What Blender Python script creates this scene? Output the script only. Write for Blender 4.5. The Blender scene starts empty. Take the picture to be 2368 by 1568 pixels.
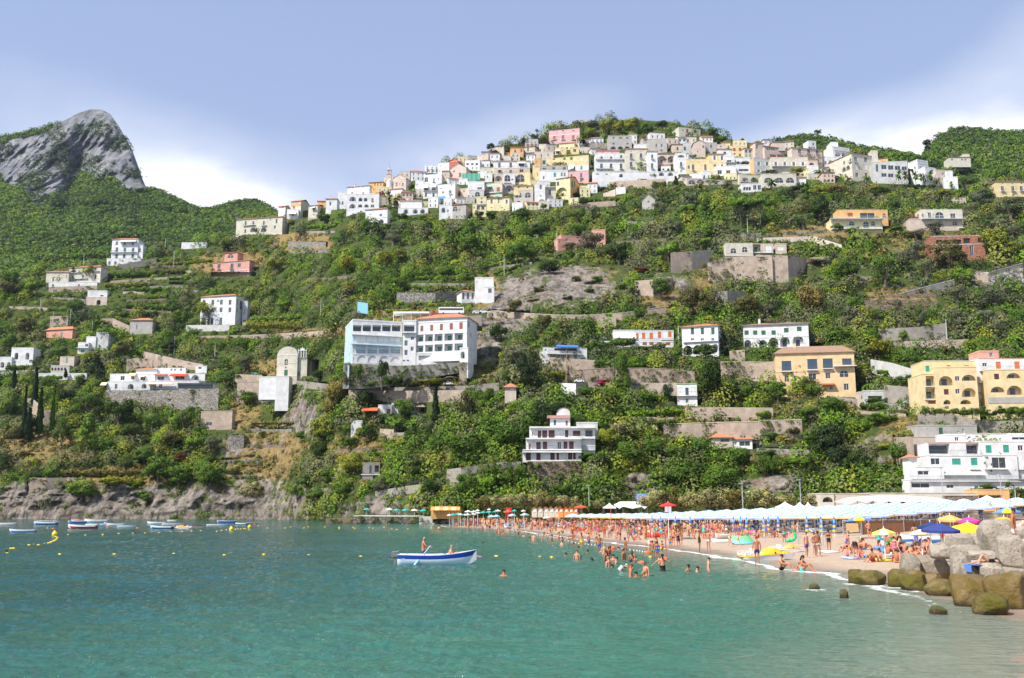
import bpy,bmesh,math,random
import numpy as np
from mathutils import Vector,Matrix
from mathutils.geometry import tessellate_polygon
random.seed(7);RNG=np.random.default_rng(11)
R=math.radians
scene=bpy.context.scene
COL=scene.collection
# ---------------------------------------------------------------- camera model
CAMZ=3.5;F=2300.0;CX,CY,HOR=1184.0,784.0,1176.0
TH=math.atan((HOR-CY)/F);CT,ST=math.cos(TH),math.sin(TH)
CROPS=dict(S=(0,0,1/1.6216),V=(0,0,1.0))
for k_,(x_,y_,w_,r_)in dict(A1=(1000,420,800,2368),A2=(1700,420,800,2368),A3=(2400,420,800,2368),A4=(3040,420,800,2368),
 B1=(0,800,1000,2368),B2=(900,800,1000,2240),B3=(1800,800,1100,2368),B4=(2840,700,1000,2368),
 C1=(0,1340,1000,2240),C2=(900,1380,1000,2368),C3=(1800,1350,1100,2368),C4=(2840,1200,1000,2240),
 D1=(1440,1960,600,2368),D2=(1640,1820,800,2368),D3=(2360,1820,800,2368),D4=(3040,1820,800,2368),D5=(0,1900,1000,2368),
 M1=(0,380,1100,2368)).items():
 CROPS[k_]=(x_/1.6216,y_/1.6216,(w_/r_)/1.6216)
def V(c,x,y):
 a,b,k=CROPS[c];return a+x*k,b+y*k
def ray(x,y):
 cx,cz=(x-CX)/F,-(y-CY)/F
 return cx,CT-cz*ST,ST+cz*CT
def P(x,y,Y):
 rx,ry,rz=ray(x,y);t=Y/ry
 return Vector((rx*t,Y,CAMZ+rz*t))
def Pn(x,y,Y):
 cx=(x-CX)/F;cz=-(y-CY)/F;ry=CT-cz*ST;rz=ST+cz*CT;t=Y/ry
 return cx*t,Y,CAMZ+rz*t
def proj(p):
 x,y,z=p[0],p[1],p[2]-CAMZ
 d=y*CT+z*ST;u=-y*ST+z*CT
 return CX+F*x/d,CY-F*u/d
 # ---------------------------------------------------------------- vectorised noise
def _h(ix,iy,iz):
 n=(ix.astype(np.int64)*374761393+iy.astype(np.int64)*668265263+iz.astype(np.int64)*2147483647*3)&0xffffffff
 n=((n^(n>>13))*1274126177)&0xffffffff
 n=((n^(n>>16))*2246822519)&0xffffffff
 return((n^(n>>15))&0xffffff)/float(0xffffff)*2-1
def vnoise(x,y,z=0.0):
 x=np.asarray(x,float);y=np.asarray(y,float);z=np.asarray(z,float)+0*x
 x0,y0,z0=np.floor(x),np.floor(y),np.floor(z)
 fx,fy,fz=x-x0,y-y0,z-z0
 fx=fx*fx*(3-2*fx);fy=fy*fy*(3-2*fy);fz=fz*fz*(3-2*fz)
 r=0
 for a in(0,1):
  for b in(0,1):
   for c in(0,1):
    r=r+_h(x0+a,y0+b,z0+c)*(fx if a else 1-fx)*(fy if b else 1-fy)*(fz if c else 1-fz)
 return r
def fbm(x,y,z=0.0,o=4):
 s=0;a=1.0;f=1.0;t=0
 for i in range(o):
  s=s+a*vnoise(np.asarray(x)*f+i*17.3,np.asarray(y)*f-i*9.1,np.asarray(z)*f+i*5.7);t+=a;a*=.5;f*=2.03
 return s/t
def ridged(x,y,z=0.0,o=4):
 s=0;a=1.0;f=1.0;t=0
 for i in range(o):
  s=s+a*(1-2*np.abs(vnoise(np.asarray(x)*f+i*31.3,np.asarray(y)*f-i*7.1,np.asarray(z)*f+i*3.3)));t+=a;a*=.55;f*=2.1
 return s/t
 # ---------------------------------------------------------------- materials
MATS={}
def nmat(name):
 m=bpy.data.materials.new(name);m.use_nodes=True
 nt=m.node_tree;b=nt.nodes['Principled BSDF'];return m,nt,b
def mixc(nt,fac,a,b,mode='MIX'):
 n=nt.nodes.new('ShaderNodeMix');n.data_type='RGBA';n.blend_type=mode
 for s,v in((n.inputs[0],fac),(n.inputs[6],a),(n.inputs[7],b)):
  if hasattr(v,'is_output')or hasattr(v,'links'):nt.links.new(v,s)
  else:s.default_value=v if not isinstance(v,tuple)else(v+(1,))[:4]
 return n.outputs[2]
def noise(nt,scale,detail=4,rough=.55,vec=None,dim=None):
 n=nt.nodes.new('ShaderNodeTexNoise');n.inputs['Scale'].default_value=scale
 n.inputs['Detail'].default_value=detail;n.inputs['Roughness'].default_value=rough
 if vec is not None:nt.links.new(vec,n.inputs['Vector'])
 return n.outputs['Fac']
def ramp(nt,fac,stops):
 n=nt.nodes.new('ShaderNodeValToRGB');e=n.color_ramp.elements
 while len(e)<len(stops):e.new(.5)
 for i,(p,c)in enumerate(stops):
  e[i].position=p;e[i].color=(c+(1,))[:4]if isinstance(c,tuple)else(c,c,c,1)
 nt.links.new(fac,n.inputs[0]);return n.outputs[0]
def geo_pos(nt):
 return nt.nodes.new('ShaderNodeNewGeometry').outputs['Position']
def scaled(nt,vec,s):
 n=nt.nodes.new('ShaderNodeMapping');n.inputs['Scale'].default_value=s
 nt.links.new(vec,n.inputs['Vector']);return n.outputs[0]
def bump(nt,b,h,strength,dist):
 n=nt.nodes.new('ShaderNodeBump');n.inputs['Strength'].default_value=strength;n.inputs['Distance'].default_value=dist
 nt.links.new(h,n.inputs['Height']);nt.links.new(n.outputs[0],b.inputs['Normal'])
def plaster(name,c,var=.16,scale=.5,rough=.85,stain=(.30,.27,.23),amt=.25):
 if name in MATS:return MATS[name]
 m,nt,b=nmat(name);pos=geo_pos(nt)
 n1=noise(nt,scale,5,.6,pos);dark=tuple(x*(1-var*2)for x in c)
 col=mixc(nt,ramp(nt,n1,[(.3,0.0),(.75,1.0)]),dark,c)
 st=noise(nt,1.1,6,.7,scaled(nt,pos,(1,1,.22)))
 col=mixc(nt,ramp(nt,st,[(.56,0.0),(.8,amt)]),col,stain)
 b.inputs['Roughness'].default_value=rough
 b.inputs['Specular IOR Level'].default_value=.2
 n3=noise(nt,3.5,5,.75,pos);col=mixc(nt,ramp(nt,n3,[(.55,0.0),(.72,.28 if var<.19 else.5)]),col,stain)
 if var>=.2:
  w=nt.nodes.new('ShaderNodeTexBrick');w.inputs['Scale'].default_value=1.0;w.inputs['Mortar Size'].default_value=.05;w.inputs['Row Height'].default_value=.55;w.inputs['Brick Width'].default_value=1.5
  mp=nt.nodes.new('ShaderNodeMapping');mp.inputs['Rotation'].default_value=(math.pi/2,0,0);nt.links.new(pos,mp.inputs[0]);nt.links.new(mp.outputs[0],w.inputs[0]);col=mixc(nt,.30,col,mixc(nt,w.outputs['Fac'],col,stain));n6=noise(nt,.13,5,.7,pos);col=mixc(nt,ramp(nt,n6,[(.45,0.0),(.62,.55)]),col,tuple(x*.5 for x in c))
 nt.links.new(col,b.inputs['Base Color']);bump(nt,b,n1,.3,.05);MATS[name]=m;return m
def plain(name,c,rough=.6,metal=0,spec=.4):
 if name in MATS:return MATS[name]
 m,nt,b=nmat(name);pos=nt.nodes.new('ShaderNodeTexCoord').outputs['Object']
 n1=noise(nt,3,3,.5,pos)
 nt.links.new(mixc(nt,n1,tuple(x*.85 for x in c),tuple(min(1,x*1.1)for x in c)),b.inputs['Base Color'])
 b.inputs['Roughness'].default_value=rough;b.inputs['Metallic'].default_value=metal
 b.inputs['Specular IOR Level'].default_value=spec;MATS[name]=m;return m
def objcol(name,rough=.7,var=.1,scale=6,trans=0):
 if name in MATS:return MATS[name]
 m,nt,b=nmat(name);oi=nt.nodes.new('ShaderNodeObjectInfo').outputs['Color']
 pos=nt.nodes.new('ShaderNodeTexCoord').outputs['Object']
 f=noise(nt,scale,3,.5,pos)
 dk=mixc(nt,1.0,oi,(1-var*2,)*3,'MULTIPLY')
 nt.links.new(mixc(nt,f,dk,oi),b.inputs['Base Color']);b.inputs['Roughness'].default_value=rough
 b.inputs['Specular IOR Level'].default_value=.25
 MATS[name]=m;return m
def stone(name,a,bcol,scale=1.2,bs=.4,brick=False):
 if name in MATS:return MATS[name]
 m,nt,b=nmat(name);pos=geo_pos(nt)
 v=nt.nodes.new('ShaderNodeTexVoronoi');v.inputs['Scale'].default_value=scale;nt.links.new(scaled(nt,pos,(1,1,1.6)),v.inputs['Vector'])
 n1=noise(nt,.22,6,.65,pos);n2=noise(nt,1.4,5,.7,scaled(nt,pos,(1,1,.3)))
 col=mixc(nt,ramp(nt,n1,[(.3,0.0),(.7,1.0)]),a,bcol)
 sv=nt.nodes.new('ShaderNodeSeparateXYZ');nt.links.new(v.outputs['Color'],sv.inputs[0]);col=mixc(nt,ramp(nt,sv.outputs[0],[(.2,.55),(.8,.0)]),col,tuple(x*.4 for x in a));col=mixc(nt,ramp(nt,v.outputs['Distance'],[(.35,0.0),(.6,.6)]),col,(.05,.045,.04))
 col=mixc(nt,ramp(nt,n2,[(.5,0.0),(.8,.6)]),col,tuple(x*.45 for x in a))
 if brick:col=mixc(nt,ramp(nt,v.outputs['Distance'],[(.0,0.0),(.5,.4)]),col,(.12,.1,.08))
 nt.links.new(col,b.inputs['Base Color']);b.inputs['Roughness'].default_value=.95;b.inputs['Specular IOR Level'].default_value=.1
 bump(nt,b,v.outputs['Distance'],bs,.2);MATS[name]=m;return m
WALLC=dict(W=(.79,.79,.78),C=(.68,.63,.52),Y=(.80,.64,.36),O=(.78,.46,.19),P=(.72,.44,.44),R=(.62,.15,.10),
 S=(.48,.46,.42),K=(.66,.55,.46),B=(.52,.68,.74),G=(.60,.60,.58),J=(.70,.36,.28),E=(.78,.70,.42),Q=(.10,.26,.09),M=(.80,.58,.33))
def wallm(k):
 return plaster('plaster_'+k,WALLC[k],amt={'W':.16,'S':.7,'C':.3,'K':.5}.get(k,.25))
def tile():
 if 'roof_tiles' in MATS:return MATS['roof_tiles']
 m,nt,b=nmat('roof_tiles');pos=geo_pos(nt)
 n1=noise(nt,.8,4,.6,pos)
 w=nt.nodes.new('ShaderNodeTexWave');w.inputs['Scale'].default_value=1.6;w.inputs['Distortion'].default_value=.6;nt.links.new(pos,w.inputs['Vector'])
 col=mixc(nt,n1,(.36,.13,.06),(.66,.27,.13));col=mixc(nt,ramp(nt,w.outputs[1],[(.2,.35),(.7,0.0)]),col,(.14,.07,.05))
 nt.links.new(col,b.inputs['Base Color']);b.inputs['Roughness'].default_value=.9;bump(nt,b,w.outputs[1],.5,.06)
 MATS['roof_tiles']=m;return m
def oldtile():
 if 'old_tiles' in MATS:return MATS['old_tiles']
 m,nt,b=nmat('old_tiles');pos=geo_pos(nt)
 n1=noise(nt,1.3,5,.7,pos)
 w=nt.nodes.new('ShaderNodeTexWave');w.inputs['Scale'].default_value=1.6;nt.links.new(pos,w.inputs['Vector'])
 col=mixc(nt,n1,(.20,.12,.08),(.46,.28,.18));col=mixc(nt,ramp(nt,w.outputs[1],[(.2,.4),(.7,0.0)]),col,(.1,.07,.05))
 nt.links.new(col,b.inputs['Base Color']);b.inputs['Roughness'].default_value=.9;bump(nt,b,w.outputs[1],.5,.06)
 MATS['old_tiles']=m;return m
GLASS=plain('window_glass',(.035,.045,.055),.12,0,.8);FRAME=plain('window_frame',(.72,.70,.66),.6)
SHUT={k:plain('shutter_'+k,c,.6)for k,c in dict(g=(.03,.12,.07),r=(.30,.09,.05),n=(.04,.075,.12),t=(.03,.30,.22),o=(.62,.16,.05),w=(.72,.72,.70),m=(.10,.03,.03),k=(.16,.14,.12)).items()}
RAIL=plain('railing_metal',(.16,.17,.18),.5,.5)
WHITEP=plain('white_paint',(.80,.80,.79),.5)
WOOD=plain('weathered_wood',(.30,.20,.12),.8)
CONC=plaster('concrete',(.38,.345,.30),.2,.7,.95,(.14,.13,.11),.6)
PINKC=plaster('pinkish_concrete',(.54,.43,.34),.2,.5,.95,(.17,.14,.12),.65)
STONEW=stone('dry_stone',(.33,.30,.26),(.50,.46,.41),1.8,.6)
BRICKW=stone('brown_stone',(.36,.25,.19),(.48,.37,.29),2.4,.6,True)
BRICKR=stone('raw_brick',(.55,.22,.13),(.62,.30,.20),2.4,.3)
WPLAST=wallm('W')
# ---------------------------------------------------------------- mesh builder
class MB:
 def __init__(s):s.v=[];s.f=[];s.m=[];s.mats=[]
 def mi(s,mat):
  if mat not in s.mats:s.mats.append(mat)
  return s.mats.index(mat)
 def face(s,pts,mat):
  i=len(s.v);s.v+=[tuple(p)for p in pts];s.f.append(tuple(range(i,i+len(pts))));s.m.append(s.mi(mat))
 def mesh(s,vs,fs,mat):
  i=len(s.v);s.v+=[tuple(p)for p in vs];k=s.mi(mat)
  for f in fs:s.f.append(tuple(a+i for a in f));s.m.append(k)
 def boxf(s,o,ux,uy,uz,mat):
  o,ux,uy,uz=Vector(o),Vector(ux),Vector(uy),Vector(uz)
  p=[o,o+ux,o+ux+uy,o+uy];p+=[q+uz for q in p]
  s.mesh(p,[(0,3,2,1),(4,5,6,7),(0,1,5,4),(1,2,6,5),(2,3,7,6),(3,0,4,7)],mat)
 def box(s,c,d,mat,rz=0):
  cz,sz=math.cos(rz),math.sin(rz)
  ux=Vector((cz*d[0],sz*d[0],0));uy=Vector((-sz*d[1],cz*d[1],0));uz=Vector((0,0,d[2]))
  s.boxf(Vector(c)-ux/2-uy/2-uz/2,ux,uy,uz,mat)
 def tube(s,a,b,r0,r1,mat,n=6,cap=True):
  a,b=Vector(a),Vector(b);d=(b-a)
  if d.length<1e-6:return
  d.normalize();x=d.orthogonal().normalized();y=d.cross(x);vs=[]
  for c,r in((a,r0),(b,r1)):
   for i in range(n):
    t=2*math.pi*i/n;vs.append(c+x*(r*math.cos(t))+y*(r*math.sin(t)))
  fs=[(i,(i+1)%n,n+(i+1)%n,n+i)for i in range(n)]
  if cap:fs+=[tuple(range(n-1,-1,-1)),tuple(range(n,2*n))]
  s.mesh(vs,fs,mat)
 def lathe(s,prof,mat,n=16,c=(0,0,0),mats=None,sx=1,sy=1):
  for j in range(len(prof)-1):
   (r0,z0),(r1,z1)=prof[j],prof[j+1];m=mats[j]if mats else mat;vs=[];
   for r,z in((r0,z0),(r1,z1)):
    for i in range(n):
     t=2*math.pi*i/n;vs.append((c[0]+r*sx*math.cos(t),c[1]+r*sy*math.sin(t),c[2]+z))
   s.mesh(vs,[(i,(i+1)%n,n+(i+1)%n,n+i)for i in range(n)],m)
 def ell(s,c,r,mat,n=8,k=6,zmin=-1):
  prof=[];
  for j in range(k+1):
   t=-math.pi/2+math.pi*j/k
   prof.append((max(1e-4,math.cos(t)),max(zmin,math.sin(t))))
  i0=len(s.v);s.lathe(prof,mat,n)
  for i in range(i0,len(s.v)):
   v=s.v[i];s.v[i]=(c[0]+v[0]*r[0],c[1]+v[1]*r[1],c[2]+v[2]*r[2])
 def build(s,name,parent=None,smooth=False,off=None,merge=False):
  me=bpy.data.meshes.new(name)
  vs=s.v if off is None else[(v[0]-off[0],v[1]-off[1],v[2]-off[2])for v in s.v]
  me.from_pydata(vs,[],s.f)
  for m in s.mats:me.materials.append(m)
  me.polygons.foreach_set('material_index',s.m)
  if merge:
   bm=bmesh.new();bm.from_mesh(me);bmesh.ops.remove_doubles(bm,verts=bm.verts,dist=1e-4);bm.to_mesh(me);bm.free()
  if smooth:me.polygons.foreach_set('use_smooth',[True]*len(me.polygons))
  me.update();return link(name,me,parent)
def link(name,me,parent=None,loc=None):
 o=bpy.data.objects.new(name,me);COL.objects.link(o)
 if parent is not None:o.parent=parent
 if loc is not None:o.location=loc
 return o
def tag(o,label=None,cat=None,group=None,kind=None):
 if label:o['label']=label
 if cat:o['category']=cat
 if group:o['group']=group
 if kind:o['kind']=kind
 return o
def thing(name,label,cat,loc=(0,0,0),group=None,rz=0):
 o=bpy.data.objects.new(name,None);COL.objects.link(o);o.location=loc;o.rotation_euler[2]=rz;o.empty_display_size=.3
 return tag(o,label,cat,group)
def copyt(root,loc,rz=0,sc=1,color=None,kids=None):
 r=root.copy();COL.objects.link(r);r.location=loc;r.rotation_euler=(0,0,rz)
 r.scale=(sc,sc,sc)if not isinstance(sc,tuple)else sc
 if color:r.color=color+(1,)
 for ch in(kids if kids is not None else root.children):
  c=ch.copy();COL.objects.link(c);c.parent=r
  if color:c.color=color+(1,)
 return r
def np_mesh(name,verts,faces,mat,attrs=None,smooth=True,uvless=True):
 me=bpy.data.meshes.new(name);verts=np.asarray(verts,np.float32);faces=np.asarray(faces,np.int32)
 nf,k=faces.shape
 me.vertices.add(len(verts));me.vertices.foreach_set('co',verts.ravel())
 me.loops.add(nf*k);me.loops.foreach_set('vertex_index',faces.ravel())
 me.polygons.add(nf);me.polygons.foreach_set('loop_start',np.arange(0,nf*k,k,dtype=np.int32))
 try:me.polygons.foreach_set('loop_total',np.full(nf,k,np.int32))
 except Exception:pass
 for m in(mat if isinstance(mat,list)else[mat]):me.materials.append(m)
 if smooth:me.polygons.foreach_set('use_smooth',np.ones(nf,bool))
 for an,av in(attrs or{}).items():
  av=np.asarray(av,np.float32);vec=av.ndim==2;a=me.attributes.new(an,'FLOAT_VECTOR' if vec else 'FLOAT','POINT');a.data.foreach_set('vector' if vec else 'value',av.ravel())
 me.update(calc_edges=True);me.validate();return me
def grid_faces(nr,nc):
 i=np.arange(nr*nc).reshape(nr,nc)
 return np.stack([i[:-1,:-1],i[:-1,1:],i[1:,1:],i[1:,:-1]],-1).reshape(-1,4)
 # ---------------------------------------------------------------- the hillside as a depth profile (distance from the viewpoint) per bearing
PROF=[(-200,[(1200,335),(1100,349),(1000,376),(900,412),(800,450),(700,495),(640,530),(560,575)]),
 (300,[(1200,335),(1100,349),(1000,374),(900,408),(800,445),(700,492),(640,528),(560,575)]),
 (600,[(1200,330),(1100,345),(1000,366),(900,395),(800,435),(700,482),(600,540),(545,580),(500,620)]),
 (850,[(1206,262),(1150,268),(1060,282),(950,296),(880,305),(740,352),(640,410),(540,480),(480,540),(430,580)]),
 (1100,[(1185,238),(1120,246),(1060,256),(950,278),(870,296),(740,340),(650,398),(500,500),(480,520),(370,600)]),
 (1300,[(1175,236),(1100,244),(1060,250),(950,268),(870,288),(740,335),(700,345),(600,415),(480,510),(400,570),(280,690)]),
 (1600,[(1170,236),(1100,246),(1000,262),(900,282),(830,300),(740,328),(640,372),(560,415),(480,475),(420,525),(340,592),(275,665)]),
 (1900,[(1165,228),(1100,238),(1000,256),(930,270),(850,288),(740,322),(640,368),(540,420),(450,485),(400,530),(330,610)]),
 (2150,[(1160,212),(1100,216),(1000,232),(930,250),(850,278),(740,318),(640,368),(540,420),(450,485),(400,535),(350,640)]),
 (2368,[(1160,206),(1100,210),(1000,224),(950,238),(850,270),(740,310),(640,358),(540,412),(450,480),(400,540),(380,600)]),
 (2600,[(1160,206),(1100,210),(1000,224),(950,238),(850,270),(740,310),(640,358),(540,412),(450,480),(400,540),(380,600)])]
PX=np.array([p[0]for p in PROF],float)
SKYL=[(-200,655),(0,642),(100,628),(150,620),(250,604),(330,588),(420,572),(500,556),(550,548),(620,520),(650,505),(700,488),(780,474),(870,446),(960,408),(1050,372),(1110,360),(1150,338),
 (1200,332),(1250,318),(1280,300),(1330,284),(1400,278),(1470,277),(1550,282),(1620,300),(1700,325),(1800,340),(1900,350),(1990,362),(2100,385),(2200,408),(2368,410),(2600,410)]
BASEL=[(-200,1200),(700,1200),(800,1205),(980,1204),(1100,1186),(1300,1175),(1600,1171),(1900,1166),(2150,1160),(2600,1160)]
sky_y=lambda x:np.interp(x,[p[0]for p in SKYL],[p[1]for p in SKYL])
base_y=lambda x:np.interp(x,[p[0]for p in BASEL],[p[1]for p in BASEL])
def Dt(x,y):
 x=np.asarray(x,float);y=np.asarray(y,float)
 cols=np.stack([np.interp(y,[q[0]for q in p[1]][::-1],[q[1]for q in p[1]][::-1])for p in PROF])
 j=np.clip(np.searchsorted(PX,x)-1,0,len(PX)-2);f=np.clip((x-PX[j])/(PX[j+1]-PX[j]),0,1);f=f*f*(3-2*f)
 if x.ndim==0:return float(cols[j]*(1-f)+cols[j+1]*f)
 k=np.arange(x.size).reshape(x.shape)
 c2=cols.reshape(len(PROF),-1);jj=j.ravel()
 return(c2[jj,k.ravel()]*(1-f.ravel())+c2[jj+1,k.ravel()]*f.ravel()).reshape(x.shape)
RECTS=[]
def keep(x0,x1,y0,y1,yfar,ynear=None,plat=True):RECTS.append((min(x0,x1),max(x0,x1),y0,y1,yfar,ynear or yfar,plat))
ROCK=[(150,1165,420,52,1.3),(560,1160,220,60,1.0),(700,960,60,60,.9),(620,1020,110,60,.45),(880,1180,120,40,.8),(1300,665,150,58,1.0),(1180,720,60,90,1.1),(1120,790,50,80,.9),
 (1540,660,80,40,.6),(1000,850,90,35,.7),(1480,1130,60,40,1.1),(1560,1080,120,70,.35),(1800,1125,140,30,1.0),(1750,1080,90,30,.4),(2040,1040,90,60,.6),(1240,590,30,60,.3),(2300,650,90,30,.9),
 (1010,1140,70,40,.45),(540,1030,60,60,.6),(1980,640,60,20,.5),(830,1000,60,30,.3),(560,1180,70,40,.9)]
DRY=[(120,1040,170,50,.8),(300,1100,140,25,1.0),(620,1050,110,70,.9),(560,960,60,60,.6),(830,1040,120,50,.6),(1010,1060,60,30,.8),(950,740,120,30,.9),(700,560,80,25,1.0),(1560,700,120,40,.6),(1900,540,120,20,1.0),
 (2100,560,200,50,.5),(1130,680,60,60,.6),(1350,640,120,40,.5),(1000,880,80,40,.5),(1640,650,60,60,.6),(2080,690,90,30,1.0),(1640,970,120,20,.9),(1500,1030,80,50,.5),(1900,950,120,20,.7),(1800,1070,150,40,.45),
 (560,600,60,20,1.0),(500,610,80,30,.7),(760,770,150,14,.8),(640,850,100,30,.7),(2080,1000,70,50,.6),(1250,900,60,60,.3),(1290,850,60,50,.5),(1120,850,60,60,.5)]
def mask(zs,x,y):
 m=0
 for cx,cy,rx,ry,s in zs:m=np.maximum(m,s*np.exp(-(((x-cx)/rx)**2+((y-cy)/ry)**2)**1.5))
 return m
 # ---------------------------------------------------------------- beach plan
WLP=[(1043,1217),(1120,1220),(1199,1224),(1251,1231),(1334,1241),(1407,1250),(1490,1258),(1580,1268),(1699,1284),(1768,1295),(1830,1310),(1890,1316),(1968,1320),(2150,1370),(2290,1400),(2368,1452)]
WL=[(-14,240),(-14,215)]+[tuple(P(x,y,CAMZ*F/(y-HOR)*1.0).xy)for x,y in WLP]+[(10.5,22),(10,5),(9,-30)]
WLx=np.array([p[0]for p in WL]);WLy=np.array([p[1]for p in WL])
def shore(x,y):
 x=np.asarray(x,float);y=np.asarray(y,float);best=np.full(x.shape,1e9)
 for i in range(len(WL)-1):
  ax,ay=WL[i];bx,by=WL[i+1];dx,dy=bx-ax,by-ay;L=dx*dx+dy*dy
  t=np.clip(((x-ax)*dx+(y-ay)*dy)/L,0,1);best=np.minimum(best,np.hypot(x-ax-t*dx,y-ay-t*dy))
 xs=np.interp(-y,-WLy,WLx)if WLy[0]>WLy[-1]else np.interp(y,WLy,WLx)
 return np.where(x>xs,best,-best)
def sandz(x,y):
 d=shore(x,y);dd=np.maximum(d,0)
 z=np.where(d<0,d*.07,np.where(dd<28,dd*.014,.39+(dd-28)*.046))
 z=np.minimum(z,3.0)
 return np.maximum(z,-3.0)
def on_sand(x,y,it=30):
 Y=max(20.0,CAMZ*F/max(6,y-HOR))
 for i in range(it):
  p=P(x,y,Y);z=max(0.0,float(sandz(np.array([p.x]),np.array([p.y]))[0]))
  Yn=(CAMZ-z)*F/max(4,(y-HOR));Y=Y*.5+Yn*.5
 p=P(x,y,Y);return Vector((p.x,p.y,max(0.0,float(sandz(np.array([p.x]),np.array([p.y]))[0]))))
def on_sea(x,y):
 return P(x,y,CAMZ*F/(y-HOR)).xy.to_3d()
 # ---------------------------------------------------------------- land materials
def land_material():
 m,nt,b=nmat('hillside');pos=geo_pos(nt)
 def att(n):
  a=nt.nodes.new('ShaderNodeAttribute');a.attribute_name=n;return a.outputs['Fac']
 n1=noise(nt,.06,8,.65,pos);n2=noise(nt,.9,6,.7,pos);n3=noise(nt,.3,8,.75,scaled(nt,pos,(1,.4,.45)))
 green=mixc(nt,ramp(nt,n1,[(.35,0.0),(.65,1.0)]),(.030,.050,.013),(.085,.105,.026));green=mixc(nt,ramp(nt,n2,[(.4,0.0),(.7,1.0)]),green,(.06,.085,.02))
 dry=mixc(nt,ramp(nt,n2,[(.35,0.0),(.65,1.0)]),(.12,.10,.035),(.34,.23,.10))
 rock=mixc(nt,ramp(nt,n3,[(.34,0.0),(.66,1.0)]),(.065,.056,.047),(.35,.305,.26));rock=mixc(nt,ramp(nt,n2,[(.55,0.0),(.75,.8)]),rock,(.50,.45,.39));rock=mixc(nt,ramp(nt,noise(nt,.55,6,.7,scaled(nt,pos,(1,.3,.35))),[(.36,.85),(.50,0.0)]),rock,(.035,.033,.03))
 rock=mixc(nt,ramp(nt,noise(nt,.12,4,.6,pos),[(.55,0.0),(.75,.7)]),rock,(.26,.16,.09))
 def mm(a,k):
  s=nt.nodes.new('ShaderNodeMath');s.operation='ADD';nt.links.new(a,s.inputs[0])
  q=nt.nodes.new('ShaderNodeMath');q.operation='MULTIPLY_ADD';nt.links.new(n3,q.inputs[0]);q.inputs[1].default_value=k;q.inputs[2].default_value=-k/2
  nt.links.new(q.outputs[0],s.inputs[1]);return s.outputs[0]
 c=mixc(nt,ramp(nt,mm(att('dry'),1.2),[(.35,0.0),(.55,1.0)]),green,dry)
 c=mixc(nt,ramp(nt,mm(att('rock'),1.4),[(.38,0.0),(.55,1.0)]),c,rock)
 nt.links.new(c,b.inputs['Base Color']);b.inputs['Roughness'].default_value=.95;b.inputs['Specular IOR Level'].default_value=.1
 bump(nt,b,n3,1.0,1.6);return m
LANDM=land_material()
def sand_material():
 m,nt,b=nmat('beach_sand');pos=geo_pos(nt)
 a=nt.nodes.new('ShaderNodeAttribute');a.attribute_name='shore'
 n1=noise(nt,.5,6,.6,pos);n2=noise(nt,6,5,.7,pos)
 dry=mixc(nt,n1,(.40,.30,.215),(.50,.385,.285));dry=mixc(nt,ramp(nt,n2,[(.38,.6),(.55,0.0)]),dry,(.22,.155,.11))
 wet=mixc(nt,n1,(.22,.16,.12),(.27,.205,.155))
 c=mixc(nt,ramp(nt,a.outputs['Fac'],[(.02,0.0),(.12,1.0)]),wet,dry)
 nt.links.new(c,b.inputs['Base Color']);nt.links.new(ramp(nt,a.outputs['Fac'],[(.02,.35),(.1,.95)]),b.inputs['Roughness'])
 b.inputs['Specular IOR Level'].default_value=.25
 v=nt.nodes.new('ShaderNodeTexNoise');v.inputs['Scale'].default_value=2.2;v.inputs['Detail'].default_value=5;nt.links.new(pos,v.inputs['Vector'])
 bump(nt,b,v.outputs['Fac'],.8,.12);return m
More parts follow.
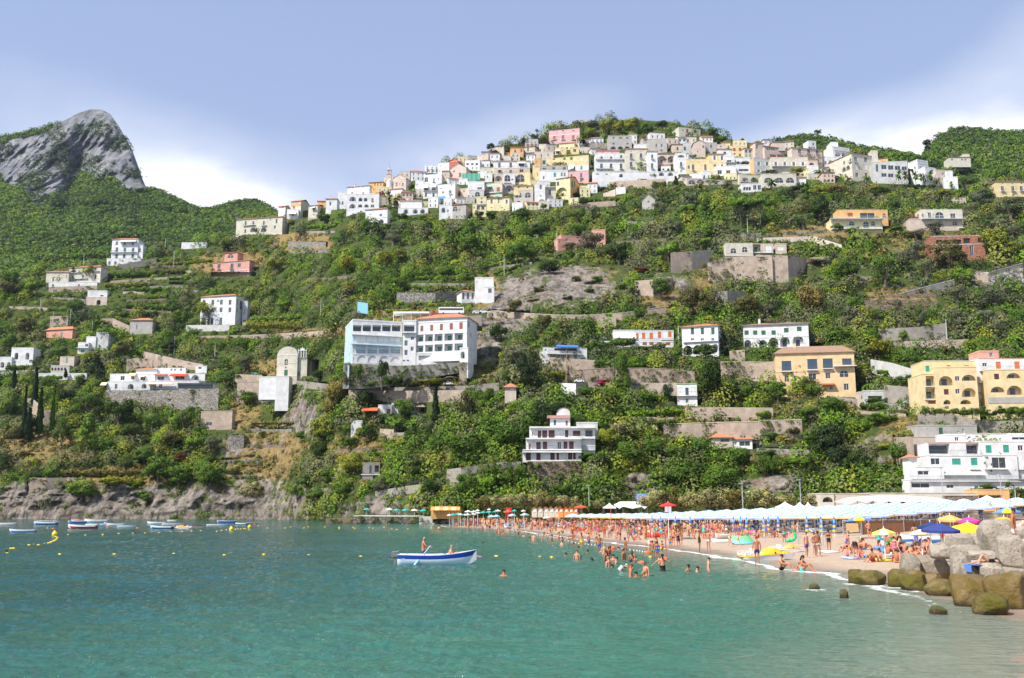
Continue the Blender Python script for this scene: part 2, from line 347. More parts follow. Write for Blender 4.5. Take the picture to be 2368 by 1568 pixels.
def sea_material():
 m,nt,b=nmat('sea_water');pos=geo_pos(nt)
 a=nt.nodes.new('ShaderNodeAttribute');a.attribute_name='shore'
 n1=noise(nt,.035,5,.6,scaled(nt,pos,(1,2.2,1)));n2=noise(nt,.22,4,.6,scaled(nt,pos,(1,2.6,1)))
 deep=mixc(nt,ramp(nt,n1,[(.35,0.0),(.65,1.0)]),(.004,.054,.054),(.009,.088,.108))
 deep=mixc(nt,ramp(nt,n2,[(.45,0.0),(.62,.75)]),deep,(.022,.070,.034));deep=mixc(nt,ramp(nt,noise(nt,.9,5,.65,scaled(nt,pos,(1,2.6,1))),[(.52,0.0),(.68,.55)]),deep,(.05,.075,.04))
 mid=mixc(nt,n2,(.020,.115,.090),(.055,.165,.112));shallow=mixc(nt,n2,(.17,.20,.15),(.235,.235,.18))
 c=mixc(nt,ramp(nt,a.outputs['Fac'],[(.10,0.0),(.32,1.0)]),mid,deep)
 c=mixc(nt,ramp(nt,a.outputs['Fac'],[(.0,0.0),(.07,1.0)]),shallow,c)
 fo=nt.nodes.new('ShaderNodeAttribute');fo.attribute_name='foam'
 fn=noise(nt,2.2,6,.75,pos)
 s=nt.nodes.new('ShaderNodeMath');s.operation='MULTIPLY_ADD';nt.links.new(fn,s.inputs[0]);s.inputs[1].default_value=1.2;s.inputs[2].default_value=-.6
 s2=nt.nodes.new('ShaderNodeMath');s2.operation='ADD';nt.links.new(s.outputs[0],s2.inputs[0]);nt.links.new(fo.outputs['Fac'],s2.inputs[1])
 ff=ramp(nt,s2.outputs[0],[(.42,0.0),(.58,1.0)])
 c=mixc(nt,ff,c,(.80,.82,.80))
 nt.links.new(c,b.inputs['Base Color']);b.inputs['IOR'].default_value=1.33;b.inputs['Specular IOR Level'].default_value=.42
 nt.links.new(mixc(nt,ff,(.07,.07,.07),(.8,.8,.8)),b.inputs['Roughness'])
 h=nt.nodes.new('ShaderNodeTexNoise');h.inputs['Scale'].default_value=1.5;h.inputs['Detail'].default_value=6;h.inputs['Roughness'].default_value=.65
 nt.links.new(scaled(nt,pos,(.8,1.5,1)),h.inputs['Vector']);bump(nt,b,h.outputs['Fac'],1.0,.25);return m
def build_land():
 nc,nr=720,300
 xs=np.linspace(-190,2560,nc);t=np.linspace(0,1,nr)
 X,T=np.meshgrid(xs,t);BY=base_y(X);SY=sky_y(X);Yp=BY+(SY-BY)*T
 D=Dt(X,Yp)
 for(x0,x1,y0,y1,yf,yn,plat)in RECTS:
  if plat:
   m=(X>x0-2)&(X<x1+2)&(Yp>y0+2)&(Yp<y1-1);D=np.where(m,np.maximum(D,yf+1.2),D)
 rk=mask(ROCK,X,Yp);rk=rk*(.8+.5*fbm(X*.05,Yp*.07,8.0,3));dr=mask(DRY,X,Yp)
 px,py,pz=Pn(X,Yp,D)
 ledge=(fbm(px*.03,pz*.16,3.0,3))*3.0+fbm(px*.08,py*.08,pz*.08,4)*1.6
 crag=(ridged(px*.07,py*.07,pz*.10,5))*6.5*np.clip(rk,0,1)
 crag+=ridged(px*.3,pz*.3,py*.2,3)*1.2*np.clip(rk,0,1)
 edge=np.clip(T*14,0.12,1)*np.clip((1-T)*18,0,1)
 inr=np.zeros_like(D,bool)
 for(x0,x1,y0,y1,yf,yn,plat)in RECTS:inr|=(X>x0-6)&(X<x1+6)&(Yp>y0-3)&(Yp<y1+7)
 amp=np.where(inr,.08,1.0)
 D2=D+(ledge-crag)*amp*edge
 px,py,pz=Pn(X,Yp,D2)
 V_=np.stack([px,py,pz],-1)
 lo=V_[0].copy();lo[:,2]=-3.0
 rows=[lo[None]]+[V_];rr=[rk];
 last=V_[-1];back=[]
 for k,(dy,dz)in enumerate([(14,-1),(40,-8),(120,-45),(260,-120)]):
  q=last.copy();s=(last[:,1]+dy)/last[:,1];q[:,0]*=s;q[:,1]+=dy;q[:,2]+=dz;back.append(q[None])
 A=np.concatenate(rows+back,0);n=A.shape[0]
 pad=lambda a:np.concatenate([a[:1],a]+[a[-1:]]*4,0)
 me=np_mesh('hillside',A.reshape(-1,3),grid_faces(n,nc),LANDM,dict(rock=pad(rk).ravel(),dry=pad(dr).ravel()))
 tag(link('hillside',me),kind='structure')
 MS=[(-260,330),(0,318),(40,310),(90,298),(120,288),(150,278),(180,262),(207,253),(235,253),(255,264),(275,292),(290,318),(305,345),(318,380),(330,415),(337,430),(352,436),(372,442),(400,455),(425,468),(450,480),(485,484),(500,480),(540,468),(565,463),(600,466),(640,490),(700,508),(760,540)]
 nc,nr=460,260;xs=np.linspace(-250,740,nc);X,T=np.meshgrid(xs,np.linspace(0,1,nr));SY=np.interp(X,[p[0]for p in MS],[p[1]for p in MS]);Yp=690+(SY-690)*T
 D=np.interp(Yp,[250,330,420,480,560,690],[1330,1270,1180,1060,900,640])+np.clip((X-300)/200,0,1.5)*70
 face=1/(1+np.exp((Yp-(398+70*np.exp(-((X-95)/62)**2)+45*np.clip((X-220)/110,0,1)+10*np.sin(X*.09)))/6.0))*1/(1+np.exp((X-345)/4.0))
 px,py,pz=Pn(X,Yp,D);g=ridged(px*.006+2,py*.006,pz*.006,5);g2=fbm(px*.02,py*.02,pz*.02,4);g3=ridged(px*.034,pz*.011,1.0,5)+.6*ridged(px*.09,pz*.03,2.0,3)
 e=np.clip((1-T)*14,0,1)*np.clip(T*6,0,1)
 fold=np.exp(-((X-175-(Yp-400)*-.25)/26)**2)*np.clip((Yp-300)/90,0,1)*np.clip((560-Yp)/120,0,1)*60
 D=D-(g*(38-20*face)+g2*16)*e-g3*19*face*e+fold*e
 px,py,pz=Pn(X,Yp,D);rk=face*(.95+.25*ridged(px*.012,pz*.01,py*.012,4)-.25*np.clip((X-230)/100,0,1)*0)
 rk=rk*np.where(Yp<SY+12+10*fbm(X*.04,Yp*.02),np.clip((X-110)/40,0,1),1)
 rk=np.maximum(rk,.5*np.exp(-(((X-560-(Yp-520)*.7)/14)**2+((Yp-510)/40)**2)));rk=np.maximum(rk,.6*np.exp(-(((X-318)/14)**2+((Yp-500)/8)**2)))
 A=np.stack([px,py,pz],-1);q=A[-1].copy();q[:,0]*=1.06;q[:,1]+=90;q[:,2]-=25;q2=q.copy();q2[:,1]+=400;q2[:,2]-=350
 A=np.concatenate([A,q[None],q2[None]],0);p2=lambda a:np.concatenate([a,a[-1:],a[-1:]],0)
 me=np_mesh('mountain',A.reshape(-1,3),grid_faces(nr+2,nc),mountain_material(),dict(rock=p2(rk).ravel(),dry=p2(rk*0).ravel()))
 tag(link('mountain',me),kind='structure')
 global MOUNT;MOUNT=(A[:nr],rk,X,Yp,T)
 RS=[(1640,345),(1720,345),(1790,328),(1830,318),(1880,315),(1930,325),(1990,343),(2050,350),(2100,360),(2138,366),(2146,345),(2158,330),(2175,314),(2200,299),(2222,297),(2260,300),(2300,304),(2368,307),(2600,300)]
 nc,nr=360,120;xs=np.linspace(1640,2590,nc);X,T=np.meshgrid(xs,np.linspace(0,1,nr));SY=np.interp(X,[p[0]for p in RS],[p[1]for p in RS]);Yp=470+(SY-470)*T
 D=np.interp(Yp,[296,366,470],[960,780,610])+np.clip((2140-X)/60,0,1)*-40
 px,py,pz=Pn(X,Yp,D);e=np.clip((1-T)*10,0,1)*np.clip(T*6,0,1);D=D-(ridged(px*.01,py*.01,pz*.01,4)*18+fbm(px*.03,py*.03,pz*.03,3)*8)*e
 px,py,pz=Pn(X,Yp,D);A=np.stack([px,py,pz],-1);q=A[-1].copy();q[:,1]+=60;q[:,2]-=10;q2=q.copy();q2[:,1]+=300;q2[:,2]-=250
 A=np.concatenate([A,q[None],q2[None]],0)
 me=np_mesh('wooded_ridge',A.reshape(-1,3),grid_faces(nr+2,nc),MATS['mountain'],dict(rock=np.zeros((nr+2)*nc),dry=np.zeros((nr+2)*nc)))
 tag(link('wooded_ridge',me),kind='structure')
 global RIDGE;RIDGE=(A[:nr],X,Yp,T)
 ys=np.concatenate([np.linspace(8,70,90),np.linspace(71,260,150)]);xs=np.concatenate([np.linspace(-90,0,30),np.linspace(1,60,130),np.linspace(61,190,70)])
 X,Y=np.meshgrid(xs,ys);Z=sandz(X,Y);sh=shore(X,Y)
 Z=Z+np.where(sh>.8,fbm(X*.5,Y*.5)*.06+fbm(X*1.6,Y*1.6)*.04,0)*np.clip(sh/3,0,1)
 me=np_mesh('beach_sand',np.stack([X,Y,Z],-1).reshape(-1,3),grid_faces(len(ys),len(xs)),sand_material(),dict(shore=np.clip(sh/30,0,1).ravel()))
 tag(link('beach_sand',me),kind='structure')
 nr,nc=900,620;v=np.concatenate([np.geomspace(9,150,700),np.geomspace(151,900,nr-700)]);u=np.linspace(-.75,.62,nc)
 U,Vv=np.meshgrid(u,v);X=U*Vv;Y=Vv
 am=np.clip(1-(Vv-60)/260,.25,1)
 sh=shore(X,Y);calm=np.clip(-sh/14,.12,1)
 Z=(fbm(X*.22+.12*Y,Y*.42,1.0,3)*.15+ridged(X*.55,Y*1.1,4.0,3)*.085+fbm(X*1.3,Y*2.6,9.0,3)*.07+ridged(X*2.6,Y*4.6,3.0,2)*.035)*am*calm
 foam=np.exp(-((sh+1.0+fbm(X*.35,Y*.35)*.9)/.55)**2)*.62+np.exp(-((sh+3.2+fbm(X*.2+7,Y*.2)*1.4)/.5)**2)*.34
 for i_ in range(1):
  for fx,fy,fr in ROCKFOAM:foam=np.maximum(foam,.62*np.exp(-((X-fx)**2+(Y-fy)**2)/fr**2))
 foam=foam*np.clip((Y-22)/26,.25,1);foam=np.where(Y>210,0,foam)
 me=np_mesh('sea',np.stack([X,Y,Z],-1).reshape(-1,3),grid_faces(nr,nc),sea_material(),dict(shore=np.clip(-sh/100,0,1).ravel(),foam=foam.ravel()))
 tag(link('sea',me),kind='structure')
ROCKFOAM=[]
def mountain_material():
 if 'mountain' in MATS:return MATS['mountain']
 m,nt,b=nmat('mountain');pos=geo_pos(nt)
 a=nt.nodes.new('ShaderNodeAttribute');a.attribute_name='rock'
 n1=noise(nt,.011,6,.6,pos);n2=noise(nt,.07,8,.75,pos);n3=noise(nt,.035,8,.8,scaled(nt,pos,(1,.3,.4)))
 green=mixc(nt,ramp(nt,n1,[(.35,0.0),(.65,1.0)]),(.030,.060,.018),(.065,.100,.026));green=mixc(nt,ramp(nt,n2,[(.4,0.0),(.65,.8)]),green,(.045,.085,.022))
 rock=mixc(nt,ramp(nt,n3,[(.3,0.0),(.7,1.0)]),(.075,.082,.105),(.30,.298,.305));rock=mixc(nt,ramp(nt,n2,[(.52,0.0),(.60,.8)]),rock,(.05,.065,.03));rock=mixc(nt,ramp(nt,noise(nt,.06,7,.75,scaled(nt,pos,(1,.2,.3))),[(.38,.9),(.5,0.0)]),rock,(.08,.085,.095))
 s=nt.nodes.new('ShaderNodeMath');s.operation='MULTIPLY_ADD';nt.links.new(n2,s.inputs[0]);s.inputs[1].default_value=.7;nt.links.new(a.outputs['Fac'],s.inputs[2])
 c=mixc(nt,ramp(nt,s.outputs[0],[(.72,0.0),(.84,1.0)]),green,rock)
 nt.links.new(c,b.inputs['Base Color']);b.inputs['Roughness'].default_value=.95;b.inputs['Specular IOR Level'].default_value=.05
 bump(nt,b,n3,1.0,4.0);MATS['mountain']=m;return m
 # ---------------------------------------------------------------- buildings
SOFT=set()
LAND=[]
def hit(O,n,x,y):
 r=Vector(ray(x,y));c=Vector((0,0,CAMZ));t=(O-c).dot(n)/r.dot(n);return c+r*t
def solve_col(C,d,x,y):
 rx,ry,_=ray(x,y);den=d.x*ry-d.y*rx
 return(C.y*rx-C.x*ry)/den if abs(den)>1e-6 else 5.0
def arch_poly(u0,u1,v0,v1,n=8):
 r=(u1-u0)/2;vs=max(v0+.05,v1-r);h=v1-vs;pts=[(u0,v0),(u1,v0),(u1,vs)]
 for i in range(1,n):t=math.pi*i/n;pts.append(((u0+u1)/2+r*math.cos(t),vs+h*math.sin(t)))
 return pts+[(u0,vs)]
def facade(mb,root,org,O,ud,nd,W,H,base,wins,crop,wmat,top=None):
 """wall with real openings; wins = [(kind, x, y, w, h)] in crop pixels"""
 up=Vector((0,0,1));holes=[];todo=[]
 pt=lambda u,v,k=0.0:O+ud*u+up*v+nd*k
 for w in wins:
  kind,wx,wy,ww,wh=w[:5]
  x0,y0=V(crop,wx-ww/2,wy-wh/2);x1,y1=V(crop,wx+ww/2,wy+wh/2)
  a=hit(O,nd,x0,y1);c=hit(O,nd,x1,y0);u0,u1=sorted(((a-O).dot(ud),(c-O).dot(ud)));v0,v1=a.z-O.z,c.z-O.z
  mn=.12;u0,u1,v1=max(u0,mn),min(u1,W-mn),min(v1,H-.1)
  v0=max(v0,.08-base*0)
  if u1-u0<.2 or v1-v0<.2:continue
  if any(not(u1+.03<q[0]or u0-.03>q[1]or v1+.03<q[2]or v0-.03>q[3])for q in holes):continue
  holes.append((u0,u1,v0,v1));todo.append((kind,u0,u1,v0,v1))
 loops=[arch_poly(t[1],t[2],t[3],t[4])if t[0]in 'aA' else[(t[1],t[3]),(t[2],t[3]),(t[2],t[4]),(t[1],t[4])]for t in todo]
 us=sorted({0,W}|{t[1]for t in todo}|{t[2]for t in todo});vs=sorted({-base,H}|{t[3]for t in todo}|{t[4]for t in todo})
 for va,vb in zip(vs[:-1],vs[1:]):
  run=None
  for ua,ub in list(zip(us[:-1],us[1:]))+[(W,W)]:
   full=ua<W and not any(t[1]<(ua+ub)/2<t[2]and t[3]<(va+vb)/2<t[4]for t in todo)
   if full and run is None:run=ua
   if not full and run is not None:mb.face([pt(run,va),pt(ua,va),pt(ua,vb),pt(run,vb)],wmat);run=None
 if top:mb.face([pt(0,H),pt(W,H),pt(*top)],wmat)
 for t,lp in zip(todo,loops):
  if t[0]in 'aA':
   arc=lp[2:];cu=(t[1]+t[2])/2;rt=[p for p in arc if p[0]>=cu-1e-6];lf=[p for p in arc if p[0]<=cu+1e-6]
   for a_,b_ in zip(rt[:-1],rt[1:]):mb.face([pt(t[2],t[4]),pt(*b_),pt(*a_)],wmat)
   for a_,b_ in zip(lf[:-1],lf[1:]):mb.face([pt(t[1],t[4]),pt(*b_),pt(*a_)],wmat)
 for(kind,u0,u1,v0,v1),loop in zip(todo,loops):
  deep=1.3 if kind in 'AHL' else.22;n=len(loop)
  if kind in 'L':deep=1.2
  mb.mesh([pt(*p)for p in loop]+[pt(p[0],p[1],-deep)for p in loop],[(i,(i+1)%n,n+(i+1)%n,n+i)for i in range(n)],wmat)
  w_,h_=u1-u0,v1-v0;q=MB()
  if kind in 'AHL':
   mb.face([pt(p[0],p[1],-deep)for p in loop],wmat)
   if kind!='H':
    dw=min(w_*.5,1.2);dh=min(h_*.72,2.2);c=(u0+u1)/2
    q.boxf(pt(c-dw/2,v0+.03,-deep+.02),ud*dw,nd*.06,up*dh,GLASS if kind=='A' else SHUT['g']);q.build('door',root,off=org)
   else:
    q.boxf(pt(u0+.1,v0+.05,-deep+.05),ud*(w_-.2),nd*.04,up*(h_*.8),GLASS);q.build('window',root,off=org)
   if kind=='L' or(kind=='A' and v0>2.2):
    railing(root,org,pt,u0,u1,v0,ud,nd,up,out=-.04)
  elif kind=='a':
   q.face([pt(p[0],p[1],-.16)for p in loop],GLASS)
   q.boxf(pt((u0+u1)/2-.05,v0,-.15),ud*.1,nd*.05,up*(h_*.98),FRAME);q.boxf(pt(u0+.02,v0+h_*.5,-.15),ud*(w_-.04),nd*.045,up*.1,FRAME)
   q.build('window',root,off=org)
  elif kind in 'grntowmk':
   m=SHUT[kind]
   q.boxf(pt(u0+.02,v0+.02,-.14),ud*(w_/2-.04),nd*.07,up*(h_-.04),m);q.boxf(pt(u0+w_/2+.02,v0+.02,-.14),ud*(w_/2-.04),nd*.07,up*(h_-.04),m)
   q.boxf(pt(u0+.01,v0+.01,-.2),ud*(w_-.02),nd*.04,up*(h_-.02),SHUT['k']);q.build('shuttered_window',root,off=org)
  else:
   q.face([pt(*p,-.16)for p in loop],GLASS);f=.07
   for(a,b,c,d)in((u0,v0,w_,f),(u0,v1-f,w_,f),(u0,v0+f,f,h_-2*f),(u1-f,v0+f,f,h_-2*f),((u0+u1)/2-f/2,v0+f,f,h_-2*f)):
    q.boxf(pt(a,b,-.155),ud*c,nd*.06,up*d,FRAME)
   q.build('window',root,off=org)
   if kind=='b':
    b=MB();b.boxf(pt(u0-.35,v0-.16,.004),ud*(w_+.7),nd*.8,up*.14,WPLAST);b.build('balcony',root,off=org)
    railing(root,org,pt,u0-.33,u1+.33,v0-.02,ud,nd,up,out=.76)
   elif kind=='s':
    for s in(u0-w_*.5,u1+.02):
     b=MB();b.boxf(pt(s,v0,.01),ud*(w_*.48),nd*.05,up*h_,SHUT['w']);b.build('shutter',root,off=org)
def railing(root,org,pt,u0,u1,v,ud,nd,up,out=0.0,m=None):
 q=MB();L=u1-u0;m=m or RAIL
 q.boxf(pt(u0,v+.95,out-.04),ud*L,nd*.05,up*.05,m);q.boxf(pt(u0,v+.1,out-.035),ud*L,nd*.04,up*.04,m)
 n=max(2,int(L/.28))
 for i in range(n+1):q.boxf(pt(u0+(L-.03)*i/n,v+.141,out-.03),ud*.03,nd*.03,up*.808,m)
 q.build('railing',root,off=org)
def mass(root,org,m,first=None):
 g=m.get;crop=g('c');x0,x1,yt,yb=g('r');s=g('s');base=g('base',3.0)
 xa,ya=V(crop,x0,yb);xb,_=V(crop,x1,yb);_,yT=V(crop,x0,yt)
 Y=g('Y')or(first+g('dy',0)if first is not None else Dt((xa+xb)/2,min(ya,base_y((xa+xb)/2)-1))-.6)
 a=R(g('a',24 if s is not None else 0)*(.6 if s is not None else 1));ybase=ya
 if s is not None and s<x0:
  C=P(xa,ya,Y);d=Vector((math.cos(a),math.sin(a),0));e=Vector((-math.sin(a),math.cos(a),0))
  W=solve_col(C,d,xb,ya);O=C;dep=solve_col(C,e,V(crop,s,yb)[0],ya)
 elif s is not None:
  C=P(xb,ya,Y);d=Vector((math.cos(a),-math.sin(a),0));e=Vector((math.sin(a),math.cos(a),0))
  W=-solve_col(C,d,xa,ya);O=C-d*W;dep=solve_col(C,e,V(crop,s,yb)[0],ya)
 else:
  O=P(xa,ya,Y);d=Vector((math.cos(a),-math.sin(a),0));e=Vector((math.sin(a),math.cos(a),0));W=solve_col(O,d,xb,ya);dep=g('dep',8.0);C=O
 if not(1<dep<26):dep=min(20,max(4,abs(dep)))
 if g('dep')and s is None:dep=g('dep')
 O=Vector((O.x,O.y,C.z))
 H=P(V(crop,x1 if s is not None and s>x1 else x0,yb)[0],yT,C.y).z-C.z;base+=2.0 if s is not None and base>2 else 0
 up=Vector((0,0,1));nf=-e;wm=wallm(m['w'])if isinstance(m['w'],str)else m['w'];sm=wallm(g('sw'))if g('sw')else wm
 mb=MB();roof=g('roof','f');ap=None
 rh=g('rh',min(3.0,W*.16+.6)if roof in 'tT' else min(2.5,max(.9,W*.2))if roof=='G' else 1.4)
 if roof=='G':ap=(W/2,H+rh)
 wl=lambda rows:[(r[0],x,r[1]+(r[5]*(x-r[4][0])if len(r)>5 else 0),r[2],r[3])for r in rows for x in r[4]]
 facade(mb,root,org,O,d,nf,W,H,base,wl(g('wins',[])),crop,wm,ap)
 R1=O+d*W
 sidetop=(dep/2,H+rh)if roof=='g' else None
 facade(mb,root,org,R1,e,d,dep,H,base,wl(g('sw_',[]))if not(s is not None and s<x0)else[],crop,sm,sidetop)
 L0=O+e*dep
 if s is not None and s<x0 and g('sw_'):facade(mb,root,org,L0,-e,-d,dep,H,base,wl(g('sw_')),crop,sm,sidetop)
 else:facade(mb,root,org,L0,-e,-d,dep,H,base,[],crop,sm,sidetop)
 B=O+e*dep;mb.face([B-up*base,B+up*H]+([B+d*(W/2)+up*(H+rh)]if ap else[])+[B+d*W+up*H,B+d*W-up*base],wm)
 tp=lambda u,w,z:O+d*u+e*w+up*(H+z)
 rm={'t':tile,'T':oldtile,'g':tile,'G':tile}.get(roof,lambda:wm)()
 if g('rm'):rm=g('rm')
 if roof in 'tT' or roof=='g':rh=max(rh,min(dep,12)*.21)
 if roof=='f':
  mb.face([tp(0,0,-.02),tp(W,0,-.02),tp(W,dep,-.02),tp(0,dep,-.02)],wm)
  p=g('par',.35);q=MB();k=.16
  for o_,u_,w_ in((tp(-.06,-.06,.002),d*(W+.12),e*k),(tp(-.06,dep-k+.06,.002),d*(W+.12),e*k),(tp(-.06,k-.06,.002),d*k,e*(dep-2*k+.12)),(tp(W-k+.06,k-.06,.002),d*k,e*(dep-2*k+.12))):q.boxf(o_,u_,w_,up*p,wm)
  q.build('parapet',root,off=org)
 else:
  q=MB();ov=.45
  if roof in 'tT':
   i=min(W,dep)*.42;z0=-.02;e4=[tp(-ov,-ov,z0),tp(W+ov,-ov,z0),tp(W+ov,dep+ov,z0),tp(-ov,dep+ov,z0)];t4=[p+up*.16 for p in e4]
   rr=[tp(min(i,W*.45),dep/2,rh),tp(W-min(i,W*.45),dep/2,rh)]
   q.mesh(e4+t4,[(3,2,1,0)],wm);q.mesh(e4+t4,[(0,1,5,4),(1,2,6,5),(2,3,7,6),(3,0,4,7)],rm);q.face([t4[0],t4[1],rr[1],rr[0]],rm);q.face([t4[1],t4[2],rr[1]],rm);q.face([t4[2],t4[3],rr[0],rr[1]],rm);q.face([t4[3],t4[0],rr[0]],rm)
  elif roof=='g':
   k=rh/(dep/2)*ov;A=[tp(-.2,-ov,-k),tp(W+.2,-ov,-k),tp(W+.2,dep/2,rh),tp(-.2,dep/2,rh),tp(W+.2,dep+ov,-k),tp(-.2,dep+ov,-k)];Bt=[p+up*.14 for p in A];A=[p+up*.004 for p in A]
   q.mesh(A+Bt,[(6,7,8,9),(9,8,10,11),(0,1,7,6),(0,3,9,6),(3,5,11,9),(1,2,8,7),(2,4,10,8),(3,2,1,0),(5,4,2,3),(4,5,11,10)],rm)
  elif roof=='G':
   k=rh/(W/2)*ov;A=[tp(-ov,-.25,-k),tp(W/2,-.25,rh),tp(W+ov,-.25,-k),tp(-ov,dep,-k),tp(W/2,dep,rh),tp(W+ov,dep,-k)];Bt=[p+up*.16 for p in A];A=[p+up*.004 for p in A]
   q.mesh(A+Bt,[(6,7,10,9),(7,8,11,10),(0,1,7,6),(1,2,8,7),(0,6,9,3),(2,5,11,8),(0,3,4,1),(1,4,5,2)],rm)
  elif roof=='v':
   n=10
   for j in range(n):
    t0,t1=math.pi*j/n,math.pi*(j+1)/n;f=lambda t,w:tp(W/2-math.cos(t)*W/2,w,math.sin(t)*rh)
    q.face([f(t0,-.15),f(t1,-.15),f(t1,dep),f(t0,dep)],rm);q.face([f(t0,0),f(t1,0),tp(W/2,0,0)],wm)
  ro=q.build('roof',root,off=org)
  if g('chim'):
   c=MB();c.boxf(tp(W*.25,dep*.4,0),d*.7,e*.7,up*(rh+1.0),wm);c.boxf(tp(W*.25-.1,dep*.4-.1,rh+1.0),d*.9,e*.9,up*.15,rm);cc=c.build('chimney',ro,off=org)
 mb.build('wall',root,off=org)
 pt=lambda u,v,k=0.0:O+d*u+up*v+nf*k
 for by in g('bal',[]):
  _,yy=V(crop,x0,by[0]);u0=(hit(O,nf,*V(crop,by[1],by[0]))-O).dot(d);u1=(hit(O,nf,*V(crop,by[2],by[0]))-O).dot(d);v=hit(O,nf,V(crop,by[1],0)[0],yy).z-O.z;k=by[3]if len(by)>3 else 1.0
  b=MB();b.boxf(pt(u0,v-.2,.004),d*(u1-u0),nf*k,up*.2,WPLAST);b.build('balcony',root,off=org)
  if len(by)<5 or by[4]!='n':railing(root,org,pt,u0+.03,u1-.03,v,d,nf,up,out=k-.04,m=(MATS.get('glassrail')if len(by)>4 else None))
 for aw in g('awn',[]):
  A_=hit(O,nf,*V(crop,aw[0],aw[2]));B_=hit(O,nf,*V(crop,aw[1],aw[2]));u0,u1,v1=(A_-O).dot(d),(B_-O).dot(d),A_.z-O.z;v0=hit(O,nf,*V(crop,aw[0],aw[3])).z-O.z;k=aw[5]if len(aw)>5 else 1.6
  b=MB();mt=plain('awning_'+''.join('%02x'%int(c*255)for c in aw[4]),aw[4],.8)
  p=[pt(u0,v1,.02),pt(u1,v1,.02),pt(u1,v0+.25,k),pt(u0,v0+.25,k)];p+=[q_-up*.05 for q_ in p]
  b.mesh(p,[(3,2,1,0),(4,5,6,7),(0,1,5,4),(1,2,6,5),(3,7,6,2),(0,4,7,3)],mt);b.face([pt(u0,v0+.2,k),pt(u1,v0+.2,k),pt(u1,v0,k),pt(u0,v0,k)],mt);b.build('awning',root,off=org)
 xr=x1 if s is not None and s>x1 else x0
 for bd in g('band',[]):
  v=hit(O,nf,*V(crop,xr,bd[0])).z-O.z;v2=min(H+.02,hit(O,nf,*V(crop,xr,bd[0]-bd[1])).z-O.z)
  if v2<v+.05:v2=v+.12
  b=MB();b.boxf(pt(-.04,v,.004),d*(W+.08),nf*.07,up*(v2-v),wallm(bd[2]));b.build('string_course',root,off=org)
 if g('cren'):
  n=max(3,int(W/1.1))
  for(o_,dd,L)in((tp(-.06,-.06,.36),d,W),(tp(-.06,dep-.1,.36),d,W),(tp(-.06,.2,.36),e,dep),(tp(W-.1,.2,.36),e,dep)):
   n=max(2,int(L/1.15));
   for i in range(n):b=MB();b.boxf(o_+dd*(i*L/n),dd*(L/n*.55),(e if dd is d else d)*.16,up*.6,wm);b.build('merlon',root,off=org)
 xs=[V(crop,x0,yb)[0],V(crop,x1,yb)[0]]+([V(crop,s,yb)[0]]if s is not None else[])
 keep(min(xs),max(xs),yT,ya,max(O.y,R1.y),min(O.y,R1.y));LAND.append(((min(xs)+max(xs))/2,(yT+ya)/2,min(xs),max(xs),yT,ya))
 return Y,O,d,e,W,H,dep
def bld(label,cat,name,*ms,group=None,lm=None):
 m0=ms[0];x,y=V(m0['c'],(m0['r'][0]+m0['r'][1])/2,m0['r'][3])
 Y0=m0.get('Y')or Dt(x,min(y,base_y(x)-1))-.6
 org=P(x,y,Y0);root=thing(name,label,cat,org,group);first=None;k0=len(LAND);out=[]
 for m in ms:
  if 'c' not in m:m['c']=m0['c']
  o=mass(root,org,m,first);out.append(o)
  if first is None:first=o[0]
 xs=LAND[k0:];del LAND[k0:]
 if lm:LAND.append((sum(q[0]for q in xs)/len(xs),sum(q[1]for q in xs)/len(xs),min(q[2]for q in xs),max(q[3]for q in xs),min(q[4]for q in xs),max(q[5]for q in xs),lm))
 return root,org,out
def m(c,r,w='W',**k):return dict(c=c,r=r,w=w,**k)
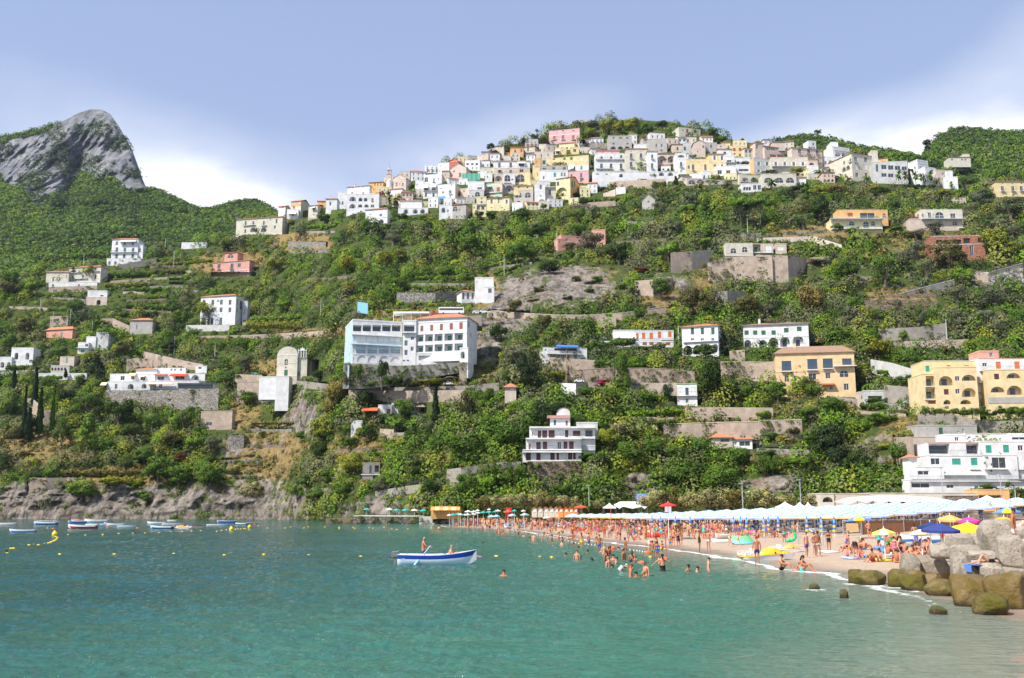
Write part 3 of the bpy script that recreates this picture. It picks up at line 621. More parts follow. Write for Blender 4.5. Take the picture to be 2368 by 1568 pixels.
def rwall(label,crop,pts,mat,name='retaining_wall',cat='wall',Y=None,th=.7,cap=None,plat=True,group=None,dY=0,rail=False,soft=True):
 q=MB();V3=[]
 for x,yt,yb in pts:
  X,yT=V(crop,x,yt);_,yB=V(crop,x,yb);yy=Y if Y is not None else Dt(X,min(yB,base_y(X)-1))-.4+dY
  b=P(X,yB,yy);t=P(X,yT,yy);V3.append((b,t))
 if plat:
  for(p,q2)in zip(pts[:-1],pts[1:]):
   xa,ya=V(crop,p[0],p[1]);xb,yb_=V(crop,q2[0],q2[1]);keep(xa,xb,min(ya,yb_),max(V(crop,0,p[2])[1],V(crop,0,q2[2])[1]),max(V3[0][0].y,V3[-1][0].y)if len(pts)==2 else max(V3[pts.index(p)][0].y,V3[pts.index(q2)][0].y));SOFT.add(len(RECTS)-1)
 n=len(V3);back=Vector((0,th,0));dn=Vector((0,0,-1.5));vs=[]
 for b,t in V3:t=Vector((b.x,b.y,t.z));vs+=[b+dn,t,t+back,b+dn+back]
 fs=[]
 for i in range(n-1):
  a,c=4*i,4*(i+1);fs+=[(a,c,c+1,a+1),(a+1,c+1,c+2,a+2),(a+2,c+2,c+3,a+3)]
 fs+=[(0,1,2,3),(4*n-4,4*n-1,4*n-2,4*n-3)]
 q.mesh(vs,fs,mat);org=V3[0][0];o=q.build(name,off=org);o.location=org;tag(o,label,cat,group)
 if cap:
  c=MB()
  for i in range(n-1):
   a=Vector((V3[i][0].x,V3[i][0].y,V3[i][1].z));b=Vector((V3[i+1][0].x,V3[i+1][0].y,V3[i+1][1].z));c.boxf(a+Vector((0,-.08,.003)),b-a,Vector((0,th+.16,0)),Vector((0,0,.18)),cap)
  c.build('coping',o,off=org)
 if rail:
  c=MB()
  for i in range(n-1):
   a=Vector((V3[i][0].x,V3[i][0].y,V3[i][1].z));b=Vector((V3[i+1][0].x,V3[i+1][0].y,V3[i+1][1].z));L=(b-a).length;k=max(1,int(L/2))
   c.tube(a+Vector((0,.2,1)),b+Vector((0,.2,1)),.035,.035,RAIL,4);c.tube(a+Vector((0,.2,.5)),b+Vector((0,.2,.5)),.03,.03,RAIL,4)
   for j in range(k+1):p=a+(b-a)*(j/k)+Vector((0,.2,0));c.tube(p,p+Vector((0,0,1)),.035,.035,RAIL,4)
  c.build('railing',o,off=org)
 return o
_m,_nt,_b=nmat('glassrail');_b.inputs['Base Color'].default_value=(.45,.66,.66,1);_b.inputs['Roughness'].default_value=.15;_b.inputs['Alpha'].default_value=.6;MATS['glassrail']=_m
# ---------------------------------------------------------------- the hill village, left end
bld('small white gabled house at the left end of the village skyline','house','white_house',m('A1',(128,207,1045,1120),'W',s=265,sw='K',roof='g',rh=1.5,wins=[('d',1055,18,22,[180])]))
bld('tall cream house beside the small gabled one, with a peach top floor and terrace','house','cream_house',
 m('A1',(262,375,985,1180),'C',s=480,roof='g',rh=1.6,wins=[('d',1003,14,10,[300,340]),('r',1060,22,30,[303])],band=[(1040,30,'O')]),m('A1',(222,350,1085,1185),'W',dy=-2,dep=3,wins=[('d',1140,24,24,[290])],awn=[(235,330,1110,1140,(.8,.8,.8))]))
bld('cream cube house with a sloping side roof, right of the tall cream house','house','cream_house',m('A1',(460,560,1033,1190),'C',s=690,sw='C',roof='g',wins=[('d',1080,22,48,[523]),('d',1140,22,16,[523])],awn=[(500,545,1055,1075,(.8,.8,.8))]))
bld('small orange house with a tiled roof between two white ones','house','orange_house',m('A1',(562,655,990,1065),'O',roof='t',wins=[('r',1045,22,12,[628]),('d',1005,14,10,[620])]))
bld('white house with a tiled roof and one shuttered window, left of the big loggia house','house','white_house',m('A1',(655,780,965,1090),'W',roof='t',chim=1,wins=[('d',1018,22,42,[707])]),m('A1',(785,888,890,1085),'W',dy=1,wins=[('d',1012,20,42,[843])]))
bld('big white house with two rows of arched loggias below the church','house','loggia_house',
 m('A1',(885,1245,912,1115),'W',a=0,dep=7,wins=[('A',965,74,52,[955]),('A',972,42,42,[1040,1098]),('a',980,24,52,[1175]),('A',1045,72,50,[953]),('A',1042,50,35,[1038,1108]),('a',1042,40,34,[1175])]),
 m('A1',(893,1140,815,912),'W',dy=2.5,dep=7,roof='t',rh=.8,chim=1,s=1168,wins=[('d',845,10,13,[955,1070]),('r',900,26,20,[950,1070])]),lm='the big loggia house')
bld('pale tiled house standing in front of the big loggia house, arched ground floor','house','cream_house',m('A1',(1095,1338,1070,1235),'W',s=1370,roof='t',rh=1.2,wins=[('d',1087,16,8,[1150,1265]),('d',1145,28,28,[1267]),('d',1140,16,12,[1150]),('A',1215,60,50,[1270])],band=[(1172,6,'G')]))
bld('pale pink hilltop church with a columned gable front','church','church',
 m('A1',(1392,1545,730,892),'K',s=1635,a=30,roof='G',rh=2.6,rm=wallm('K'),wins=[('a',803,18,42,[1443,1511]),('a',800,12,24,[1477]),('d',878,44,24,[1475])],band=[(745,6,'C'),(768,3,'C')]),lm='the hilltop church')
bld('orange convent wing with narrow shuttered windows at the left of the church','building','convent_wing',m('A1',(1135,1290,775,890),'O',s=1335,a=20,roof='t',rh=1.4,wins=[('g',795,12,56,[1203,1235,1268]),('d',860,20,14,[1190,1250])]))
def bell_tower():
 x,y=V('A1',1355,780);Y=Dt(x,V('A1',0,892)[1])+3;c=P(x,V('A1',0,890)[1],Y);t=thing('bell_tower','slender pale bell tower with a pointed spire between the convent and the church','tower',c);k=wallm('K');s=P(x+1,y,Y).x-P(x,y,Y).x
 hz=lambda yy:P(x,V('A1',0,yy)[1],Y).z-c.z
 q=MB();q.box((0,0,hz(700)/2),(2.9,2.9,hz(700)),k);q.box((0,0,hz(700)+.1),(3.3,3.3,.25),k);h2=hz(655)-hz(700)
 for sx in(-1,1):
  for sy in(-1,1):q.box((sx*.95,sy*.95,hz(700)+.225+h2/2),(.6,.6,h2),k)
 q.box((0,0,hz(700)+.225+h2+.12),(2.9,2.9,.24),k);q.build('shaft',t)
 q=MB();q.lathe([(1.3,0),(1.25,.5),(.55,1.0),(.12,3.2),(.02,4.0)],wallm('S'),8,(0,0,hz(655)+.35));q.build('spire',t)
 q=MB();q.lathe([(.15,0),(.35,.1),(.3,.6),(.05,.8)],RAIL,8,(0,0,hz(700)+.5));q.build('bell',t)
 q=MB();q.tube((0,0,hz(655)+4.2),(0,0,hz(655)+5.6),.06,.05,RAIL);q.box((0,0,hz(655)+5.1),(.6,.07,.07),RAIL);q.build('cross',t)
 x2,_=V('A1',1362,880);c2=P(x2,V('A1',0,892)[1],Y-3);q=MB();h=P(x2,V('A1',0,770)[1],Y-3).z-c2.z;q.lathe([(1.75,-2),(1.75,h),(1.9,h+.02),(1.9,h+.2),(.1,h+1.3)],WPLAST,18);o=q.build('round_tower',None,True);o.location=c2;tag(o,'round white turret at the foot of the bell tower','tower')
bell_tower()
bld('low white house with tiled roof and red-curtained arches beside the palm','house','white_house',m('A1',(1458,1790,1068,1140),'W',dep=5,wins=[('A',1103,56,50,[1545,1650,1730])]),m('A1',(1485,1722,985,1068),'W',dy=3,roof='t',rh=1,chim=1,wins=[('w',1040,48,20,[1565,1680])]))
bld('white stepped house at the outer left corner of the dense village','house','white_house',m('A1',(1645,1735,825,905),'W',wins=[('d',860,16,20,[1700]),('d',808,10,20,[1668])]),m('A1',(1650,1742,765,825),'W',dy=3,wins=[('b',806,12,20,[1670])]))
bld('white flat-roofed house with a big fan-shaped window above the awnings','house','white_house',m('A1',(1745,1942,692,800),'W',s=1958,par=.5,wins=[('a',750,38,55,[1772]),('b',755,15,45,[1857]),('d',745,12,22,[1905])]))
bld('white house with two drooping white awnings over dark doors','house','white_house',m('A1',(1735,1895,800,950),'W',wins=[('b',860,45,28,[1768,1852]),('g',922,22,42,[1768,1852])],awn=[(1735,1795,812,850,(.8,.8,.8)),(1820,1880,800,842,(.8,.8,.8))]))
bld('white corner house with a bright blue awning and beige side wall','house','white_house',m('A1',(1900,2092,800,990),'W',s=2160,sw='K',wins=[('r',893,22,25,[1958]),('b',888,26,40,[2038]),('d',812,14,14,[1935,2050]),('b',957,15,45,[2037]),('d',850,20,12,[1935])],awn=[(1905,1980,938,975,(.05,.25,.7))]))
bld('tall plain white house next to the red gable','house','white_house',m('A1',(1900,2025,565,700),'W',s=2032,wins=[('d',600,9,24,[1932]),('d',655,9,20,[1918]),('d',615,8,20,[1990])]))
bld('red gabled house with white corner trim on the village skyline','house','red_house',m('A1',(2035,2125,540,640),'R',s=2192,a=30,roof='G',rh=2.2,wins=[('a',590,20,20,[2080]),('d',535,10,10,[2098])],band=[(545,4,'W')]))
bld('weathered pinkish house with a broad gable under the red one','house','pink_house',m('A1',(2030,2215,615,760),'K',s=2335,a=30,roof='G',rh=3,rm=wallm('S'),wins=[('a',697,28,50,[2148]),('d',660,20,20,[2080])],sw_=[('g',655,16,45,[2310])]))
bld('pale pink little house with a tiled lean-to left of the broad gable','house','pink_house',m('A1',(1950,2030,655,760),'K',roof='t',rh=1,wins=[('d',700,12,16,[1985])]))
def scaffold_net():
 x0,y0=V('A1',2170,680);x1,y1=V('A1',2368,775);Y=Dt(x0,y1)-4;a=P(x0,y1,Y);b=P(x1,y1,Y);h=P(x0,y0,Y).z-a.z;t=thing('scaffolding','scaffolding draped in green netting in the middle of the village','scaffolding',a)
 net=plain('green_net',(.12,.38,.28),.9);q=MB();n=14;W=(b-a).x
 for i in range(n):
  f=lambda k:Vector((W*k/n,.12*math.sin(k*1.7),0));q.face([f(i),f(i+1),f(i+1)+Vector((0,.1,h)),f(i)+Vector((0,.1,h))],net);q.face([f(i)+Vector((0,.03,0)),f(i)+Vector((0,.13,h)),f(i+1)+Vector((0,.13,h)),f(i+1)+Vector((0,.03,0))],net)
 q.build('net',t);q=MB()
 for i in range(8):q.tube((W*i/7,.5,-3),(W*i/7,.5,h+.8),.05,.05,RAIL,5)
 for k in range(4):q.tube((0,.5,h*k/3),(W,.5,h*k/3),.05,.05,RAIL,5)
 q.build('poles',t)
scaffold_net()
bld('white arcaded house with a half-round arch at the foot of the village','house','white_house',m('A1',(1913,2062,1035,1187),'W',wins=[('A',1090,44,56,[1962]),('a',1097,18,30,[2012]),('r',1170,16,26,[2025])]))
bld('grey tiled house with a fan-light window and shadowed side at the foot of the village','house','stone_house',m('A1',(2062,2212,1022,1187),'S',s=2280,sw='S',roof='t',rh=1.4,wins=[('a',1075,48,54,[2092]),('d',1085,16,26,[2142]),('d',1160,20,20,[2110])]))
bld('small pinkish house squeezed between white ones, low in the village','house','pink_house',m('A1',(2150,2235,850,945),'K',s=2262,sw='O',wins=[('d',880,16,20,[2190])]))
bld('two-storey white house with an arched barred window left of the grey block','house','white_house',m('A2',(168,338,868,965),'G',wins=[('a',914,52,54,[268]),('d',935,12,15,[175]),('r',935,14,20,[217])]),m('A2',(160,345,775,868),'W',dy=2,wins=[('b',848,50,26,[292])]))
bld('greyish house with a green awning over an orange curtain','house','grey_house',m('A2',(345,543,790,940),'C',s=566,wins=[('o',872,26,34,[388]),('r',860,36,52,[500]),('d',860,16,40,[410])],awn=[(375,430,828,845,(.02,.45,.32))],bal=[(905,345,543,.7)]))
bld('small white box house above the grey block','house','white_house',m('A2',(350,432,680,775),'W',wins=[('d',720,14,24,[380])]))
bld('long house white above and peach below with two running balconies','house','balcony_house',
 m('A2',(448,850,628,694),'K',dep=6,wins=[('b',662,26,40,[512,637]),('b',655,44,40,[757])],bal=[(690,450,848,.9)],awn=[(490,530,640,650,(.75,.8,.8))]),
 m('A2',(445,850,545,628),'W',dy=.8,dep=8,roof='t',rh=1.2,wins=[('d',590,28,56,[512,637]),('d',585,60,34,[755])],bal=[(622,450,848,.8)],awn=[(712,800,552,580,(.55,.75,.68))]),lm='the long two-balcony house')
bld('pale top house with tiled terrace roof above the long two-balcony house','house','pink_house',m('A2',(475,640,490,545),'C',wins=[('d',528,28,16,[540])]))
bld('beige house with a half-round loggia beside the green netting','house','beige_house',m('A2',(455,552,697,800),'K',wins=[('A',738,76,60,[500])]))
bld('white house with a tall dark fan-light arch and laundry','house','white_house',m('A2',(552,686,690,820),'W',wins=[('a',735,64,72,[600]),('d',750,22,20,[655])],bal=[(785,560,640,.6)]))
bld('yellow house filled by one huge glazed arch','house','yellow_house',m('A2',(688,852,672,806),'Y',s=872,sw='Y',wins=[('a',735,92,96,[742])]))
bld('low arched vault house beneath the fan-light house','house','stone_house',m('A2',(565,690,808,905),'S',dep=5,wins=[('A',850,84,70,[620])]))
bld('grey two-arch house with dark green arched doors over two cellar arches','house','arch_house',m('A2',(670,885,866,1040),'S',s=900,sw='S',wins=[('a',922,62,62,[725,826]),('A',1012,52,56,[725,826])]),m('A2',(672,885,818,866),'Y',dy=2,roof='t',rh=1.2,wins=[('d',836,20,24,[725,823])]),lm='the two-arch grey house')
bld('pale yellow house with brown-paned windows, second from the lower left of the village','house','yellow_house',m('A2',(255,366,945,1160),'E',dep=7,wins=[('d',962,18,18,[315]),('d',1002,22,28,[315]),('d',1066,34,42,[277,328])],bal=[(1025,255,366,.6)]),m('A2',(212,255,1025,1140),'E',dy=.5,wins=[('d',1062,14,20,[232])]))
bld('cream house with white open shutters and a tiled roof at the bottom of the village','house','cream_house',m('A2',(368,622,945,1100),'E',s=666,roof='t',rh=1.1,wins=[('s',995,24,46,[425,592]),('d',985,14,60,[503]),('d',1062,16,16,[425,540])],awn=[(472,520,912,932,(.02,.5,.35))]),lm='the cream bottom house')
bld('orange tiled house near the top left of the village','house','orange_house',m('A2',(630,778,392,490),'O',roof='t',rh=1.4,wins=[('b',442,22,48,[688]),('d',428,22,34,[757])]),m('A2',(556,632,455,490),'O',dy=1,wins=[('d',470,8,14,[570])]))
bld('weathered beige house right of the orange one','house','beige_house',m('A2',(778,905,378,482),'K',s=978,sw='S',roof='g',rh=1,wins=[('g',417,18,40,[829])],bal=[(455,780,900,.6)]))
bld('lone weathered house with a lean-to roof on the upper left skyline','house','cream_house',m('A2',(432,560,372,440),'C',s=655,roof='g',rh=1.6,wins=[('d',382,9,30,[538]),('d',400,10,16,[500])]))
bld('low ruin-like beige house at the upper left edge of the village','house','beige_house',m('A2',(265,388,490,545),'K',a=20,wins=[('d',505,14,12,[330])]))
bld('large pink villa with three brown balcony doors above the village','villa','pink_villa',m('A2',(1062,1402,182,362),'P',s=1420,roof='f',par=.2,wins=[('r',284,26,52,[1122,1217,1332]),('d',208,24,14,[1124,1218,1332]),('d',350,14,20,[1215,1332]),('d',333,8,8,[1275]),('d',352,8,8,[1140])],band=[(240,8,'W'),(308,4,'W')],
 bal=[(308,1100,1144,.7),(308,1195,1240,.7),(308,1308,1356,.7)]),lm='the pink villa')
bld('pale flat house with laundry below the pink villa, left part','house','pale_house',m('A2',(903,1112,446,518),'C',wins=[('b',488,15,42,[978]),('d',476,14,30,[1053]),('d',490,12,30,[915])]))
bld('small ochre rooftop house with a white awning below the pink villa','house','ochre_house',m('A2',(1128,1256,402,472),'Y',wins=[('d',452,36,26,[1158]),('d',435,8,24,[1212])],awn=[(1134,1182,425,442,(.75,.7,.6))]))
bld('ochre tower-like house with one grey window below the pink villa','house','ochre_house',m('A2',(1308,1398,392,468),'Y',wins=[('d',427,32,32,[1347])]))
bld('broad yellow house with green shutters across the village centre','house','yellow_house',m('A2',(1035,1503,482,600),'Y',s=1548,sw='C',par=.3,wins=[('g',516,26,36,[1117,1234,1310]),('w',520,26,34,[1422]),('w',560,38,46,[1005])]),lm='the broad yellow house')
bld('orange-ochre sliver house left of the broad yellow one','house','orange_house',m('A2',(903,972,520,612),'O',wins=[('d',557,12,26,[920])]),m('A2',(975,1035,515,600),'C',dy=.3,wins=[('g',560,34,46,[1006])]))
bld('white terrace house with turquoise shutter and twin arched windows','house','white_house',m('A2',(962,1272,660,772),'W',wins=[('t',698,26,46,[1127]),('a',692,18,42,[1203,1236]),('d',730,18,34,[1003])]),m('A2',(968,1270,602,660),'S',dy=2.2,wins=[('g',626,30,26,[1115,1232]),('d',630,40,20,[1010])],bal=[(655,968,1270,1.2)]))
bld('white upper house with big white awning and turquoise door','house','white_house',m('A2',(1276,1503,590,652),'W',s=1540,wins=[('t',620,22,46,[1422]),('d',625,18,34,[1345])],awn=[(1282,1338,588,640,(.8,.8,.82))]))
bld('salmon pink house with a balcony in the village centre','house','pink_house',m('A2',(1278,1503,652,790),'P',s=1542,sw='S',wins=[('b',707,24,56,[1420]),('d',706,22,36,[1312]),('d',766,30,18,[1420])]))
bld('narrow yellow house with a row of tiny brown windows','house','yellow_house',m('A2',(883,962,598,760),'Y',wins=[('d',697,12,36,[935]),('d',610,9,16,[908,922,936,950])]))
bld('tall cream house with a giant arched niche and orange side wall','house','niche_house',m('A2',(1140,1300,722,975),'E',s=1402,sw='O',a=40,roof='g',rh=1.8,wins=[('d',797,28,52,[1162]),('A',888,112,116,[1203]),('d',740,20,10,[1160,1265])],sw_=[('g',800,12,60,[1320,1345])]),lm='the giant-niche house')
bld('white house with buttress wall left of the giant niche','house','white_house',m('A2',(903,1020,800,1040),'W',wins=[('d',833,24,52,[970]),('d',932,16,16,[972]),('A',990,70,50,[985]),('d',1010,12,14,[932])]))
bld('beige house with hanging laundry between the buttress and the giant niche','house','beige_house',m('A2',(1022,1140,835,1010),'K',wins=[('g',890,25,56,[1072]),('a',985,24,50,[1048])],bal=[(835,1025,1140,.9)]))
bld('small cream box house at the foot of the giant niche','house','cream_house',m('A2',(1280,1388,955,1025),'E',s=1416,wins=[('d',980,22,26,[1333])]))
bld('little ochre house with an arched white gable right of the orange wall','house','ochre_house',m('A2',(1402,1492,825,905),'E',wins=[('d',880,18,12,[1445]),('d',845,60,16,[1440])]))
bld('long white apartment house with two rows of balcony doors','apartment house','white_apartments',m('A2',(1578,1920,462,660),'W',wins=[('b',510,22,36,[1645,1752]),('g',496,22,36,[1863]),('b',602,28,60,[1645,1752,1863]),('d',657,18,20,[1645])],bal=[(527,1580,1918,.9),(630,1580,1760,.9)],band=[(545,4,'G')]),
 m('A2',(1592,1842,428,462),'P',dy=2.5,wins=[('d',447,18,10,[1660,1762])],roof='t',rh=.7),lm='the long white apartment house')
bld('taller cream apartment house with a bright red roof edge','apartment house','cream_apartments',m('A2',(1921,2156,408,668),'C',roof='t',rh=.8,wins=[('b',487,28,56,[1975,2085]),('b',583,28,60,[1975,2085]),('d',440,14,10,[1975,2085])],band=[(530,4,'W')]))
bld('narrow white apartment house with tiled roof right of the red-roofed one','apartment house','white_apartments',m('A2',(2158,2270,436,668),'W',roof='t',rh=.9,wins=[('b',496,22,50,[2208]),('b',598,24,60,[2208])]))
bld('long white terrace building with blue parasols below the apartment houses','terrace building','white_terrace',m('A2',(1550,2500,668,778),'W',dep=5,dy=0,wins=[('A',706,40,40,[1862]),('d',690,30,14,[1600,1700]),('A',690,60,40,[2310,2410])]))
bld('old grey house with three open arches below the hilltop wood','house','stone_house',m('A2',(1722,1982,268,418),'S',wins=[('d',288,20,26,[1780]),('d',290,26,20,[1857,1932]),('d',352,25,20,[1780,1935]),('A',400,58,36,[1775,1855,1930])]))
bld('little white garden shed under the terrace hedge','shed','shed',m('A2',(1805,1912,838,910),'W',s=1937,wins=[('w',885,18,42,[1853])]))
bld('lone grey stone farmhouse with a gable and blue parasol in the olive grove','farmhouse','stone_farmhouse',m('A2',(2095,2240,975,1080),'S',s=2350,a=30,roof='G',rh=3.2,rm=wallm('S'),wins=[('d',992,22,36,[2167]),('d',1065,18,20,[2172])]),lm='the stone farmhouse')
bld('grey-white cube house with three dark windows, upper right of the apartment houses','house','grey_house',m('A3',(82,302,308,450),'S',a=8,wins=[('d',370,20,36,[183,240]),('d',427,22,26,[240])]))
bld('big pale ruin-like house with brown shutters among hilltop trees','house','old_house',m('A3',(432,672,172,272),'C',s=332,a=30,wins=[('r',212,24,40,[525,612]),('d',202,14,20,[478]),('d',255,8,10,[545])]),lm='the hilltop house')
bld('pair of small houses, pink tiled and grey, in the upper village','house','small_house',m('A3',(358,466,358,445),'K',roof='t',rh=.8,wins=[('g',408,20,38,[417])]),m('A3',(470,572,345,470),'G',dy=0,wins=[('g',407,24,42,[497]),('d',380,10,10,[545])]))
bld('pinkish loggia house with two tiers of wide arches','house','loggia_house',m('A3',(200,398,462,610),'K',roof='t',rh=.8,wins=[('A',525,84,74,[243]),('A',525,84,74,[350]),('A',595,84,34,[243,350])]))
bld('white house with an arched roof loggia right of the pinkish loggias','house','white_house',m('A3',(400,516,462,688),'W',wins=[('A',490,76,30,[457]),('b',583,24,56,[457]),('d',655,18,20,[457])]))
bld('pale gabled house with brown shutters in the upper right village','house','pale_house',m('A3',(602,728,340,500),'K',roof='G',rh=1.6,wins=[('d',385,22,30,[705]),('d',325,24,12,[680]),('d',440,14,20,[640])]))
bld('grey house over two wide arches behind the yellow house','house','grey_house',m('A3',(680,858,345,480),'S',wins=[('d',380,22,36,[790]),('A',460,72,46,[738]),('A',455,60,30,[830])]))
bld('white little house with tiled roof behind the yellow house','house','white_house',m('A3',(862,1012,412,492),'W',roof='t',rh=.7,wins=[('d',457,30,30,[942])]),m('A3',(858,957,365,412),'K',dy=2,wins=[('d',384,20,18,[897])]))
bld('small yellow house with brown shutters on the skyline side','house','yellow_house',m('A3',(1014,1176,380,492),'Y',wins=[('r',417,27,36,[1047,1112]),('r',478,24,26,[1110]),('d',465,20,22,[1050])]))
bld('long low yellow house with white-framed windows','house','yellow_house',m('A3',(515,768,528,685),'Y',wins=[('d',612,22,38,[542]),('b',615,24,66,[590,727]),('d',547,8,8,[570,610,650,690,735])]),lm='the low yellow house')
bld('taller yellow house with tiled roof and white shutters next to the long low one','house','yellow_house',m('A3',(768,944,468,692),'Y',roof='t',rh=.8,wins=[('s',510,24,46,[828,910]),('d',612,24,60,[832]),('s',592,24,22,[912])]),lm='the tall yellow house')
bld('messy white house with red laundry on its balcony','house','white_house',m('A3',(945,1052,492,600),'W',wins=[('d',545,50,24,[990]),('d',585,18,20,[970])],bal=[(560,948,1050,.8)]))
bld('white low terrace house with scalloped balustrade','house','white_house',m('A3',(1056,1226,512,582),'W',wins=[('A',560,30,26,[1090,1150,1200])]))
bld('white house with two wide glass doors left of the hotel terraces','house','white_house',m('A3',(828,1070,612,702),'W',a=6,wins=[('d',668,44,44,[885,980]),('w',668,22,44,[925,1020])]))
bld('white link building with a shaded balcony left of the cream hotel','building','white_building',m('A3',(1070,1228,590,682),'W',wins=[('d',645,110,24,[1150])]))
bld('cream terrace hotel with white shutters and a row of balconies','hotel','terrace_hotel',m('A3',(1270,1460,508,688),'G',s=1228,sw='O',a=30,wins=[('s',575,27,36,[1317,1412]),('s',655,27,26,[1317,1412]),('d',515,10,8,[1320,1385])]),
 m('A3',(1460,1868,508,628),'C',dy=0,dep=9,wins=[('s',577,26,44,[1507,1607,1707,1808])],bal=[(606,1462,1866,1.5)]),m('A3',(1460,1740,628,692),'C',dy=.5,dep=6,wins=[('d',652,30,22,[1505,1610])]),lm='the cream terrace hotel')
bld('pale wall block right of the balcony row','building','pale_building',m('A3',(1866,1985,600,682),'W'),m('A3',(1866,1975,545,600),'K',dy=2,wins=[('A',575,60,30,[1905])]))
bld('long restaurant terrace with vaulted canopy roofs and wide arched windows','restaurant','vaulted_terrace',m('A3',(525,1092,738,812),'K',a=-12,dep=5,wins=[('a',778,74,40,[575],0),('a',770,74,40,[668]),('a',760,76,42,[760]),('a',752,78,42,[850]),('a',742,76,42,[945]),('a',735,66,42,[1035])]))
bld('white hotel wing with open arches between the vaulted terrace and the big windows','hotel','hotel_wing',m('A3',(1105,1360,695,795),'C',s=1085,a=20,wins=[('A',752,76,48,[1170,1268]),('d',750,20,46,[1340])],bal=[(775,1110,1355,.8)]))
bld('hotel wing with three large round-headed windows','hotel','hotel_wing',m('A3',(1360,1740,692,830),'C',wins=[('a',757,86,58,[1423,1545,1665])]),lm='the three-window hotel wing')
bld('small white arched pavilion below the hotel','pavilion','white_pavilion',m('A3',(1132,1352,800,885),'W',wins=[('A',850,26,40,[1160,1190,1220]),('d',838,34,52,[1275,1325])]))
bld('tall pale tower house left of the red-arched villa','house','tower_house',m('A3',(1282,1382,338,515),'K',s=1226,a=28,wins=[('d',385,20,40,[1300])],roof='t',rh=.8))
bld('pinkish villa with a row of small red arches','villa','red_arch_villa',m('A3',(1385,1650,378,515),'K',s=1285,a=32,roof='t',rh=.9,wins=[('a',408,15,32,[1413,1438,1462,1486]),('a',408,15,32,[1552,1575,1597,1620]),('r',490,68,26,[1477]),('r',490,68,24,[1557])]),m('A3',(1470,1610,332,378),'K',dy=3,roof='t',rh=.7),lm='the red-arch villa')
bld('broad pinkish villa with three iron balconies','villa','balcony_villa',m('A3',(1695,2032,392,645),'K',s=1645,a=24,roof='t',rh=1,chim=1,wins=[('b',440,28,56,[1772,1873,1967]),('d',560,20,66,[1970])]),lm='the broad pinkish villa')
bld('little white rooftop house with a tiled edge behind the broad pinkish villa','house','white_house',m('A3',(1870,1955,322,378),'W',s=1810,wins=[('d',358,20,28,[1925])]))
bld('stepped white house with two big arches right of the broad villa','house','white_house',m('A3',(2040,2340,500,622),'W',dep=6,wins=[('d',565,18,40,[2062]),('A',565,54,58,[2120]),('d',485,20,14,[2068])]),m('A3',(2140,2330,385,500),'W',dy=2.5,s=2040,a=30,wins=[('A',475,60,64,[2195]),('A',480,42,50,[2262])],bal=[(420,2150,2325,.6)]),m('A3',(2120,2200,338,385),'W',dy=5),lm='the stepped white house')
bld('large cream palazzo with an arcaded side and pediment roof','palazzo','cream_palazzo',m('A4',(470,702,455,768),'C',s=205,a=38,roof='t',rh=3.2,wins=[('b',530,27,56,[500]),('d',530,27,52,[610]),('w',612,30,50,[512,614]),('d',698,28,40,[514,617]),('d',465,9,9,[495,605])],
 sw_=[('b',535,18,50,[440]),('A',620,34,70,[415]),('A',640,34,70,[370]),('d',565,16,50,[370]),('A',680,34,80,[415])]),m('A4',(680,750,432,560),'C',dy=5,dep=5),lm='the cream palazzo')
bld('grey concrete building with two rows of wide windows and the palms in front','building','concrete_building',m('A4',(702,1088,562,790),'G',a=6,wins=[('d',612,54,50,[813]),('d',617,56,50,[890]),('d',622,56,48,[965]),('d',627,54,44,[1040]),('d',700,54,42,[815]),('d',705,56,42,[890]),('d',622,24,84,[737])]),lm='the concrete building')
bld('orange-walled rooftop house behind the concrete building','house','orange_house',m('A4',(750,860,505,562),'O',s=975,a=35,roof='g',rh=1.4))
bld('white battlemented tower house at the right end of the village','tower','castle_tower',m('A4',(1190,1308,540,640),'W',s=1083,a=40,cren=1,par=.36,wins=[('d',612,14,14,[1222])],sw_=[('d',620,14,36,[1157])],band=[(568,6,'W')]),m('A4',(1190,1308,632,815),'W',s=1095,a=40,dy=.6,par=.05),lm='the battlemented tower')
bld('plain white cube house in front of the battlemented tower','house','white_cube',m('A4',(1285,1400,612,825),'W',s=1193,a=35,wins=[]))
bld('pinkish house with a slanted roof right of the white cube','house','pink_house',m('A4',(1402,1495,645,825),'K',a=-12,wins=[('d',685,18,26,[1470]),('d',745,16,18,[1465])]),m('A4',(1495,1582,658,745),'W',dy=1,wins=[]))
bld('stepped white house at the far right tip of the village','house','white_house',m('A4',(1482,1640,722,855),'W',s=1660,wins=[('d',780,18,24,[1560]),('d',770,10,14,[1520])]))
bld('lone pale house with a tiled roof on the green ridge above the village','house','ridge_house',m('A4',(1532,1778,502,568),'C',Y=700,roof='t',rh=.8,wins=[('d',530,20,18,[1570,1680,1720])]),m('A4',(1698,1766,470,502),'C',Y=703),lm='the lone ridge house')
bld('ochre villa with blue-framed windows at the right edge of the picture','villa','ochre_villa',m('A4',(2062,2500,772,935),'Y',roof='t',rh=1.2,wins=[('b',852,28,56,[2130,2245,2340]),('d',795,14,12,[2130,2242,2340]),('d',925,24,20,[2250])],band=[(885,7,'W')]),lm='the ochre villa')
bld('low pinkish outbuilding half hidden by trees below the ochre villa','outbuilding','outbuilding',m('A4',(1600,1728,960,1010),'K'))
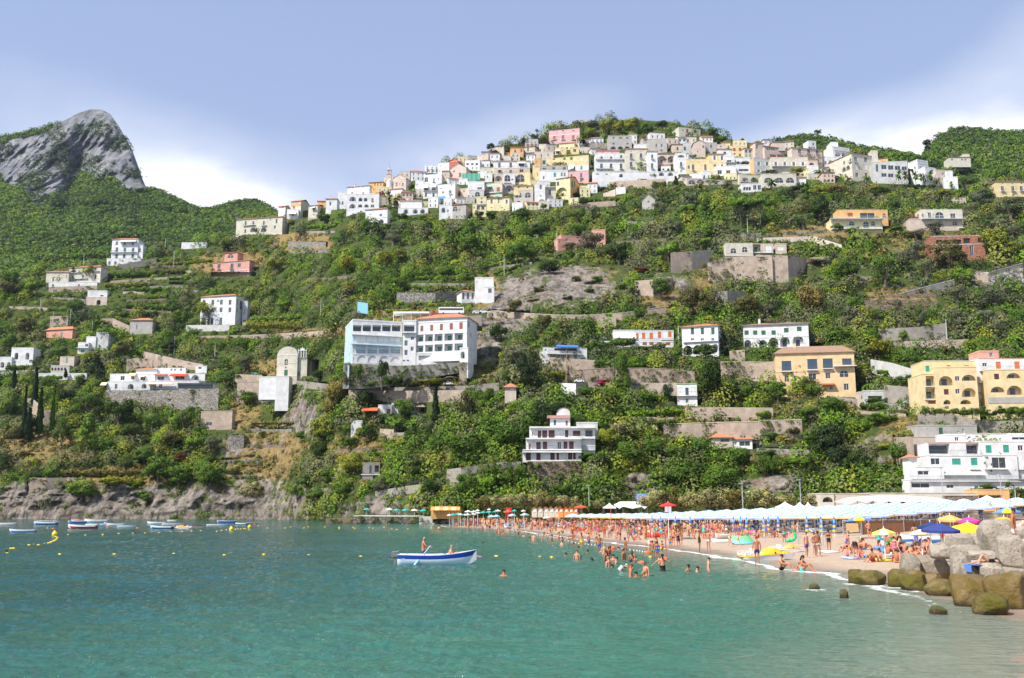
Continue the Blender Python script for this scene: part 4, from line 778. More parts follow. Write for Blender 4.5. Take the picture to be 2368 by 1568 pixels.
bld('yellow two-storey villa with a flat white roof and wraparound terrace','villa','yellow_villa',m('A4',(238,800,1192,1330),'E',dep=8,wins=[('a',1236,54,46,[455]),('a',1250,54,70,[613]),('a',1238,38,50,[692]),('d',1250,40,40,[300])],bal=[(1190,205,805,1.8,'g'),(1300,235,790,1.2,'g')]),
 m('A4',(300,860,1088,1192),'O',dy=2.6,dep=6,par=.05,wins=[('r',1140,56,40,[438]),('d',1150,160,60,[630]),('a',1150,30,50,[815])],band=[(1088,20,'W')]),lm='the yellow terrace villa')
bld('pale pink terrace villa draped in bougainvillea','villa','pale_pink_villa',m('A4',(1105,1695,1192,1320),'K',dep=8,wins=[('a',1235,50,40,[1600])],bal=[(1190,1225,1708,1.6,'g'),(1290,1640,1745,1.0,'g')]),
 m('A4',(1225,1690,1082,1192),'C',dy=2.4,dep=6,par=.05,wins=[('d',1145,30,60,[1320]),('a',1150,90,80,[1430]),('d',1160,52,66,[1580]),('d',1150,20,40,[1245])],band=[(1082,16,'W')]),lm='the pale pink terrace villa')
bld('unfinished red-brick house with concrete slabs among the trees','house','brick_house',m('B4',(1560,2030,442,650),BRICKR,rm=CONC,a=4,dep=8,wins=[('L',480,56,46,[1860]),('L',472,50,40,[1985]),('L',495,220,50,[1700]),('d',570,24,90,[1905]),('L',560,40,80,[1800])],band=[(445,16,'G'),(520,6,'G')]),lm='the unfinished brick house')
# ---------------------------------------------------------------- left slope (crops B1, B2)
bld('white four-storey house with green curved bays below the far mountain','house','bay_house',m('B1',(985,1218,232,408),'W',a=4,roof='t',rh=1.0,wins=[('a',265,22,34,[1038,1107,1180]),('b',325,25,46,[1038]),('g',330,25,46,[1108,1182]),('g',383,26,42,[1035,1103,1178])],bal=[(348,985,1215,1.0),(405,985,1215,.8)],awn=[(1065,1215,240,262,(.55,.52,.5))]),
 m('B1',(1218,1265,285,405),'W',dy=-.5,dep=5,wins=[('a',330,22,34,[1240]),('d',390,22,12,[1238])]),m('B1',(945,1250,405,470),'W',dy=-2.2,dep=3,wins=[('d',442,22,32,[972,1025])]),lm='the green-bay house')
bld('long cream house with red-flowered terrace on the far left slope','house','cream_house',m('B1',(605,888,472,615),'C',s=960,a=20,roof='t',rh=1.6,wins=[('r',508,18,36,[650]),('g',508,18,36,[740]),('d',495,18,20,[798]),('g',500,18,36,[850]),('d',568,18,38,[647]),('g',566,18,40,[737,847]),('d',555,12,30,[793])],bal=[(528,620,720,.8),(515,815,885,.8),(585,605,780,.7)]),
 m('B1',(405,605,522,615),'C',dy=1,roof='t',rh=1.3,wins=[('g',588,16,36,[472]),('a',560,12,30,[590])]),m('B1',(430,860,615,660),'W',dy=-2,dep=3,wins=[('d',640,20,20,[470,700])]),lm='the long cream house')
bld('pink villa with a tower room and fan window on the left slope','villa','pink_villa',m('B1',(1890,2212,418,520),'J',s=2262,a=28,roof='t',rh=1.0,dy=.4,wins=[('b',472,28,52,[1945,2060]),('d',462,26,36,[2125])],band=[(430,8,'W'),(500,6,'W')]),
 m('B1',(1887,2212,520,565),'W',dy=0,dep=6,s=2262,a=28,wins=[('A',535,70,40,[2125]),('d',530,20,20,[1940]),('d',535,14,20,[2060])]),m('B1',(1992,2108,345,425),'J',dy=3,s=2160,a=28,roof='t',rh=.9,wins=[('a',378,54,38,[2048])],band=[(345,6,'W')]),lm='the pink tower villa')
bld('white block house with three rows of dark windows and an orange roof','house','white_block',m('B1',(1772,2085,728,992),'W',s=2155,a=24,roof='t',rh=1.1,wins=[('d',790,25,46,[1812,1889,1966,2043]),('d',858,25,44,[1808,1887,1963,2041]),('d',957,27,62,[1803,1882,1960])],sw_=[('d',790,12,44,[2110]),('d',858,12,42,[2108]),('d',815,24,70,[2140])]),
 m('B1',(2150,2195,785,915),'G',dy=4,dep=5,wins=[('a',875,12,50,[2172])]),lm='the white block house')
bld('small flat white house above an arched cellar on the left slope','house','white_house',m('B1',(775,950,688,750),'W',a=-6,dep=5,wins=[('d',732,30,14,[905])]),m('B1',(760,948,750,822),'K',dy=-1.5,dep=3,wins=[('A',790,40,44,[875])]))
bld('small stone cottage with an orange roof and climbing plants','cottage','stone_cottage',m('B1',(1150,1350,950,1068),'S',roof='t',rh=1.8,wins=[('d',1010,14,40,[1215]),('d',1010,14,30,[1360])]),lm='the orange-roofed cottage')
bld('low pink house with a tiled roof and turquoise shutter behind cypresses','house','pink_house',m('B1',(408,640,1028,1110),'J',s=675,roof='t',rh=1.6,wins=[('t',1080,18,48,[548])]),lm='the low pink house')
bld('curved white villa with arched windows at the left edge','villa','curved_white_villa',m('B1',(92,288,1192,1345),'W',dep=7,par=.1,wins=[('A',1268,38,60,[145,243]),('w',1325,20,24,[145])]),m('B1',(-60,96,1275,1400),'W',dy=-1,dep=6,par=.1,wins=[('A',1345,38,50,[20,78])]),lm='the curved white villa')
bld('small white house with a blue-grey balcony among cypresses','house','white_house',m('B1',(688,782,1152,1240),'W',wins=[('d',1172,30,24,[770]),('t',1225,34,26,[735])],bal=[(1195,686,790,.8)]),m('B1',(765,850,1100,1152),'W',dy=2,dep=4),m('B1',(850,960,1062,1160),'G',dy=2.5,wins=[('d',1110,16,20,[900])]))
bld('distant white shed roofs on the pass below the mountain','shed','white_shed',m('B1',(1610,1830,262,310),'W',dep=5,wins=[('d',285,16,10,[1700])]))
bld('large white hilltop villa with green shutters and brown arches, far left of the village','villa','long_white_villa',m('B2',(-36,352,28,180),'C',s=402,a=22,roof='t',rh=1.2,wins=[('g',85,16,40,[48,112,200]),('g',65,16,38,[307]),('g',115,16,28,[293]),('g',150,16,34,[45]),('A',138,50,42,[110,200]),('d',52,10,18,[255])],sw_=[('g',70,8,38,[385])],bal=[(104,30,130,.8),(104,180,225,.8)]),lm='the long white hilltop villa')
hotel=bld('large white seaside hotel with stacked balconies and light blue corner, above the cliff','hotel','cliff_hotel',
 m('B2',(945,1362,1185,1252),'W',Y=294,s=872,a=30,sw='B',dep=10,par=.05,wins=[('A',1222,78,54,[1022,1113,1208,1305]),('d',1222,12,30,[952])]),
 m('B2',(945,1362,1098,1185),'W',dy=.15,s=876,a=30,sw='W',par=.05,wins=[('L',1140,80,66,[1015,1110,1208,1305]),('d',1146,10,44,[952])]),
 m('B2',(945,1362,1022,1098),'B',dy=.3,s=880,a=30,sw='B',par=.05,wins=[('w',1052,98,52,[1010]),('w',1052,92,52,[1108,1205,1303])],bal=[(1096,930,1362,1.0,'n')]),
 m('B2',(945,1362,900,1022),'W',dy=.5,s=884,a=30,sw='B',par=.5,wins=[('H',965,74,48,[985,1067,1149,1231,1313])],bal=[(1016,935,1362,.9,'n')]),
 m('B2',(1364,1475,905,1252),'W',dy=2,dep=6,wins=[('H',965,90,54,[1420]),('d',1090,28,46,[1395]),('d',1050,26,30,[1448]),('d',1170,28,46,[1395]),('d',1138,26,36,[1446]),('d',1238,22,16,[1378,1412])],bal=[(1002,1366,1475,.8)]),
 m('B2',(1475,1905,872,1180),'W',dy=-1.0,s=1990,a=22,roof='t',rh=.5,base=2,wins=[('r',968,25,50,[1528],0),('r',962,25,52,[1610]),('r',956,26,54,[1692]),('r',950,27,56,[1775]),('r',944,28,58,[1857]),
 ('L',1050,62,58,[1510]),('L',1046,66,60,[1588]),('L',1042,68,62,[1668]),('L',1038,70,64,[1752]),('L',1033,72,66,[1838]),('L',1138,62,58,[1510]),('L',1134,66,60,[1588]),('L',1130,68,62,[1668]),('L',1126,70,62,[1752]),('L',1122,72,62,[1838])],
 sw_=[('d',935,14,40,[1922]),('d',1025,10,28,[1940])],band=[(1003,5,'W'),(905,5,'W')]),
 m('B2',(1480,1850,1180,1250),'W',dy=1.5,dep=6,wins=[('H',1215,120,40,[1560,1700,1800])]),
 m('B2',(1845,1915,1135,1245),'W',dy=-2.4,dep=3,s=1962,wins=[('A',1190,34,60,[1870])]),lm='the cliff hotel')
bld('white house with a tall stair tower and red roof above the hotel','house','tower_house',m('B2',(1860,1975,655,752),'W',dy=1,dep=6,a=-20,roof='t',rh=.9,wins=[('k',695,18,52,[1876,1915,1955])]),m('B2',(1972,2130,545,725),'W',dy=-.6,a=0,dep=5,wins=[('d',580,7,26,[1990])]),m('B2',(2050,2135,620,690),'W',dy=-2,dep=3,wins=[('d',650,30,40,[2100])]),lm='the white tower house')
def church():
 r=bld('cream baroque church with a curved gable and bell screen by the coast road','church','baroque_church',m('B2',(305,478,1185,1372),'C',Y=372,a=4,dep=16,roof='v',rh=3.2,rm=CONC,wins=[('a',1248,30,52,[388]),('d',1296,16,18,[385]),('g',1342,32,56,[386])],band=[(1195,7,'W'),(1262,3,'W'),(1370,5,'W')]),
 m('B2',(478,560,1212,1372),'C',Y=372.4,dep=5,wins=[('d',1245,14,14,[492]),('d',1350,26,40,[490])],band=[(1218,5,'W')]),m('B2',(560,600,1225,1372),'K',Y=376,s=655,a=34,roof='g',wins=[],sw_=[('d',1270,10,30,[610]),('d',1275,10,30,[635])]),lm='the baroque church')
 root,org,o=r;Y=372.2;b=P(*V('B2',522,1212),Y)-org;k=(P(*V('B2',623,1212),Y).x-P(*V('B2',523,1212),Y).x)/100;q=MB();W=wallm('W')
 for xx in(-30,-8,14,34):q.box((b.x+xx*k,b.y,b.z+28*k),(7*k,.8,56*k),W)
 q.box((b.x+2*k,b.y,b.z+59*k),(74*k,1.0,6*k),W);q.box((b.x+2*k,b.y,b.z+70*k),(34*k,.8,16*k),W)
 for xx in(-32,-16,2,20,36):q.lathe([(2.2*k,0),(2.6*k,5*k),(.4*k,16*k)],W,6,(b.x+xx*k,b.y,b.z+(78 if xx==2 else 62)*k))
 q.build('bell_screen',root);q=MB();q.lathe([(.1,0),(5*k,0),(4.5*k,9*k),(.1,13*k)],plain('bell_bronze',(.35,.25,.08),.4,.8),8,(b.x+3*k,b.y,b.z+26*k));q.build('bell',root)
 q=MB();q.tube(P(*V('B2',392,1135),Y)-org,P(*V('B2',392,1108),Y)-org,.07,.06,RAIL);q.build('cross',root)
church()
bld('sprawling white curved hotel with orange and red awnings on a stone terrace','hotel','terraced_hotel',m('C1',(900,1260,205,272),'W',dep=6,par=.15,a=0,wins=[('d',245,24,40,[975]),('A',245,52,44,[1098]),('A',242,44,40,[1210])],awn=[(855,905,210,240,(.78,.62,.45)),(1240,1455,208,232,(.80,.60,.42),2.2)]),
 m('C1',(1262,1810,200,272),'W',dy=.8,dep=6,par=.2,wins=[('d',240,30,44,[1300,1350]),('H',240,300,50,[1640])]),
 m('C1',(920,1300,140,200),'W',dy=3.5,dep=5,par=.15,wins=[('d',175,36,36,[1030]),('d',170,30,30,[1115]),('d',180,44,30,[1200])],awn=[(1088,1148,132,162,(.78,.5,.3)),(1175,1225,155,168,(.8,.65,.5))]),
 m('C1',(1300,1720,138,200),'W',dy=4,dep=5,par=.15,wins=[('d',175,60,30,[1350]),('d',172,80,30,[1510]),('A',170,70,44,[1640])],awn=[(1305,1408,142,154,(.5,.12,.06)),(1438,1580,140,166,(.75,.06,.02),2.6)]),
 m('C1',(1140,1315,105,138),'W',dy=8,dep=5,roof='t',rh=.5,wins=[]),m('C1',(1285,1560,90,125),'W',dy=9,dep=5,par=.1,wins=[('d',105,16,18,[1440,1470]),('r',105,16,18,[1520])]),m('C1',(1640,1735,78,135),'W',dy=9,dep=4,wins=[('d',90,30,16,[1680])]),lm='the curved white hotel')
bld('grey unfinished building with a row of pointed arches and a white balustrade','building','arched_building',m('C1',(425,580,72,135),'S',dep=5,wins=[('A',98,20,26,[440,466,492,518,546])]),m('C1',(320,725,140,195),'W',dy=-3,dep=3,wins=[]),m('C1',(500,620,0,72),'K',dy=3,dep=5,wins=[('t',25,16,44,[562])]),lm='the pointed-arch building')
bld('roofless concrete shell of a building on the scrubby slope','ruin','concrete_shell',m('C1',(1682,1945,455,610),PINKC,s=1972,a=18,dep=6,rm=PINKC,wins=[('d',560,50,30,[1755])]),lm='the concrete shell')
bld('small round-topped watch hut of grey stone on the terraces','hut','stone_hut',m('C1',(1918,2045,662,765),STONEW,dep=4,wins=[('d',725,24,40,[1970])]),lm='the stone hut')
bld('bare concrete bastion with two slit holes left of the church','bastion','concrete_bastion',m('C1',(1985,2245,212,365),PINKC,dep=8,wins=[('d',262,14,12,[2010,2056])],a=8),lm='the concrete bastion')
bld('white curved bastion terrace in front of the church','bastion','white_bastion',m('B2',(160,300,1378,1430),'W',Y=365,dep=6,par=.3,a=4,base=6),m('B2',(296,408,1372,1500),'W',dy=-1,dep=6,par=.3,base=7))
bld('low white villa with a bright orange canopy among the trees','villa','low_villa',m('C2',(1225,1345,330,412),'W',dep=6,par=.15,wins=[('r',385,34,44,[1320])],awn=[(1092,1235,352,392,(.62,.14,.05),3.5)]),m('C2',(1345,1655,315,412),'W',dy=2,dep=5,par=.1,wins=[('L',365,60,60,[1620]),('d',365,60,50,[1480])]),m('C2',(1670,1912,232,300),'W',dy=6,dep=5,par=.1,wins=[('d',268,16,36,[1855]),('r',268,26,36,[1890])]),lm='the orange-canopy villa')
bld('small grey box hut with one window below the orange canopy','hut','grey_hut',m('C2',(985,1088,475,530),'G',s=1105,wins=[('d',488,14,24,[1020])]))
bld('dark shack with a blue shutter and white railing near the shore','shack','shore_shack',m('C2',(1085,1240,850,945),CONC,dep=4,wins=[('n',900,24,70,[1160]),('L',895,40,60,[1215])],bal=[(945,1078,1245,1.2)]),m('C2',(1090,1180,945,995),CONC,dy=-1,dep=2),lm='the shore shack')
bld('white four-tier villa with long balconies and an orange cupola above the beach','villa','tiered_villa',
 m('C3',(345,818,738,818),'W',Y=249,dep=7,par=.1,base=.25,wins=[('m',780,40,60,[390]),('m',778,34,62,[472]),('m',776,34,62,[585]),('w',776,22,60,[655]),('m',776,18,62,[628]),('w',776,22,60,[690]),('m',774,34,60,[728]),('m',774,20,60,[762])],bal=[(742,340,820,.9,'n')]),
 m('C3',(372,818,632,738),'W',dy=1.3,dep=8,par=.1,wins=[('r',700,16,50,[400]),('m',692,36,60,[472]),('m',690,34,62,[525]),('d',690,30,58,[640]),('m',688,30,60,[690]),('m',688,36,64,[738])],bal=[(724,345,818,1.2),(635,368,820,1.2,'n')]),
 m('C3',(400,930,540,632),'W',dy=2.6,dep=8,par=.1,wins=[('d',598,12,40,[425]),('m',600,26,60,[480]),('m',598,40,62,[522]),('m',597,48,62,[578]),('m',594,26,58,[700]),('m',592,60,44,[780]),('H',588,60,60,[880])],bal=[(632,400,820,1.2),(630,815,928,.8),(545,398,930,1.0,'n')]),
 m('C3',(818,930,632,738),'W',dy=3,dep=5,wins=[('H',688,90,60,[870])],bal=[(724,820,925,.6)]),
 m('C3',(570,728,460,540),'W',dy=4,dep=5,par=.2,wins=[('g',505,16,44,[605]),('r',510,16,40,[700])]),m('C3',(545,728,450,466),'J',dy=3.4,dep=5,par=.1,base=.02),m('C3',(622,726,425,450),'W',dy=4.5,dep=3,base=.02,roof='v',rh=1.3,rm=plaster('orange_dome',(.70,.22,.08))),
 m('C3',(780,950,512,545),'G',dy=4,dep=5),lm='the tiered villa')
bld('small beige hut with an orange roof edge left of the dark pine','hut','beige_hut',m('C3',(200,292,222,335),'K',roof='t',rh=.5,wins=[('w',240,38,26,[258])]))
bld('narrow white house with a green roof and blue door','house','green_roof_house',m('C3',(1593,1755,190,368),'W',s=1790,a=20,rm=None,par=.1,wins=[('w',245,18,46,[1628,1715]),('n',255,24,64,[1671]),('d',330,22,36,[1672]),('w',245,14,44,[1605,1740])],bal=[(288,1590,1757,.7)],band=[(196,20,'Q')]),lm='the green-roofed house')
bld('low cream cottages with tiled roofs and wide windows over the beach cliff','cottage','low_cottage',m('C3',(1880,2040,628,700),'K',roof='t',rh=.6,wins=[('d',648,74,30,[1977])]),m('C3',(2040,2200,640,722),'W',dy=-.8,s=2268,a=24,roof='t',rh=.6,wins=[('d',675,86,42,[2137]),('d',676,12,24,[2065])],sw_=[('d',655,14,14,[2215])]),lm='the low cottages')
bld('long salmon-pink villa with white-trimmed windows on the wooded slope','villa','salmon_villa',m('B3',(655,910,175,285),'J',a=-22,dep=7,par=.3,wins=[('d',215,18,22,[700]),('d',192,20,22,[790]),('a',168,22,38,[878])],band=[(225,4,'W')]),m('B3',(905,1012,140,240),'J',dy=2,a=10,dep=7,wins=[('d',178,18,26,[992])]),m('B3',(630,690,210,300),'J',dy=-3,a=-22,dep=4,wins=[('d',230,12,16,[644])]),lm='the salmon villa')
bld('cream villa with arched windows and a wooden pergola on the retaining wall','villa','cream_villa',m('B3',(1985,2205,240,345),'C',dep=7,par=.1,wins=[('a',302,44,40,[2045]),('a',292,40,44,[2137])],bal=[(345,1985,2205,.9)]),m('B3',(2195,2368,245,335),'K',dy=1.5,dep=6,par=.1,wins=[('L',280,70,60,[2230]),('w',290,46,56,[2330])],bal=[(320,2195,2368,.9)]),m('B4',(165,262,512,600),'K',dy=2,dep=5,wins=[('w',550,54,30,[205])]),lm='the cream pergola villa')
bld('low white house with a bright blue awning strip above the cliff path','house','blue_awning_house',m('B3',(508,865,1082,1205),'W',a=-8,dep=6,par=.1,wins=[('H',1095,180,26,[690]),('d',1085,40,26,[835]),('d',1150,170,34,[650]),('d',1105,16,16,[530]),('d',1140,20,24,[745])],bal=[(1132,540,830,.9)],awn=[(612,788,1062,1086,(.05,.18,.62),1.4)]),lm='the blue-awning house')
bld('white house with red shutters and a cream awning','house','red_shutter_house',m('B3',(1080,1565,945,1030),'W',a=-3,dep=6,par=.2,wins=[('o',990,26,50,[1322,1383]),('o',982,26,50,[1450]),('o',978,26,44,[1533]),('d',1000,100,34,[1180]),('o',990,30,40,[1265])],bal=[(1035,975,1560,1.1)],awn=[(1072,1255,965,1015,(.75,.68,.55),1.6)]),m('B3',(975,1565,1040,1085),'W',dy=-1.5,dep=4,wins=[('r',1052,34,26,[1330,1385,1450,1520])]),lm='the red-shutter house')
bld('white house with a four-arch loggia and green shutters','house','arcade_house',m('B3',(1635,1928,905,1155),'W',s=2062,a=30,roof='t',rh=1.5,wins=[('g',950,24,56,[1715,1795,1880]),('d',1018,24,22,[1715,1795,1880]),('A',1105,66,78,[1678]),('A',1100,68,78,[1757]),('A',1093,68,78,[1838]),('A',1088,44,70,[1900])],sw_=[('d',915,12,30,[1955]),('d',985,14,14,[1995]),('d',1080,12,26,[1945]),('d',885,12,12,[2000])],bal=[(1040,1640,1925,.5,'n')]),lm='the four-arch white house')
bld('long white arcaded villa with green shutters and a brown tiled roof','villa','arcaded_villa',m('B4',(-118,462,1215,1430),'W',s=580,a=20,roof='T',rh=2,chim=1,wins=[('g',1297,36,40,[-95,-18,55,145]),('g',1275,40,42,[257]),('g',1263,40,42,[372]),('A',1400,66,80,[-90,-20,50]),('A',1385,78,90,[143]),('A',1378,80,90,[245]),('A',1370,90,96,[362])],
 sw_=[('g',1265,20,44,[490]),('g',1278,20,44,[545]),('d',1370,20,40,[490])],band=[(1330,5,'W')]),lm='the arcaded white villa')
bld('yellow mansion with tall blue-green shutters and painted panels','mansion','yellow_mansion',m('C4',(165,832,268,650),'M',s=862,a=18,roof='T',rh=2.4,chim=1,wins=[('n',385,76,84,[245]),('n',370,78,88,[462]),('n',366,78,88,[592]),('n',350,76,56,[752]),('d',490,32,62,[247]),('d',490,26,46,[318]),('d',475,62,52,[463]),('d',468,38,50,[594]),('a',450,68,60,[728]),('d',562,38,56,[748]),('d',570,26,34,[620])],
 band=[(270,14,'C'),(425,4,'C')],bal=[(432,200,288,.7),(420,415,506,.7),(408,548,636,.7),(388,640,832,1.1)],awn=[(540,648,532,550,(.5,.14,.05),1.2)]),lm='the yellow mansion')
bld('white garage building with a wide dark doorway on the road','garage','garage',m('C4',(902,1082,600,692),'G',dep=6,par=.3,wins=[('H',662,114,50,[990])],a=6),m('C4',(858,905,612,665),'K',dy=2,dep=3,wins=[('a',650,26,40,[887])]),lm='the garage')
bld('yellow apartment block with arched loggias and white penthouses','apartment block','yellow_apartments',
 m('C4',(1508,1862,402,712),'Y',base=9,Y=236,a=6,dep=10,par=.3,wins=[('A',510,114,82,[1583]),('A',485,116,52,[1775]),('d',492,36,40,[1680]),('m',604,36,46,[1587]),('d',600,34,42,[1683]),('A',608,116,76,[1778]),('A',690,60,40,[1595]),('A',695,90,50,[1750])]),
 m('C4',(1405,1510,455,712),'Y',base=9,dy=.8,dep=9,par=.1,wins=[('L',512,86,84,[1462]),('L',618,86,86,[1462]),('r',692,76,26,[1475])],bal=[(556,1405,1510,.4),(664,1405,1510,.4)]),
 m('C4',(1405,1850,345,455),'Y',dy=3,dep=8,par=.1,wins=[('o',392,34,24,[1608,1758]),('t',410,30,50,[1430])],band=[(346,6,'W')]),
 m('C4',(1862,1948,430,735),'W',base=9,dy=2.5,dep=6,wins=[('m',500,44,70,[1910]),('m',595,38,46,[1906]),('A',705,60,56,[1912])],bal=[(540,1864,1946,.4)]),
 m('C4',(1948,2420,425,770),'Y',base=9,dy=-1.6,a=6,dep=10,par=.3,wins=[('m',475,38,48,[2010]),('A',467,112,46,[2150]),('A',584,114,50,[2017]),('A',590,124,80,[2160]),('d',677,44,30,[2028,2170]),('A',745,112,40,[2160])],band=[(700,50,'S')]),
 m('C4',(1862,2420,325,425),'W',dy=1.2,dep=8,par=.1,wins=[('d',375,36,30,[1910]),('o',380,38,60,[2025,2182])],bal=[(425,1862,2400,1.0)],band=[(325,7,'J')]),m('C4',(1872,2030,268,325),'J',dy=3,dep=6,wins=[('d',292,26,36,[1965])]),lm='the yellow apartment block')
bld('low grey building with a rail of flower pots on its flat roof','building','grey_building',m('C4',(1345,1850,890,985),'S',dep=8,par=.3,wins=[('d',918,10,18,[1432]),('g',932,30,54,[1542]),('d',940,14,14,[1690]),('d',932,14,34,[1730])]),m('C4',(1330,1600,985,1145),'K',dy=-1,dep=8,par=.1),lm='the grey flower-pot building')
bld('large stepped white beach hotel with turquoise shutters at the right','hotel','stepped_hotel',
 m('C4',(1440,2190,1138,1255),'W',Y=212,dep=9,par=.1,wins=[('d',1188,72,54,[1495]),('t',1190,70,52,[1672]),('t',1190,50,62,[1822]),('d',1200,110,90,[2030])],bal=[(1250,1775,1870,.8,'n'),(1248,1905,2100,.6,'n')],awn=[(1445,1885,1262,1305,(.62,.66,.60),1.4)]),
 m('C4',(1436,1872,1030,1138),'W',dy=.6,dep=8,par=.05,wins=[('H',1080,170,86,[1528]),('H',1080,124,86,[1682]),('H',1080,108,86,[1812])],bal=[(1134,1436,1872,.7)],band=[(1030,6,'J')]),
 m('C4',(1875,2300,1024,1138),'W',dy=.3,dep=8,par=.2,wins=[('t',1085,44,64,[1944]),('t',1082,44,64,[2090]),('d',1075,40,46,[2210])]),
 m('C4',(1752,2130,958,1024),'W',dy=4,dep=6,par=.2,wins=[('d',985,18,14,[1780]),('d',1000,24,14,[1920,1990,2040])],band=[(956,7,'J')]),m('C4',(1580,1755,970,1030),'W',dy=4,dep=5,wins=[('d',1000,30,34,[1675])]),m('C4',(2120,2400,965,1024),'W',dy=3,dep=6,wins=[('d',995,120,24,[2200])]),
 m('C4',(1335,1570,1238,1305),'W',dy=-1.5,dep=3,par=.1,wins=[('d',1285,90,36,[1395])]),m('C4',(1570,2300,1255,1345),'W',dy=.8,dep=7,par=.05,wins=[('d',1308,130,30,[1610]),('d',1308,36,40,[1955]),('d',1308,64,44,[2115])]),
 m('C4',(1280,2330,1345,1425),'W',dy=-2,dep=4,par=.25,wins=[('d',1390,150,40,[1370]),('d',1398,60,30,[1620]),('t',1410,30,24,[1840,1960])],bal=[(1350,1280,2330,.5)]),
 m('C4',(2190,2420,1110,1345),'W',dy=3,dep=6,wins=[('d',1170,30,40,[2225])]),
 m('C4',(1285,1345,1158,1250),'W',dy=-1,dep=4,roof='t',rh=.4,wins=[('d',1195,10,24,[1310])]),lm='the stepped beach hotel')
bld('beige beach club building with an arched end window','beach club','beach_club',m('C4',(530,648,1462,1572),'C',Y=196,dep=8,par=.2,wins=[('A',1508,90,44,[592])]),m('C4',(648,950,1462,1572),'K',dy=.3,dep=8,par=.15),m('C4',(945,1862,1455,1572),'C',dy=1.5,dep=8,par=.1,wins=[('H',1545,400,50,[1300])]),lm='the beach club')
bld('orange-beige pavilion with sloped wing walls beside the beach club','pavilion','orange_pavilion',m('C4',(1862,2125,1428,1560),'O',Y=197,dep=6,par=.15,wins=[('H',1500,200,60,[1960])]),m('C4',(1585,1862,1478,1560),BRICKW,dy=-1,dep=5,par=.05,wins=[]))
# ---------------------------------------------------------------- retaining walls, road parapets, terraces
W_=rwall
W_('rough stone terrace wall carrying the curved white hotel','C1',[(885,275,350),(1100,278,400),(1400,276,410),(1600,268,440),(1830,262,440)],STONEW,plat=True,rail=True)
W_('grey parapet wall of the coast road curving from the church to the hotel cliff','C2',[(430,108,150),(600,120,165),(760,140,180),(960,165,195),(1300,172,200),(1700,166,200),(2000,158,200),(2300,130,180)],CONC,name='road_parapet',dY=-.5)
W_('pinkish wall overgrown with red creeper under the coast road','C2',[(960,196,300),(1300,202,300),(1700,200,300),(1990,196,270)],PINKC,dY=.4)
W_('tall grey retaining wall below the cliff hotel','B2',[(862,1254,1430),(960,1262,1436),(1150,1270,1420),(1300,1280,1400),(1500,1275,1370),(1700,1262,1320),(1900,1250,1290)],plaster('hotel_wall',(.33,.31,.28),.2,.35,.95,(.11,.10,.08),.8),cap=None,Y=293)
W_('white drain pipe pillar at the left end of the hotel wall','B2',[(900,1252,1420),(914,1252,1420)],wallm('B'),name='pillar',cat='pillar',Y=292)
W_('square stone pier at the right end of the hotel wall','B2',[(1842,1250,1440),(1902,1250,1440)],PINKC,name='pier',cat='pier',Y=291.6)
W_('round stone bastion of the road bend above the cliff','B3',[(55,800,850),(100,790,850),(150,790,850),(205,800,850)],PINKC,name='bastion',cat='bastion',cap=WPLAST)
W_('pale road wall running below the grey cliff','B3',[(205,798,810),(400,812,850),(600,822,860),(860,824,868),(1150,806,850),(1300,786,820),(1500,752,790)],PINKC,name='road_wall',cap=wallm('C'))
W_('high bare wall face below the cliff road','B3',[(950,850,925),(1100,835,925)],PINKC,dY=.2)
W_('tall pinkish retaining wall in front of the cream pergola villa','B3',[(1845,400,560),(2000,352,556),(2250,345,560),(2368,345,565)],PINKC)
W_('tall pinkish retaining wall under the pergola garden, right part','B4',[(0,605,850),(280,612,850),(430,632,700),(640,620,700)],PINKC)
W_('inclined concrete wall with window-like bays left of the pergola villa','B3',[(1545,318,480),(1715,305,450)],PINKC)
W_('concrete crib frame with open bays beside the inclined wall','B3',[(1715,305,450),(1880,295,410)],CONC,name='crib_wall')
W_('wall patch stained with brush right of the grey cliff','B3',[(1255,545,640),(1400,535,670),(1560,520,560)],PINKC)
W_('concrete buttress wall under the hillside path','B3',[(1880,640,750),(2000,625,750),(2150,635,690)],CONC)
W_('sloping white-topped road wall rising to the right edge','B4',[(1960,775,850),(2060,765,850),(2368,680,760)],PINKC,cap=WPLAST,rail=True)
W_('white rock-faced embankment under the sloping road','B4',[(2060,790,860),(2368,720,830)],stone('white_rock',(.45,.40,.35),(.75,.72,.68),.8))
W_('straight sloping stair wall above the olive terraces','B4',[(1270,950,960),(1500,890,930),(1750,828,900)],CONC,cap=WPLAST,rail=True)
for i_,(a_,l_)in enumerate([([(960,968,985),(1290,955,985),(1590,950,975)],'top'),([(950,1010,1050),(1260,1005,1040),(1590,1010,1040)],'second'),([(960,1050,1090),(1260,1045,1090),(1590,1045,1080)],'third')]):
 W_('brown terrace wall on the bare olive terraces, %s one'%l_,'B4',a_,BRICKW,name='terrace_wall',group='brown terrace walls')
W_('big grey wall with posts above the yellow mansion','B4',[(1090,1265,1370),(1450,1245,1370),(1690,1210,1370)],CONC,cap=None)
W_('low pinkish ramp wall under the big grey posts wall','B4',[(1220,1375,1421),(1880,1355,1421)],PINKC)
W_('grey wall below the arcaded villa and left of the mansion','B3',[(2020,1110,1195),(2140,1100,1195)],PINKC)
W_('long pinkish brick wall in the middle of the slope, upper course','B3',[(560,1160,1260),(930,1185,1270)],PINKC,rail=True)
W_('long pinkish brick wall between the white house and the green-roofed house','C3',[(690,88,175),(950,72,178),(1300,68,180),(1600,80,180),(1735,100,182)],plaster('pink_brick',(.52,.40,.33),.25,.9,.95,(.25,.18,.14),.6),cap=PINKC)
W_('lower stone course of the long wall above the green slope','C3',[(780,182,290),(870,182,240),(1300,184,230),(1590,186,300)],plaster('pale_brick',(.50,.42,.35),.25,.8,.95,(.2,.17,.13),.6))
